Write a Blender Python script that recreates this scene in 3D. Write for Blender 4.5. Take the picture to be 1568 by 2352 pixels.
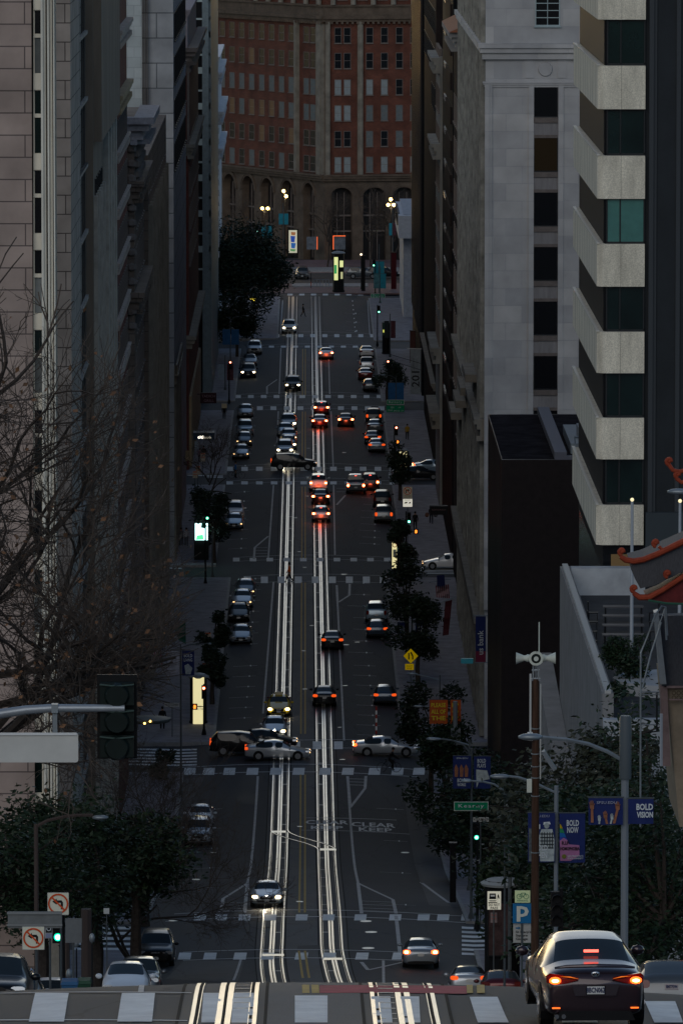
import bpy, bmesh, math, random
from math import sin, cos, tan, pi, radians, atan2, sqrt
from mathutils import Vector, Matrix, Euler
for o in list(bpy.data.objects): bpy.data.objects.remove(o)
SC = bpy.context.scene
COL = SC.collection
# ---------------- camera, world, sun, exposure ----------------
CAMZ = 70.0; FPX = 16000.0
PITCH = math.atan(1636/16000); YAW = math.atan(82/16000)
cam = bpy.data.cameras.new('camera'); cam.sensor_fit = 'HORIZONTAL'; cam.sensor_width = 24
cam.lens = FPX/1568*24; cam.clip_start = 1; cam.clip_end = 20000
camo = bpy.data.objects.new('camera', cam); COL.objects.link(camo)
camo.location = (0, 0, CAMZ); camo.rotation_euler = (pi/2-PITCH, 0, -YAW)
SC.camera = camo
W = bpy.data.worlds.new('World'); SC.world = W; W.use_nodes = True
nt = W.node_tree; bg = nt.nodes['Background']
sky = nt.nodes.new('ShaderNodeTexSky'); sky.sky_type = 'NISHITA'; sky.sun_disc = False
SUN_EL, SUN_AZ = radians(7.5), radians(-13)      # sky glow low ahead, brightening the rails; the lamp below shines from behind
sky.sun_elevation = SUN_EL; sky.sun_rotation = SUN_AZ; sky.dust_density = .5; sky.air_density = .8; sky.ozone_density = 1.8; sky.altitude = 60
nt.links.new(sky.outputs[0], bg.inputs[0]); bg.inputs[1].default_value = 0.15
sl = bpy.data.lights.new('sun', 'SUN'); sl.energy = 1.0; sl.angle = radians(50); sl.color = (1.0, .9, .78)
so = bpy.data.objects.new('sun', sl); COL.objects.link(so)
so.rotation_euler = (radians(90-24), 0, radians(-16))
SC.view_settings.view_transform = 'Standard'; SC.view_settings.look = 'None'
SC.view_settings.exposure = -0.03; SC.view_settings.gamma = 1.0
SC.cycles.max_bounces = 6; SC.cycles.diffuse_bounces = 3; SC.cycles.glossy_bounces = 3
SC.cycles.transparent_max_bounces = 8
SC.cycles.sample_clamp_indirect = 3.0

# ---------------- photograph geometry ----------------
FW = Vector((cos(PITCH)*sin(YAW), cos(PITCH)*cos(YAW), -sin(PITCH)))
RT = Vector((cos(YAW), -sin(YAW), 0)); UP = RT.cross(FW)
def P(x, y, Y):
    d = FW + RT*((x-784)/FPX) - UP*((y-1176)/FPX)
    t = Y/d.y
    return Vector((d.x*t, Y, CAMZ+d.z*t))
def XX(x, Y, y=1000): return P(x, y, Y).x
def ZZ(y, Y, x=784): return P(x, y, Y).z
PT = [(-400,140),(0,68.3),(100,50.6),(115,49.1),(123,48.3),(131,47.56),(138,46.3),(160,42.35),(213,33.0),(262,24.75),(300,18.45),
      (333,12.8),(345,11.2),(364,9.7),(381,8.4),(420,4.3),(445,1.7),(470,.4),(500,0),(3000,0)]
def _slopes():
    n = len(PT); d = [(PT[i+1][1]-PT[i][1])/(PT[i+1][0]-PT[i][0]) for i in range(n-1)]
    m = [d[0]]+[(d[i-1]+d[i])/2 if d[i-1]*d[i] > 0 else 0 for i in range(1, n-1)]+[0]
    return m
PM = _slopes()
def prof(Y):
    if Y <= PT[0][0]: return PT[0][1]
    if Y >= 500: return 0.0
    for i in range(len(PT)-1):
        a, b = PT[i], PT[i+1]
        if a[0] <= Y < b[0]:
            h = b[0]-a[0]; t = (Y-a[0])/h
            return ((2*t**3-3*t*t+1)*a[1]+(t**3-2*t*t+t)*h*PM[i]+(-2*t**3+3*t*t)*b[1]+(t**3-t*t)*h*PM[i+1])
def gz(X, Y):
    k = .0045+.006*max(0, min(1, (Y-140)/25))*max(0, min(1, (345-Y)/40))
    return prof(Y)-k*min(abs(X), 9.0)**2
def G(x, y, dz=0):
    Y0 = 100.0
    while Y0 < 2500:
        p = P(x, y, Y0)
        if p.z <= gz(p.x, Y0)+dz: break
        Y0 += 1.0
    lo, hi = Y0-1, Y0
    for _ in range(18):
        m = (lo+hi)/2; p = P(x, y, m)
        if p.z <= gz(p.x, m)+dz: hi = m
        else: lo = m
    return P(x, y, hi)

# ---------------- materials ----------------
MATS = {}
def mat(name, col, rough=.7, metal=0, noise=.0, nscale=2.0, bump=0, em=None, es=0, spec=.15, col2=None, stretch=(1,1,1), nrough=0, coat=0):
    if name in MATS: return MATS[name]
    m = bpy.data.materials.new(name); m.use_nodes = True; n = m.node_tree.nodes; l = m.node_tree.links
    b = n['Principled BSDF']; b.inputs['Base Color'].default_value = (*col, 1)
    b.inputs['Roughness'].default_value = rough; b.inputs['Metallic'].default_value = metal
    b.inputs['Specular IOR Level'].default_value = spec
    b.inputs['Coat Weight'].default_value = coat; b.inputs['Coat Roughness'].default_value = .06
    if em: b.inputs['Emission Color'].default_value = (*em, 1); b.inputs['Emission Strength'].default_value = es
    if noise or bump or nrough:
        tc = n.new('ShaderNodeTexCoord'); mp = n.new('ShaderNodeMapping'); mp.inputs['Scale'].default_value = stretch
        l.new(tc.outputs['Object'], mp.inputs[0])
        nz = n.new('ShaderNodeTexNoise'); nz.inputs['Scale'].default_value = nscale; nz.inputs['Detail'].default_value = 7
        nz.inputs['Roughness'].default_value = .65
        l.new(mp.outputs[0], nz.inputs['Vector'])
        rp = n.new('ShaderNodeMapRange'); rp.inputs[1].default_value = .3; rp.inputs[2].default_value = .7
        l.new(nz.outputs[0], rp.inputs[0])
        if noise:
            mx = n.new('ShaderNodeMix'); mx.data_type = 'RGBA'
            c2 = col2 or tuple(min(1, c*(1+noise)) for c in col); c1 = tuple(c*(1-noise) for c in col) if not col2 else col
            mx.inputs[6].default_value = (*c1, 1); mx.inputs[7].default_value = (*c2, 1)
            l.new(rp.outputs[0], mx.inputs[0]); l.new(mx.outputs[2], b.inputs['Base Color'])
        if nrough:
            r2 = n.new('ShaderNodeMapRange'); r2.inputs[3].default_value = rough-nrough; r2.inputs[4].default_value = rough+nrough
            l.new(nz.outputs[0], r2.inputs[0]); l.new(r2.outputs[0], b.inputs['Roughness'])
        if bump:
            bp = n.new('ShaderNodeBump'); bp.inputs['Strength'].default_value = bump; bp.inputs['Distance'].default_value = .05
            l.new(nz.outputs[0], bp.inputs['Height']); l.new(bp.outputs[0], b.inputs['Normal'])
    MATS[name] = m
    return m
def blocks(name, c1, c2, mort, bw, bh, rough=.75, axis='front', mort_w=.015, noise=.25, off=.5):
    """stone blocks: axis front = XZ wall, side = YZ wall"""
    if name in MATS: return MATS[name]
    m = mat(name, c1, rough); n = m.node_tree.nodes; l = m.node_tree.links; b = n['Principled BSDF']
    tc = n.new('ShaderNodeTexCoord'); sx = n.new('ShaderNodeSeparateXYZ'); cb = n.new('ShaderNodeCombineXYZ')
    l.new(tc.outputs['Object'], sx.inputs[0])
    ad = n.new('ShaderNodeMath'); ad.operation = 'ADD'; l.new(sx.outputs[0], ad.inputs[0]); l.new(sx.outputs[1], ad.inputs[1])
    l.new(ad.outputs[0], cb.inputs[0]); l.new(sx.outputs[2], cb.inputs[1])
    br = n.new('ShaderNodeTexBrick'); br.inputs['Scale'].default_value = 1; br.offset = off
    br.inputs['Color1'].default_value = (*c1, 1); br.inputs['Color2'].default_value = (*c2, 1); br.inputs['Mortar'].default_value = (*mort, 1)
    br.inputs['Brick Width'].default_value = bw; br.inputs['Row Height'].default_value = bh; br.inputs['Mortar Size'].default_value = mort_w
    l.new(cb.outputs[0], br.inputs[0])
    nz = n.new('ShaderNodeTexNoise'); nz.inputs['Scale'].default_value = .5; nz.inputs['Detail'].default_value = 8; l.new(tc.outputs['Object'], nz.inputs[0])
    rp = n.new('ShaderNodeMapRange'); rp.inputs[1].default_value = .3; rp.inputs[2].default_value = .7; rp.inputs[3].default_value = 1-noise; rp.inputs[4].default_value = 1+noise
    l.new(nz.outputs[0], rp.inputs[0])
    mx = n.new('ShaderNodeVectorMath'); mx.operation = 'SCALE'; l.new(br.outputs[0], mx.inputs[0]); l.new(rp.outputs[0], mx.inputs['Scale'])
    l.new(mx.outputs[0], b.inputs['Base Color'])
    bp = n.new('ShaderNodeBump'); bp.inputs['Strength'].default_value = .5; bp.inputs['Distance'].default_value = .03; bp.invert = True
    l.new(br.outputs['Fac'], bp.inputs['Height']); l.new(bp.outputs[0], b.inputs['Normal'])
    return m
def glow(name, col, s): return mat(name, col, .5, em=col, es=s)

# ---------------- mesh building ----------------
WM = {}
class MB:
    def __init__(s): s.v = []; s.f = []; s.mi = []; s.M = None
    def add(s, vs, fs, m=0):
        o = len(s.v)
        s.v += [(s.M @ Vector(v)) if s.M else Vector(v) for v in vs]
        s.f += [tuple(i+o for i in f) for f in fs]; s.mi += [m]*len(fs)
        return s
    def box(s, x0, y0, z0, x1, y1, z1, m=0):
        if x0 > x1: x0, x1 = x1, x0
        if y0 > y1: y0, y1 = y1, y0
        if z0 > z1: z0, z1 = z1, z0
        return s.add([(x0,y0,z0),(x1,y0,z0),(x1,y1,z0),(x0,y1,z0),(x0,y0,z1),(x1,y0,z1),(x1,y1,z1),(x0,y1,z1)],
              [(0,3,2,1),(4,5,6,7),(0,1,5,4),(1,2,6,5),(2,3,7,6),(3,0,4,7)], m)
    def prism(s, poly, d, m=0):
        """poly: 3D points, extruded by vector d"""
        n = len(poly); d = Vector(d); vs = [Vector(p) for p in poly]+[Vector(p)+d for p in poly]
        return s.add(vs, [tuple(range(n)), tuple(reversed(range(n, 2*n)))]+[(i, i+n, (i+1) % n+n, (i+1) % n) for i in range(n)], m)
    def tube(s, pts, rs, n=6, m=0, cap=True):
        pts = [Vector(p) for p in pts]
        if not hasattr(rs, '__len__'): rs = [rs]*len(pts)
        vs = []; fs = []
        up = Vector((0.123, .2, 1)).normalized()
        for i, p in enumerate(pts):
            t = (pts[min(i+1, len(pts)-1)]-pts[max(i-1, 0)]).normalized()
            a = t.cross(up)
            if a.length < .05: a = t.cross(Vector((1, 0, 0)))
            a.normalize(); b = t.cross(a)
            for k in range(n):
                an = 2*pi*k/n; vs.append(p+(a*cos(an)+b*sin(an))*rs[i])
        for i in range(len(pts)-1):
            for k in range(n):
                fs.append((i*n+k, i*n+(k+1) % n, (i+1)*n+(k+1) % n, (i+1)*n+k))
        if cap: fs += [tuple(range(n))[::-1], tuple(range((len(pts)-1)*n, len(pts)*n))]
        return s.add(vs, fs, m)
    def ball(s, c, r, n=8, m=0, sz=(1, 1, 1)):
        c = Vector(c); vs = []; fs = []; h = n//2
        for i in range(h+1):
            th = pi*i/h
            for k in range(n):
                ph = 2*pi*k/n; vs.append(c+Vector((sin(th)*cos(ph)*r*sz[0], sin(th)*sin(ph)*r*sz[1], cos(th)*r*sz[2])))
        for i in range(h):
            for k in range(n): fs.append((i*n+k, (i+1)*n+k, (i+1)*n+(k+1) % n, i*n+(k+1) % n))
        return s.add(vs, fs, m)
    def lathe(s, c, prof_, n=12, m=0):
        c = Vector(c); vs = []; fs = []
        for r, z in prof_:
            for k in range(n): vs.append(c+Vector((r*cos(2*pi*k/n), r*sin(2*pi*k/n), z)))
        L = len(prof_)
        for i in range(L-1):
            for k in range(n): fs.append((i*n+k, i*n+(k+1) % n, (i+1)*n+(k+1) % n, (i+1)*n+k))
        fs += [tuple(range(n))[::-1], tuple(range((L-1)*n, L*n))]
        return s.add(vs, fs, m)
    def mesh(s, name, mats, smooth=False):
        me = bpy.data.meshes.new(name); me.from_pydata([tuple(v) for v in s.v], [], s.f)
        for mm in (mats if isinstance(mats, (list, tuple)) else [mats]): me.materials.append(mm)
        if any(s.mi):
            me.polygons.foreach_set('material_index', s.mi)
        if smooth:
            me.polygons.foreach_set('use_smooth', [True]*len(me.polygons))
            if smooth != 2: me.set_sharp_from_angle(angle=radians(38))
        me.update(); return me
    def build(s, name, mats, parent=None, smooth=False, local=False):
        """world coordinates by default; when local the vertices are already in the parent's space"""
        me = s.mesh(name, mats, smooth)
        o = bpy.data.objects.new(name, me); COL.objects.link(o)
        if parent is not None:
            o.parent = parent
            if not local: me.transform(WM[parent.name].inverted())
            WM[o.name] = WM[parent.name].copy()
        else: WM[o.name] = Matrix.Identity(4)
        return o
def tag(o, label, cat, group=None, kind=None):
    if label: o['label'] = label
    if cat: o['category'] = cat
    if group: o['group'] = group
    if kind: o['kind'] = kind
    return o
def thing(name, label, cat, loc, rz=0, group=None, M=None):
    o = bpy.data.objects.new(name, None); COL.objects.link(o); o.empty_display_size = .5
    if M is None: M = Matrix.Translation(Vector(loc)) @ Matrix.Rotation(rz, 4, 'Z')
    o.matrix_world = M; o.location = M.to_translation(); o.rotation_euler = M.to_euler(); o.scale = M.to_scale()
    WM[o.name] = M.copy()
    return tag(o, label, cat, group)
def struct(mb, name, m, smooth=False):
    o = mb.build(name, m, smooth=smooth); o['kind'] = 'structure'; return o
def place(me, name, parent, loc=(0,0,0), rz=0):
    """a repeated part: shared mesh at a local place"""
    o = bpy.data.objects.new(name, me); COL.objects.link(o); o.parent = parent; o.location = loc; o.rotation_euler = (0, 0, rz)
    WM[o.name] = WM[parent.name] @ Matrix.Translation(Vector(loc)) @ Matrix.Rotation(rz, 4, 'Z')
    return o
def text(name, s, h, m, parent, loc, rot=(pi/2, 0, 0), sx=1.0, al='CENTER', ext=.004, bold=0, local=False, sp=1):
    cu = bpy.data.curves.new(name, 'FONT'); cu.body = s; cu.size = h*1.38; cu.align_x = al; cu.align_y = 'CENTER'
    cu.extrude = ext; cu.offset = bold; cu.resolution_u = 2; cu.space_character = sp
    ob = bpy.data.objects.new(name+'_tmp', cu); COL.objects.link(ob)
    me = bpy.data.meshes.new_from_object(ob); bpy.data.objects.remove(ob); bpy.data.curves.remove(cu)
    me.name = name; me.materials.clear(); me.materials.append(m)
    T = Matrix.Translation(Vector(loc)) @ Euler(rot).to_matrix().to_4x4() @ Matrix.Diagonal((sx, 1, 1, 1))
    me.transform(T)
    if parent is not None and not local: me.transform(WM[parent.name].inverted())
    o = bpy.data.objects.new(name, me); COL.objects.link(o)
    if parent is not None: o.parent = parent; WM[o.name] = WM[parent.name].copy()
    return o
R = random.Random(7)

# ---------------- common materials ----------------
def asphalt(name, c, rough):
    m = mat(name, c, rough, spec=.25, noise=.42, nscale=.5, bump=.0, nrough=.12, stretch=(1, .25, 1)); n = m.node_tree.nodes; l = m.node_tree.links
    b = n['Principled BSDF']; tc = n.new('ShaderNodeTexCoord')
    v = n.new('ShaderNodeTexVoronoi'); v.feature = 'DISTANCE_TO_EDGE'; v.inputs['Scale'].default_value = .16
    mp = n.new('ShaderNodeMapping'); mp.inputs['Scale'].default_value = (1, .4, 1); l.new(tc.outputs['Object'], mp.inputs[0]); 
    nz = n.new('ShaderNodeTexNoise'); nz.inputs['Scale'].default_value = 1.5; nz.inputs['Detail'].default_value = 4; l.new(mp.outputs[0], nz.inputs[0])
    ad = n.new('ShaderNodeVectorMath'); ad.operation = 'ADD'; l.new(mp.outputs[0], ad.inputs[0]); l.new(nz.outputs[1], ad.inputs[1])
    l.new(ad.outputs[0], v.inputs['Vector'])
    r = n.new('ShaderNodeMapRange'); r.inputs[1].default_value = 0; r.inputs[2].default_value = .012; r.inputs[3].default_value = .45; r.inputs[4].default_value = 1
    l.new(v.outputs['Distance'], r.inputs[0])
    src = b.inputs['Base Color'].links[0].from_socket
    g = n.new('ShaderNodeTexNoise'); g.inputs['Scale'].default_value = 25; l.new(tc.outputs['Object'], g.inputs[0])
    r2 = n.new('ShaderNodeMapRange'); r2.inputs[3].default_value = .6; r2.inputs[4].default_value = 1.4; l.new(g.outputs[0], r2.inputs[0])
    mu = n.new('ShaderNodeMath'); mu.operation = 'MULTIPLY'; l.new(r.outputs[0], mu.inputs[0]); l.new(r2.outputs[0], mu.inputs[1])
    sc = n.new('ShaderNodeVectorMath'); sc.operation = 'SCALE'; l.new(src, sc.inputs[0]); l.new(mu.outputs[0], sc.inputs['Scale'])
    l.new(sc.outputs[0], b.inputs['Base Color'])
    return m
ASPH = asphalt('asphalt', (.03, .032, .036), .75)
CONC = asphalt('track_concrete', (.06, .062, .068), .7)
PATCH = asphalt('dark_patch', (.02, .021, .023), .7)
SIDE = mat('sidewalk_concrete', (.2, .19, .21), .75, noise=.3, nscale=.8)
KERB = mat('kerb_stone', (.24, .24, .24), .7, noise=.3, nscale=2)
WHITE = mat('road_paint_white', (.5, .52, .53), .6, noise=.5, nscale=1.3, col2=(.72, .74, .74))
THIN = mat('worn_road_paint', (.26, .27, .28), .6, noise=.4, nscale=1.0, col2=(.42, .43, .44))
YEL = mat('road_paint_yellow', (.45, .3, .05), .65, noise=.4, nscale=2, col2=(.3, .2, .05))
REDP = mat('red_lane_paint', (.3, .025, .05), .7, noise=.3, nscale=2)
RAIL = mat('polished_rail_steel', (.68, .66, .62), .33, metal=1, nrough=.06, nscale=.6)
SEAM = mat('dark_rail_groove', (.006, .006, .006), .9)
STEEL = mat('galvanised_steel', (.22, .25, .27), .45, metal=.5, noise=.2, nscale=3)
POLE = mat('painted_pole_green_grey', (.07, .08, .085), .55, noise=.25, nscale=3)
DARK = mat('dark_metal', (.012, .013, .015), .5)
BLACK = mat('matt_black', (.006, .006, .007), .6)
WHT = mat('white_sign_sheet', (.75, .75, .72), .5)
GLASS = mat('dark_window_glass', (.012, .016, .02), .12, spec=.6)
# ---------------- terrain, roads ----------------
YS = [0, 40, 70, 90]+[96+2*i for i in range(0, 206)]+[510+10*i for i in range(60)]
def frange(a, b, n): return [a+(b-a)*i/n for i in range(n+1)]
def sheet(mb, xf0, xf1, Y0, Y1, dz=0, nx=18, m=0, zf=gz):
    ys = [Y0]+[y for y in YS if Y0+.05 < y < Y1-.05]+[Y1]
    vs = []; fs = []
    for y in ys:
        a = xf0(y) if callable(xf0) else xf0; b = xf1(y) if callable(xf1) else xf1
        for x in frange(a, b, nx): vs.append((x, y, zf(x, y)+dz))
    w = nx+1
    for j in range(len(ys)-1):
        for i in range(nx): fs.append((j*w+i, j*w+i+1, (j+1)*w+i+1, (j+1)*w+i))
    return mb.add(vs, fs, m)
g = MB(); ysg = [-400, -100]+YS+[1200, 1600, 3000]
vs = []; fs = []
for y in ysg:
    for x in (-1500, -200, -60, 60, 200, 1500): vs.append((x, y, gz(9, y)-.012))
for j in range(len(ysg)-1):
    for i in range(5): fs.append((j*6+i, j*6+i+1, (j+1)*6+i+1, (j+1)*6+i))
g.add(vs, fs); struct(g, 'ground', ASPH)
g = MB(); sheet(g, -9.3, 9.3, 96, 992, 0, 24); struct(g, 'road', ASPH, smooth=2)
# kerb lines and pavements
def kr(Y): return 7.15 if 508 < Y < 632 else 8.85
def kl(Y): return -6.8 if 508 < Y < 632 else (-8.85 if Y < 508 else (-8.3 if Y < 908 else -3.6))
ranges = [(136, 364), (382, 501), (516, 627), (638, 714), (726, 802), (815, 893), (907, 985)]
pv = MB(); kb = MB()
for a, b in ranges:
    for s, kf in ((1, kr), (-1, kl)):
        k = kf((a+b)/2); o = s*60
        lo, hi = (k, 14*s) if s > 0 else (14*s, k)
        zf = lambda x, y: gz(k, y)+.15
        sheet(pv, lo, hi, a, b, 0, 3, 0, zf); lo2, hi2 = (14, 60) if s > 0 else (-60, -14)
        sheet(pv, lo2, hi2, a, b, 0, 1, 0, zf)
        ys = [a]+[y for y in YS if a < y < b]+[b]
        for i in range(len(ys)-1):
            y0, y1 = ys[i], ys[i+1]
            q = [(k, y0, gz(k, y0)-.1), (k, y1, gz(k, y1)-.1), (k, y1, gz(k, y1)+.153), (k, y0, gz(k, y0)+.153)]
            kb.add(q, [(0, 1, 2, 3)])
            k2 = k+s*.22
            kb.add([(k, y0, gz(k, y0)+.153), (k2, y0, gz(k, y0)+.153), (k2, y1, gz(k, y1)+.153), (k, y1, gz(k, y1)+.153)], [(0, 1, 2, 3)])
        for ye in (a, b):
            e = -.004 if ye == a else .004
            kb.add([(k, ye+e, gz(k, ye)-.3), (o, ye+e, gz(k, ye)-.5), (o, ye+e, gz(k, ye)+.15), (k, ye+e, gz(k, ye)+.15)], [(0, 1, 2, 3)])
struct(pv, 'pavement', SIDE); struct(kb, 'kerb', KERB)
# brick plaza and avenue at the far end
BRK = mat('red_brick_paving', (.16, .11, .11), .7, noise=.3, nscale=.4)
g = MB(); g.box(-80, 992, -.2, 80, 1064, .02); struct(g, 'plaza', BRK)
g = MB(); g.box(-80, 1012, .02, 80, 1034, .026); struct(g, 'avenue', ASPH)
g = MB(); g.box(-2, 1004, .02, 9, 1010, .17); g.box(-2, 1036, .02, 14, 1046, .1); struct(g, 'traffic_island', KERB)

# cable-car track centre lines
def sm(a, b, t):
    t = max(0, min(1, (t-a)/(b-a))); return t*t*(3-2*t)
def mid(Y): return -.23+.38*sm(364, 330, Y) if Y < 364 else -.23
def tl(Y): return mid(Y)-1.575-.06*sm(366, 350, Y)
def trk(Y): return mid(Y)+1.575+.06*sm(366, 350, Y)
g = MB()
sheet(g, lambda y: mid(y)-2.45, lambda y: mid(y)+2.45, 96, 990, .008, 8)
struct(g, 'track_bed', asphalt('track_bed_concrete', (.034, .036, .04), .7), smooth=2)
g = MB()
sheet(g, lambda y: mid(y)-.88, lambda y: mid(y)+.88, 96, 960, .014, 4)
for Yc in (131.5, 366, 381, 501, 516): pass
struct(g, 'median_strip', CONC, smooth=2)
rails = MB(); groove = MB(); ties = MB()
for tf in (tl, trk):
    for off, w, gr in ((-.56, .075, .05), (.56, .075, .05)):
        sg = 1 if off > 0 else -1
        sheet(rails, lambda y: tf(y)+off-w/2, lambda y: tf(y)+off+w/2, 96, 985, .022, 1)
        sheet(groove, lambda y: tf(y)+off-sg*(w/2+.07), lambda y: tf(y)+off-sg*(w/2+.005), 96, 985, .019, 1)
        sheet(rails, lambda y: tf(y)+off-sg*(w/2+.08), lambda y: tf(y)+off-sg*(w/2+.065), 96, 985, .021, 1)
    for sg in (-1, 1):
        sheet(rails, lambda y: tf(y)+sg*.03, lambda y: tf(y)+sg*.135, 96, 985, .022, 1)
    sheet(groove, lambda y: tf(y)-.028, lambda y: tf(y)+.028, 96, 985, .018, 1)
    y = 104.0
    tt = 0
    while y < 860:
        if y < 140: st = 1.05
        else: st = 11.0
        if not (140 < y < 338):
            a, b = (tf(y)+.16, tf(y)+.44)
            if tf is trk: a, b = tf(y)-.44, tf(y)-.16
            L = .16 if y < 140 else .5
            sheet(ties, a, b, y, y+L, .0215, 1)
        y += st
for o, n, m in ((rails, 'cable_car_rails', RAIL), (groove, 'rail_grooves', SEAM), (ties, 'track_cross_plates', mat('worn_plate_steel', (.25, .25, .24), .5, metal=.7))):
    struct(o, n, m, smooth=2)
# dark seams either side of the track slab
g = MB()
for xx in (-2.45, -.88, .88, 2.45):
    sheet(g, lambda y: mid(y)+xx-.03, lambda y: mid(y)+xx+.03, 96, 980, .0165, 1)
struct(g, 'slab_joints', SEAM)

# ---- painted markings (measured on the photograph, laid on the ground) ----
wh = MB(); th = MB(); ye = MB(); rd = MB(); pt = MB()
def drape(mb, a, b, w0, w1=None, dz=.026):
    """line on the road from ground point a to b with width across X (w0 at a, w1 at b)"""
    a, b = Vector(a[:2]), Vector(b[:2]); w1 = w1 or w0
    n = max(1, int(abs(b.y-a.y)/2.5)+1, int(abs(b.x-a.x)/1.2)+1)
    d = (b-a).normalized(); pr = Vector((d.y, -d.x))
    if abs(d.y) > .3: pr = Vector((1, 0))
    vs = []; fs = []
    for i in range(n+1):
        t = i/n; c = a.lerp(b, t); w = w0+(w1-w0)*t
        for s in (-.5, .5):
            q = c+pr*s*w; vs.append((q.x, q.y, gz(q.x, q.y)+dz))
    for i in range(n): fs.append((2*i, 2*i+1, 2*i+3, 2*i+2))
    mb.add(vs, fs)
def quad(mb, pts, dz=.025):
    """ground quad from four picture points TL TR BR BL"""
    c = [G(*p) for p in pts]; n = 4; vs = []; fs = []
    for j in range(n+1):
        l = c[0].lerp(c[3], j/n); r = c[1].lerp(c[2], j/n)
        for i in range(n+1):
            q = l.lerp(r, i/n); vs.append((q.x, q.y, gz(q.x, q.y)+dz))
    for j in range(n):
        for i in range(n): fs.append((j*5+i, j*5+i+1, j*5+i+6, j*5+i+5))
    mb.add(vs, fs)
def line(mb, p, q, w): drape(mb, G(*p), G(*q), w)
def crosswalk(x0, x1, yt, yb, period, sq, phase=0, skew=0, lines=True):
    xs = x0+phase
    ya, yb_ = yt, yb
    while xs < x1:
        dy = skew*(xs-x0)
        quad(wh, [(xs, ya+dy), (min(xs+sq, x1), ya+dy), (min(xs+sq, x1)-.0, yb_+dy), (xs-.0, yb_+dy)])
        xs += period
    if lines:
        for yy in (yt-.6, yb+.6):
            a, b = G(x0, yy), G(x1, yy+skew*(x1-x0))
            drape(th, a, b, .0, dz=.02) if False else line_x(th, a, b, .22)
def line_x(mb, a, b, w):
    n = 12; vs = []; fs = []
    for i in range(n+1):
        c = Vector(a).lerp(Vector(b), i/n)
        for s in (-.5, .5): vs.append((c.x, c.y+s*w, gz(c.x, c.y+s*w)+.0235))
    for i in range(n): fs.append((2*i, 2*i+2, 2*i+3, 2*i+1))
    mb.add(vs, fs)
# junctions: far walks and near walks
for x0, x1, yt, yb, pe, sq in (
    (660, 850, 674.5, 678.5, 27, 12), (575, 860, 767.5, 774.5, 27.5, 11.5), (590, 840, 794, 798.5, 27.5, 11.5),
    (540, 880, 907.5, 914.5, 29.5, 13), (590, 895, 933.5, 942, 31, 13.5), (520, 905, 1072.5, 1082, 34, 15), (520, 905, 1106, 1113, 34, 15),
    (535, 900, 1282, 1290, 38.5, 15), (560, 900, 1325, 1340, 39, 16), (620, 930, 1704, 1722, 49, 20)):
    crosswalk(x0, x1, yt, yb, pe, sq)
for p in range(-3, 12):   # Montgomery near side
    x = 545+p*43.5 if p < 4 else 545+p*49
for x in (424, 468, 515, 568, 622, 674, 735, 787, 848, 901, 950): quad(wh, [(x, 1765), (x+26, 1765), (x+24, 1781), (x-3, 1781)])
line_x(th, G(410, 1764), G(960, 1769), .3); line_x(th, G(400, 1782), G(960, 1786), .3)
for x in (447, 495, 549, 608, 680, 742, 815, 895, 960, 1005, 1060): quad(wh, [(x, 2102), (x+27, 2102), (x+25, 2116), (x-2, 2116)])
line_x(th, G(400, 2101), G(1100, 2107), .5); line_x(th, G(380, 2118), G(1110, 2122), .5)
for x in (356, 412, 470, 539, 602, 680, 744, 819, 903): quad(wh, [(x, 2190), (x+28, 2190), (x+25, 2206), (x-4, 2206)])
line_x(th, G(420, 2189), G(940, 2190), .3); line_x(th, G(420, 2208), G(940, 2209), .3)
# crest crossing
for pts in ([(81, 2284), (158, 2284), (147, 2350), (66, 2350)], [(280, 2284), (356, 2284), (349, 2350), (269, 2350)],
            [(677, 2290), (752, 2290), (752, 2352), (677, 2352)], [(467, 2284), (508, 2284), (503, 2352), (462, 2352)],
            [(919, 2292), (962, 2292), (965, 2352), (924, 2352)], [(1078, 2293), (1142, 2293), (1168, 2352), (1097, 2352)],
            [(1282, 2302), (1366, 2302), (1372, 2352), (1290, 2352)], [(1480, 2303), (1550, 2303), (1568, 2352), (1502, 2352)],
            [(534, 2284), (583, 2284), (581, 2352), (531, 2352)], [(852, 2292), (896, 2292), (901, 2352), (857, 2352)],
            [(1660, 2305), (1720, 2305), (1740, 2352), (1670, 2352)], [(-110, 2290), (-40, 2290), (-55, 2350), (-130, 2350)]):
    quad(wh, pts, .0205)
line_x(th, G(-40, 2286), G(440, 2284), .16); line_x(wh, G(-40, 2347), G(430, 2348), .12)
quad(rd, [(734, 2266), (1070, 2268), (1072, 2286), (734, 2284)], .0185)
for a, b in ((693, 710), (715, 732), (1071, 1085), (1094, 1112)): quad(ye, [(a, 2265), (b, 2265), (b+1, 2284), (a+1, 2284)], .0195)
quad(th, [(320, 2266), (332, 2266), (330, 2282), (317, 2282)], .0195)
# yellow centre pair
for a, b in ((130.8, 131), (345, 361), (386, 498), (520, 622), (642, 710), (730, 798), (820, 890)):
    for o in (-.16, .16):
        if b-a > 1: drape(ye, (mid(a)+o, a), (mid(b)+o, b), .12)
# lane lines parallel to the tracks (picture start/end points)
LN = [((1003+0, 0), 0)]
for p, q, w in (
    ((660-12, 2262), (590+0, 2206), .0),):
    pass
for p, q, w in (
    ((553, 2206), (536, 2254), .13), ((567, 2118), (569, 2102), .13),
    ((568, 2030), (592, 1784), .16), ((604, 1640), (628, 1337), .15), ((616, 1282), (628, 1115), .15), ((634, 1072), (639, 945), .15),
    ((641, 905), (645, 800), .14), ((644, 766), (649, 690), .14),
    ((880, 2208), (914, 2262), .14), ((822, 2030), (798, 1784), .16), ((790, 1702), (773, 1345), .15), ((769, 1275), (766, 1115), .15),
    ((765, 1072), (760, 945), .15), ((757, 905), (754, 800), .14),
    ((849, 770), (844, 690), .12)):
    line(th, p, q, w)
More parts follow.
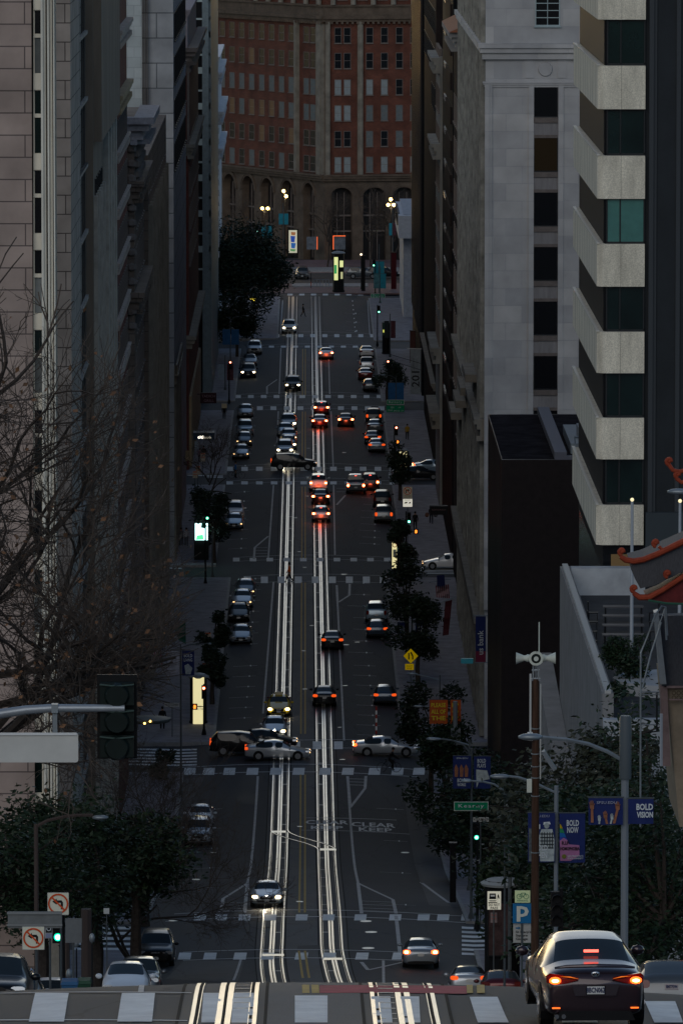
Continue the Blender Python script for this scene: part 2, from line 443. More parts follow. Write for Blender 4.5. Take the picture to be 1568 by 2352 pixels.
# hatched tapers beside the lanes
for a in ([(568, 2030), (512, 2066)], [(512, 2066), (509, 2092)], [(568, 2030), (562, 2098)],
          [(822, 2030), (902, 2068)], [(902, 2068), (909, 2100)], [(822, 2030), (830, 2100)],
          [(798, 1784), (804, 1855)], [(840, 1784), (838, 1812)], [(838, 1812), (804, 1856)],
          [(583, 1285), (585, 1258)], [(585, 1258), (616, 1232)], [(773, 1345), (775, 1382)], [(803, 1342), (802, 1368)], [(802, 1368), (777, 1384)],
          [(613, 905), (613, 888)], [(613, 888), (636, 872)], [(773, 1160), (793, 1138)], [(909, 2105), (918, 2190)],
          [(966, 2028), (1030, 2075)], [(830, 2212), (845, 2230)], [(845, 2230), (925, 2212)]):
    line(th, a[0], a[1], .2)
for yy in (2074, 2080, 2087, 2093): line_x(th, G(513, yy), G(564, yy+2), .25)
for yy in (2071, 2079, 2087, 2095): line_x(th, G(828, yy), G(903, yy+3), .25)
for yy in (1790, 1797, 1804): line_x(th, G(801, yy), G(838, yy+1), .22)
for yy in (1258, 1265, 1272, 1279): line_x(th, G(586, yy), G(614, yy), .2)
for yy in (1112, 1122, 1130): line_x(th, G(772, yy), G(793, yy), .2)
# parking stall ticks
R2 = random.Random(3)
for (xa, ya, xb, yb, n, s) in ((578, 960, 562, 1070, 5, -1), (560, 1130, 552, 1260, 7, -1), (585, 1330, 575, 1480, 7, -1), (574, 1530, 560, 1650, 6, -1),
                               (862, 1130, 858, 1250, 9, 1), (833, 1340, 840, 1500, 7, 1), (845, 1530, 858, 1690, 8, 1), (491, 1860, 478, 2040, 5, -1),
                               (907, 1860, 930, 2080, 4, 1), (815, 720, 817, 760, 3, 1)):
    for i in range(n):
        t = i/(n-1); x = xa+(xb-xa)*t; y = ya+(yb-ya)*t
        c = G(x, y); L = R2.uniform(.9, 1.5)
        line_x(th, Vector((c.x-L, c.y, 0)), Vector((c.x+.6, c.y, 0)), .13)
        quad(wh, [(x, y-1.5), (x+3, y-1.5), (x+3, y+1.5), (x, y+1.5)], .028)
# dotted lane dashes far right lane
for i in range(8): quad(wh, [(808+i*.9, 690+i*10), (810.5+i*.9, 690+i*10), (810.5+i*.9, 692.5+i*10), (808+i*.9, 692.5+i*10)])
# cross-street walks (bars running along the crossing)
for (x0, x1, yt, yb, n) in ((294, 452, 1720, 1762, 6), (950, 1045, 1296, 1320, 7), (170, 300, 2130, 2215, 7), (1060, 1115, 2130, 2200, 7), (378, 418, 1280, 1310, 5),
                            (475, 512, 1086, 1098, 4), (892, 908, 1086, 1100, 4), (430, 470, 1078, 1095, 4), (930, 975, 815, 840, 3)):
    for i in range(n):
        y = yt+(yb-yt)*i/n; h = (yb-yt)/n*.5
        quad(wh, [(x0, y), (x1, y+1), (x1, y+1+h), (x0, y+h)], .03)
# keep clear lettering, read from the east
for wd, x0, x1, y, yb in (('CLEAR', 701, 800, 1884, 1894), ('CLEAR', 806, 908, 1888, 1899), ('KEEP', 712, 788, 1897, 1906), ('KEEP', 822, 900, 1900, 1910)):
    a, b = G(x0, yb), G(x1, yb); wdt = b.x-a.x; H = (G(x0, y).y-a.y)*.85
    cu = bpy.data.curves.new('t', 'FONT'); cu.body = wd; cu.size = 1; cu.align_x = 'LEFT'; cu.resolution_u = 2; cu.offset = .022
    ob = bpy.data.objects.new('t', cu); COL.objects.link(ob); me = bpy.data.meshes.new_from_object(ob); bpy.data.objects.remove(ob)
    W0 = max(v.co.x for v in me.vertices)
    vs = []
    for v in me.vertices:
        x = a.x+v.co.x/W0*wdt; yy = a.y+max(v.co.y, 0)/.7*H; vs.append((x, yy, gz(x, yy)+.03))
    wh.add(vs, [tuple(p.vertices) for p in me.polygons])
line_x(th, G(700, 1880), G(910, 1885), .25); line_x(th, G(690, 1908), G(1000, 1922), .25)
# manhole covers
mh = MB()
for x, y, w in ((845, 2180, 24), (852, 2143, 23), (840, 2118, 22), (688, 2073, 14), (728-12, 1438, 9), (697, 1496, 9), (795, 1482, 11), (820, 1476, 10), (792, 1576, 11),
                (748+38, 1746, 11), (780, 1672, 8), (556, 1445, 10), (700, 1304, 8), (790, 1320, 12), (687, 1268, 8), (678, 1190, 8), (790, 1040, 8), (450, 2022, 15), (490, 1960, 12),
                (398, 2117, 18), (700, 1584, 10), (688, 1900, 10), (930, 1960, 16), (705, 1140, 7), (706, 1096, 7), (708, 1030, 7)):
    c = G(x, y); r = w/(16000/c.y)*.62
    vs = [(c.x+r*cos(2*pi*k/16), c.y+r*sin(2*pi*k/16), gz(c.x, c.y)+.034) for k in range(16)]
    mh.add(vs, [tuple(range(16))])
struct(mh, 'manhole_covers', mat('worn_iron_cover', (.5, .5, .47), .4, metal=.7))
# concrete and asphalt patches
for pts in ([(395, 1790), (470, 1785), (430, 1860), (370, 1870)], [(925, 1800), (1000, 1800), (1080, 2085), (985, 2080)],
            [(686, 2184), (740, 2184), (742, 2196), (684, 2196)], [(420, 2208), (560, 2208), (545, 2258), (380, 2250)]): quad(pt, pts, .009)
struct(pt, 'road_patches', asphalt('pale_patch', (.05, .051, .055), .7))
sk = MB()
for pts in ([(684, 2174), (740, 2172), (742, 2184), (682, 2182)], [(560, 1772), (610, 1772), (590, 1850), (540, 1850)]): quad(sk, pts, .0175)
struct(sk, 'dark_road_repair', PATCH)
# crossover track between the two lines
cr = MB(); crg = MB()
for o in (-.56, .56):
    Y0_, Y1_ = G(640, 1908).y, G(755, 1953).y
    n = 14; vs = []; fs = []; vg = []
    for i in range(n+1):
        t = i/n; y = Y0_+(Y1_-Y0_)*t; e = t*t*(3-2*t); x = tl(y)+(trk(y)-tl(y))*e+o
        for s in (-.04, .04): vs.append((x+s, y, gz(x, y)+.030))
        for s in (-.12, .12): vg.append((x+s, y, gz(x, y)+.027))
    for i in range(n): fs.append((2*i, 2*i+1, 2*i+3, 2*i+2))
    cr.add(vs, fs); crg.add(vg, fs)
for x0, x1, y in ((622, 656, 1911), (735, 772, 1952)): quad(cr, [(x0, y-1.5), (x1, y-1.5), (x1, y+3), (x0, y+3)], .029)
quad(cr, [(602, 2193), (652, 2193), (652, 2198), (602, 2198)], .029); quad(cr, [(743, 2202), (786, 2202), (786, 2207), (743, 2207)], .029)
struct(cr, 'crossover_rails', RAIL); struct(crg, 'crossover_grooves', SEAM)
struct(wh, 'white_road_markings', WHITE); struct(th, 'thin_road_markings', THIN); struct(ye, 'yellow_road_markings', YEL); struct(rd, 'red_road_marking', REDP)
# ---------------- buildings ----------------
def fbox(mb, x0, y0, x1, y1, Y, d0, d1, m=0):
    """box on a wall facing the viewer at distance Y, covering a picture rectangle, from depth d0 to d1 towards the viewer"""
    a, b = P(x0, y0, Y), P(x1, y1, Y)
    mb.box(a.x, Y-d1, b.z, b.x, Y-d0, a.z, m)
def win_mesh(key, w, h, glass, frame, mull=1, bar=1, sill=True, ft=.07, pr=.07):
    mb = MB(); mb.box(-w/2, -.02, 0, w/2, .25, h, 1)
    for x0, z0, x1, z1 in ((-w/2-ft, -ft, -w/2, h+ft), (w/2, -ft, w/2+ft, h+ft), (-w/2, h, w/2, h+ft), (-w/2, -ft, w/2, 0)):
        mb.box(x0, -pr, z0, x1, .2, z1)
    for i in range(mull):
        x = -w/2+w*(i+1)/(mull+1); mb.box(x-.025, -pr*.7, 0, x+.025, 0, h)
    for i in range(bar):
        z = h*(i+1)/(bar+1); mb.box(-w/2, -pr*.6, z-.03, w/2, 0, z+.03)
    if sill: mb.box(-w/2-.15, -pr-.1, -ft-.12, w/2+.15, .1, -ft-.002)
    return mb.mesh('window', [frame, glass])
WIN = {}
def window(key, w, h, glass, frame, **k):
    kk = (key, round(w, 2), round(h, 2), glass.name, frame.name)
    if kk not in WIN: WIN[kk] = win_mesh(key, w, h, glass, frame, **k)
    return WIN[kk]
def lw(parent, world): return WM[parent.name].inverted() @ Vector(world)
def side_windows(root, X, Ya, Yb, z0, z1, fh, bay, w, h, side, glasses, frame, cap=96, **k):
    """windows on a wall that faces the street; side -1: wall on the left faces +X"""
    rz = pi/2 if side < 0 else -pi/2; n = 0; z = z1-fh
    while z > z0 and n < cap:
        y = Ya+bay/2
        while y < Yb-bay*.3 and n < cap:
            place(window('s', w, h, R.choice(glasses), frame, **k), 'window', root, lw(root, (X, y, z)), rz); n += 1
            y += bay
        z -= fh
def building(name, label, X0, X1, Y0, Y1, ztop, m, group=None):
    root = thing(name, label, 'building', ((X0+X1)/2, (Y0+Y1)/2, prof(Y0)), group=group)
    mb = MB(); mb.box(X0, Y0, prof(Y1)-2 if Y0 > 400 else prof(Y0)-8, X1, Y1, ztop)
    mb.build('wall', m, root)
    return root
def cornice(root, side, X, Ya, Yb, z, d, h, m, teeth=0, name='cornice', front=None, mat2=None):
    """projecting band on the street wall, and on the viewer-facing wall when front = outer X"""
    mb = MB()
    for i, (dd, z0, z1) in enumerate(((d*.45, z-h, z-h*.6), (d*.75, z-h*.6, z-h*.3), (d, z-h*.3, z))):
        xa, xb = (X-.0, X+dd) if side < 0 else (X-dd, X)
        mb.box(xa, Ya-(dd if front is not None else 0), z0, xb, Yb, z1)
        if front is not None: mb.box(min(X, front), Ya-dd, z0, max(X, front), Ya, z1)
    if teeth:
        y = Ya
        while y < Yb:
            xa, xb = (X, X+d*.8) if side < 0 else (X-d*.8, X)
            mb.box(xa, y, z-h-.35, xb, y+teeth*.5, z-h-.002); y += teeth
        if front is not None:
            x = min(X, front)
            while x < max(X, front):
                mb.box(x, Ya-d*.8, z-h-.35, x+teeth*.5, Ya, z-h-.002); x += teeth
    return mb.build(name, m, root)
def pilasters(root, side, X, Ya, Yb, z0, z1, bay, w, d, m, name='pilaster'):
    y = Ya; 
    while y < Yb:
        mb = MB(); xa, xb = (X, X+d) if side < 0 else (X-d, X)
        mb.box(xa, y, z0, xb, y+w, z1); mb.build(name, m, root); y += bay
G1 = mat('glass_dark_green', (.006, .016, .015), .12, spec=.5, noise=.5, nscale=.3)
G2 = mat('glass_black', (.005, .006, .008), .2, spec=.3)
G3 = mat('blind_grey', (.1, .115, .12), .6, noise=.2, nscale=2)
G4 = mat('blind_pale', (.19, .215, .225), .6, noise=.15, nscale=2)
G5 = mat('glass_teal', (.05, .16, .14), .2, spec=.8, noise=.3, nscale=.4)
G6 = mat('glass_lit_warm', (.05, .03, .02), .4, em=(1, .5, .15), es=.018)
FRM = mat('stone_trim', (.13, .11, .1), .7, noise=.2); FRD = mat('frame_dark', (.02, .022, .024), .5)
FRW = mat('frame_white', (.5, .5, .48), .6, noise=.15)

# --- far end: brick office building on the avenue, seen at its corner
BR = blocks('rust_brick', (.115, .04, .026), (.09, .034, .024), (.06, .034, .026), .5, .18, noise=.3, mort_w=.012)
STN = mat('arcade_stone', (.09, .068, .052), .8, noise=.35, nscale=.6, bump=.3)
STL = mat('pilaster_stone', (.17, .155, .13), .8, noise=.3, nscale=.7)
Cn = P(746, 500, 1064); C = Vector((Cn.x, 1064, 0))
dR = Vector((14, 2.2, 0)).normalized(); dL = Vector((-17.7, 36, 0)).normalized()
sp = thing('brick_office_building', 'rust red brick office block with stone arcade closing the far end of the street', 'building', (C.x, C.y+20, 0))
def hit(x, y, d, off=0):
    """picture point onto the wall through C along d (off metres in front)"""
    n = Vector((-d.y, d.x, 0)); 
    if n.y > 0: n = -n
    r = P(x, y, 100)-Vector((0, 0, CAMZ)); q = C+n*off
    t = (q.dot(n))/(r.dot(n))
    return Vector((0, 0, CAMZ))+r*t
def wallM(d):
    nn = Vector((-d.y, d.x, 0));
    if nn.y < 0: nn = -nn
    M = Matrix.Identity(4); M.col[0][:3] = d; M.col[1][:3] = nn; M.col[2][:3] = (0, 0, 1); M.col[3][:3] = C; return M
ML, MR = wallM(dL), wallM(dR)
zA = ZZ(402, 1064); zB = ZZ(43, 1064); ZT = 43
for M, Lg in ((MR, 45), (ML, 75)):
    mb = MB(); mb.M = M; mb.box(0, 0, zA, Lg, 22, ZT); mb.build('wall', BR, sp)
    # attic colonnade and its dark windows, cornices
    mb = MB(); mb.M = M
    for z0, z1, d in ((zA-.9, zA-.5, .5), (zA-.5, zA-.15, .8), (zA-.15, zA+.1, 1.0), (zB-.4, zB, .5), (zB, zB+.5, .8), (zB+1.9, zB+2.2, .6), (zB+.5, zB+1.9, .35)):
        mb.box(-.3, -d, z0, Lg, -.01, z1)
    u = 0
    while u < Lg: mb.box(u, -.7, zB-.75, u+.35, -.02, zB-.403); u += .8
    mb.build('cornice', STN, sp)
for M, Lg, cs, sgn in ((MR, 45, ((985, 74), (1215, 79), (1420, 78)), 1), (ML, 75, ((757, 38), (610, 42), (468, 42), (335, 42), (205, 42), (120, 30)), -1)):
    d = dR if sgn > 0 else dL
    us = []
    for cx, r in cs:
        x = 459.3+cx/3.034; rr = r/3.034
        a = (hit(x-rr, 500, d)-C).dot(d); b = (hit(x+rr, 500, d)-C).dot(d); us.append(((a+b)/2, abs(b-a)/2))
    mb = MB(); mb.M = M; prev = 0
    top = zA-.9; zs = ZZ(1330/3.034, 1064)-.2
    for i, (uc, w) in enumerate(us):
        nx = us[i+1][0]-us[i+1][1] if i+1 < len(us) else Lg
        mb.box(prev, 0, -1, uc-w, 1.2, top)
        zsp = min(zs, top-w*.75-1.0)-.0
        H = min(w, top-1.0-zsp) if sgn > 0 else min(w, 2.2)
        n = 10; cur = [(uc-w*cos(pi*k/n), zsp+H*sin(pi*k/n)) for k in range(n+1)]
        for k in range(n):
            (u0, z0), (u1, z1) = cur[k], cur[k+1]
            mb.add([(u0, 0, z0), (u1, 0, z1), (u1, 0, top), (u0, 0, top), (u0, 1.2, z0), (u1, 1.2, z1)], [(0, 1, 2, 3), (0, 4, 5, 1)])
            for q0, q1, dd in ((1.0, 1.12, .12), (1.12, 1.3, .2)):   # archivolt mouldings
                a_, b_ = [(uc+(u0-uc)*q, zsp+(z0-zsp)*q) for q in (q0, q1)]; c_, e_ = [(uc+(u1-uc)*q, zsp+(z1-zsp)*q) for q in (q1, q0)]
                mb.prism([(a_[0], -dd, a_[1]), (b_[0], -dd, b_[1]), (c_[0], -dd, c_[1]), (e_[0], -dd, e_[1])], (0, dd-.01, 0))
        prev = uc+w
    mb.box(prev, 0, -1, Lg, 1.2, top)
    mb.build('arcade', STN, sp)
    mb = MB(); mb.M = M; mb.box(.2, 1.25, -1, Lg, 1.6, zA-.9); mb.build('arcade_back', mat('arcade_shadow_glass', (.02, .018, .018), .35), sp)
    for uc, w in us:
        mb = MB(); mb.M = M
        for dz in (4.2, 6.6): mb.box(uc-w, .9, dz, uc+w, 1.1, dz+.25)
        for q in (-.33, .33): mb.box(uc+w*q-.06, .92, 0, uc+w*q+.06, 1.08, zsp+.5)
        mb.build('arch_tracery', FRM, sp)
# stone pilasters (corner and between bays)
for d, M, x0, x1 in ((dR, MR, 746, 757), (dR, MR, 820, 832.5), (dL, ML, 731, 745.5), (dL, ML, 681, 688)):
    a = (hit(x0, 300, d)-C).dot(d); b = (hit(x1, 300, d)-C).dot(d); a, b = min(a, b), max(a, b)
    mb = MB(); mb.M = M; mb.box(max(a, -.25), -.45, zA+.1, b, -.01, zB-.4)
    mb.box(max(a, -.25)+(b-a)*.2, -.6, zA+.1, b-(b-a)*.2, -.45, zB-.4); mb.build('pilaster', STL, sp)
rows = [(243, 420, 605, 785, 965, 1145)]
cnt = 0
import itertools
angR = atan2(dR.y, dR.x); angL = atan2(-dL.y, -dL.x)
kinds = {}
for r, zy in enumerate((243, 420, 605, 785, 965, 1145)):
    z = ZZ(zy/3.034, 1064)-1.15
    for zx in (960, 1025, 1180, 1283, 1387, 1487):
        p = hit(459.3+zx/3.034, 300, dR, .02); gl = G2
        if r == 2 and zx < 1350 or r == 3 and zx < 1100 or r == 5 and zx != 1180: gl = G4
        elif r == 3 or (r == 5): gl = G3
        elif r == 4 and zx > 1100: gl = G3 if zx != 1283 else G2
        w = place(window('r', .95, 2.25, gl, FRM, mull=0), 'window', sp, lw(sp, (p.x, p.y, z)), angR)
    for i, zx in enumerate((788, 742, 637, 570, 501, 432, 362, 293, 225, 158, 92)):
        p = hit(459.3+zx/3.034, 300, dL, .02); z2 = z; gl = G2
        if r == 2: gl = G3
        elif r == 3: gl = G6 if i > 3 and i != 7 else G3
        elif r == 4 and i in (5, 2): gl = G6
        elif r == 5 and i in (3, 6, 8): gl = G3
        elif r == 1 and i == 6: gl = G6
        place(window('l', 1.7, 2.25, gl, FRM, mull=0), 'window', sp, lw(sp, (p.x, p.y, z2)), angL)
for M, d, n in ((MR, dR, 5), (ML, dL, 7)):   # attic columns and windows
    for k in range(n):
        mb = MB(); mb.M = M; u = 1.2+k*(3.1 if d is dR else 4.4)
        mb.tube([(u, -.45, zB+2.2), (u, -.45, ZT-1)], .42, 8); mb.build('column', STL, sp)
        p = C+d*(u+(1.5 if d is dR else 2.2)); nn = Vector((d.y, -d.x, 0))
        place(window('a', 1.3 if d is dR else 1.9, 3.2, G3 if k % 3 else G2, FRM, mull=0), 'window', sp, lw(sp, (p.x, p.y-.02, zB+3.0)), angR if d is dR else angL)
# shop fronts in the arches
mb = MB(); 
ORG = glow('shop_orange_tube', (1, .16, .04), .8); SHW = mat('shop_interior', (.06, .07, .08), .6, em=(.6, .75, 1), es=.02, noise=.6, nscale=1.5)
for x0, x1, y0, y1 in ((765, 793, 541, 572), (704, 728, 543, 572)):
    s_ = MB(); fbox(s_, x0, y0, x1, y1, 1063, 0, .3); s_.build('shop_window', SHW, sp)
    s_ = MB(); fbox(s_, x0-.8 if x0 > 750 else x1-.6, y0, x0+1.2 if x0 > 750 else x1+1, y1, 1063, .3, .45); fbox(s_, x0, y0-1, x1, y0+.8, 1063, .3, .45) if x0 > 750 else None; s_.build('neon_tube', ORG, sp)

# --- left side, far to near
LB = 'buildings lining the left pavement'; RB = 'buildings lining the right pavement'
WHS = mat('white_terracotta', (.52, .55, .6), .7, noise=.25, nscale=1.2)
b = building('ornate_white_building', 'narrow white terracotta building with quoins beside the dark tree at the far left end', -40, XX(500, 912), 912, 960, ZZ(130, 912), WHS)
cornice(b, -1, XX(500, 912), 912, 960, ZZ(165, 912), .7, 1.2, WHS, .7, front=-20)
cornice(b, -1, XX(500, 912), 912, 960, ZZ(130, 912)+.02, .4, .6, WHS, front=-20)
cornice(b, -1, XX(500, 912), 912, 960, ZZ(255, 912), .9, 1.4, WHS, .7, front=-20)
cornice(b, -1, XX(500, 912), 912, 960, ZZ(340, 912), .8, 1.1, WHS, .7, front=-20)
for k in range(14):
    mb = MB(); z = ZZ(270, 912)-k*1.35; mb.box(XX(499, 912), 911.7, z-.75, XX(500, 912)+.25, 913, z); mb.build('quoin', WHS, b)
for k in range(5):
    z = ZZ(250, 912)-k*3.6-3; place(window('w', 1.0, 2.2, G2, FRW), 'window', b, lw(b, (XX(489, 912), 912, z)))
GLB = mat('blue_grey_cladding', (.13, .17, .19), .5, noise=.2)
X8 = XX(480, 818); b = building('banded_glass_building', 'glass building with pale horizontal spandrels and a blue grey corner post on the left', -50, X8, 818, 888, 58, G2)
X8a = XX(433, 818); mb = MB(); mb.box(XX(466, 818), 817.6, 0, X8+.05, 818, 58); mb.box(X8, 818, 0, X8+.3, 886, 58); mb.build('corner_post', GLB, b)
PB = mat('pale_spandrel', (.3, .37, .38), .6, noise=.15)
z = 57.0; k = 0
while z > 14:
    mb = MB(); mb.box(-30, 817.75, z, XX(466, 818), 818, z+(.75 if k % 2 else .22)); mb.box(X8, 818, z, X8+.25, 886, z+(.75 if k % 2 else .3)); mb.build('spandrel', PB, b); z -= 2.1; k += 1
side_windows(b, X8, 820, 884, 12, 56, 4.2, 5, 2.6, 2.2, -1, [G2, G1, G3], FRD, 40)
TAN = mat('tan_stone', (.3, .23, .14), .8, noise=.3, nscale=.8)
PNK = mat('pinkish_stucco', (.24, .215, .23), .8, noise=.15)
RBK = blocks('dark_red_brick', (.13, .035, .028), (.1, .03, .025), (.07, .04, .035), .4, .14, noise=.25)
X7 = XX(434, 730); b = building('red_panel_building', 'slender building with pink penthouse, bracketed cornice and dark red brick panels on the left', -50, X7, 730, 798, ZZ(110, 730), RBK)
mb = MB(); mb.box(-40, 732, ZZ(110, 730), X7-.1, 790, ZZ(22, 730)); mb.build('penthouse', PNK, b)
cornice(b, -1, X7-.1, 732, 790, ZZ(22, 730), .35, .7, PNK, front=-30)
cornice(b, -1, X7, 730, 798, ZZ(108, 730), 1.0, 1.5, FRM, .9, front=-30)
cornice(b, -1, X7, 730, 798, ZZ(140, 730), .35, .8, FRM, .5, front=-30)
mb = MB(); fbox(mb, 429, 158, 435, 330, 730, 0, .3); mb.build('pier', FRM, b)
mb = MB(); c = P(410, 182, 730)
mb.prism([(c.x-.55, 729.7, c.z+.9), (c.x-.3, 729.7, c.z+.4), (c.x, 729.7, c.z+.6), (c.x+.3, 729.7, c.z+.4), (c.x+.55, 729.7, c.z+.9), (c.x+.4, 729.7, c.z-.2), (c.x+.15, 729.7, c.z-.9), (c.x-.15, 729.7, c.z-.9), (c.x-.4, 729.7, c.z-.2)], (0, .35, 0)); mb.build('crest_ornament', STL, b)
mb = MB(); fbox(mb, 399, 320, 421, 352, 730, 0, .9); fbox(mb, 399, 352, 418, 1100, 730, 0, .5); mb.build('lower_front', mat('dark_wine_stone', (.06, .045, .05), .8, noise=.2), b)
cornice(b, -1, X7, 730, 798, ZZ(330, 730), .7, 1.2, STL, .8, front=-14)
cornice(b, -1, X7, 730, 798, ZZ(770, 730)+.0, .8, 1.4, STL, front=-12.9)
side_windows(b, X7, 732, 796, 8, 36, 3.7, 4, 1.3, 2.2, -1, [G2, G2, G3], FRM, 60)
mb = MB(); mb.box(X7, 731, 0, X7+.25, 797, 7.5); mb.build('ground_floor', TAN, b)
# grey block tower after the cross lane
BLU = blocks('blue_grey_stone', (.27, .285, .3), (.23, .245, .265), (.09, .1, .11), 2.6, 2.3, noise=.2, mort_w=.05, off=.37)
X6 = XX(400, 640); b = building('blue_grey_stone_tower', 'tall blue grey tower of large stone blocks on the left above the bracketed cornice', -50, X6, 640, 706, 60, BLU)
WHP = blocks('white_block_panel', (.36, .4, .41), (.31, .35, .36), (.25, .28, .29), 1.2, .95, noise=.15, mort_w=.02)
mb = MB(); fbox(mb, 286, -60, 328, 800, 640, 0, .35); mb.build('white_panel', WHP, b)
for x0 in (329, 334, 339):
    mb = MB(); fbox(mb, x0, -60, x0+3.2, 900, 640, 0, .5); mb.build('pilaster', FRM, b)
side_windows(b, X6, 642, 704, 8, 56, 4.0, 4.4, 1.6, 2.4, -1, [G2, G1, G3], FRD, 70)
mb = MB(); q = P(412, 850, 655); zt = ZZ(840, 650)
mb.box(X6-4, 641, zt-1.0, q.x, 668, zt-.2); mb.box(X6-4, 640.6, zt-.2, q.x+.2, 668, zt); mb.box(X6-4, 641, zt, X6-3.8, 668, zt+.8); mb.box(q.x-.1, 641, zt, q.x+.1, 668, zt+.8); mb.box(X6-4, 641, zt, q.x, 641.2, zt+.8)
mb.build('portal_canopy', STL, b)
mb = MB(); 
for k in range(5): mb.tube([(q.x-.5, 642+k*6, 0), (q.x-.5, 642+k*6, zt-1)], .5, 8)
mb.build('portico_columns', STL, b)
# bracketed cornice building
BRN = blocks('brown_stone', (.13, .1, .08), (.11, .085, .07), (.05, .045, .04), 1.6, .8, noise=.3, mort_w=.03)
X4 = -12.75; zt = 46.6
b = building('bracketed_cornice_building', 'brown stone building under a deep bracketed roof cornice on the left', -50, X4, 518, 548, zt-.6, BRN)
cornice(b, -1, X4, 518, 538, zt, 1.5, 1.7, mat('cornice_stone', (.2, .2, .22), .8, noise=.35, nscale=2), 1.0, front=-30, name='roof_cornice')
for k in range(26):
    z = zt-2.4-(k//2)*1.1; x = X4-.9*(k % 2)-.2
    mb = MB(); mb.ball((x, 517.9, z), .42, 6, 0, (1, .6, .8)); mb.build('carved_ornament', FRM, b)
    mb = MB(); mb.ball((X4+.1, 519+k*.7, zt-2.8-(k % 3)*.8), .4, 6); mb.build('carved_ornament', FRM, b)
for y_ in (415, 670): cornice(b, -1, X4, 518, 548, ZZ(y_, 518), .75, 1.3, BRN, .6, front=-30)
side_windows(b, X4, 520, 546, 6, 42, 3.9, 3.3, 1.5, 2.4, -1, [G2, G2, G3], FRM, 70)
mb = MB(); mb.box(-14.6, 522, zt, -14.5, 538, zt+1.5); mb.box(-20, 521.6, zt, -14.5, 522, zt+.6); mb.tube([(-15.5, 523, zt), (-15.5, 523, zt+1.6), (-15.9, 523, zt+1.7)], .1, 6); mb.build('roof_parapet', PNK, b)
b = building('arched_front_building', 'dark stone building with stacked arched bays behind the cornice building on the left', -50, -12.5, 552, 624, 42, BRN)
side_windows(b, -12.5, 554, 622, 5, 40, 4.1, 4.6, 2.0, 2.8, -1, [G2, G2, G3], FRM, 90); pilasters(b, -1, -12.5, 553, 622, 0, 38, 4.6, .6, .35, STL)
# red brick with dentil bands
X3 = -12.8; b = building('red_brick_building', 'red brick building with pale dentilled string courses on the left corner', -50, X3, 469, 499, 62, RBK)
DEN = mat('pale_dentil_stone', (.36, .3, .26), .8, noise=.4, nscale=3)
for i, z in enumerate((54.6, 50.2, 46.4, 42.6, 38.9, 35.1, 31.3, 27.5, 23.7, 19.9, 16.1, 12.3, 8.5)):
    cornice(b, -1, X3, 469, 499, z, .5 if i < 2 else .3, .9 if i < 2 else .4, TAN if i == 1 else DEN, .6)
side_windows(b, X3, 470, 498, 5, 50.2, 3.8, 2.8, 1.1, 1.9, -1, [G2, G2, G3], FRM, 96, sill=False)
# brown tower with light fins
X2 = -12.9; b = building('finned_brown_tower', 'brown stone tower with pale vertical fins on the left', -50, X2, 423, 467, 66, mat('taupe_stone', (.17, .14, .11), .8, noise=.25, nscale=.5, stretch=(1, 1, .3)))
FIN = mat('pale_fin_stone', (.33, .31, .27), .75, noise=.25, nscale=1)
for k in range(4):
    mb = MB(); y0 = 444+k*6; mb.box(X2, y0, 0, X2+.35, y0+1.6, ZZ(300-k*16, 446)); mb.build('fin', FIN, b)
mb = MB(); mb.box(X2, 424, ZZ(325, 424), X2+.5, 466, 66); mb.build('upper_wall', mat('taupe_stone', (.1, .1, .1)), b)
pilasters(b, -1, X2, 424, 443, 0, 46, 3.2, .7, .25, FIN); side_windows(b, X2, 425, 443, 4, 48, 3.9, 3.2, 1.6, 2.8, -1, [G2, G2, G1], FRD, 60, sill=False)
# stepped grey stone
GRY = blocks('grey_granite_blocks', (.3, .265, .235), (.26, .23, .205), (.07, .06, .055), 3.4, 1.06, noise=.25, mort_w=.03)
X1 = XX(165, 386); b = building('stepped_grey_tower', 'grey granite tower with stepped vertical piers on the left', -50, X1, 386, 402, 66, GRY)
for k in range(4):
    mb = MB(); mb.box(-20, 403+k*4.6, 0, X1-.28-.05*k+ .0, 403+(k+1)*4.6-.1, 66-k); mb.build('pier', GRY, b)
GRD = mat('shadow_gap_grey', (.07, .065, .06), .9)
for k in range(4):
    mb = MB(); mb.box(X1-.3, 406.6+k*4.6, 0, X1-.26-.05*k, 407.3+k*4.6, 64-k); mb.build('shadow_gap', GRD, b)  # dark strips on the face, painted as shade in gaps between piers
for z in range(8, 64, 4):
    mb = MB(); mb.box(X1-.3, 403, z, X1-.12, 421, z+.22); mb.build('string_course', GRY, b)
# pink-beige granite tower nearest
PKG = blocks('pinkish_granite', (.33, .262, .228), (.285, .228, .2), (.1, .08, .075), 4.2, 1.05, noise=.22, mort_w=.03)
Y0_ = 330; XA = XX(130, Y0_); b = building('pinkish_granite_tower', 'pinkish granite tower with a column of tall windows and white mullions at the left edge', -50, XX(76, Y0_), Y0_, 337, 68, PKG)
mb = MB(); mb.box(XX(76, Y0_), Y0_+.6, 0, XX(99, Y0_), Y0_+2, 68); mb.build('window_shaft', G2, b)
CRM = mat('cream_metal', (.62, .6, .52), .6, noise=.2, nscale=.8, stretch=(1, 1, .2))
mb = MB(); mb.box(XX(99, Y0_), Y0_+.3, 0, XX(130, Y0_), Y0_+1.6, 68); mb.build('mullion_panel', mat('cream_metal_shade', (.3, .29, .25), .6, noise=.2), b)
for x0, x1, d in ((98, 102.5, .5), (104, 107, .3), (112, 117, .45), (119, 122, .25), (124.5, 130.5, .5)):
    mb = MB(); fbox(mb, x0, -120, x1, 2000, Y0_, -.3, d-.1); mb.build('fin', CRM, b)
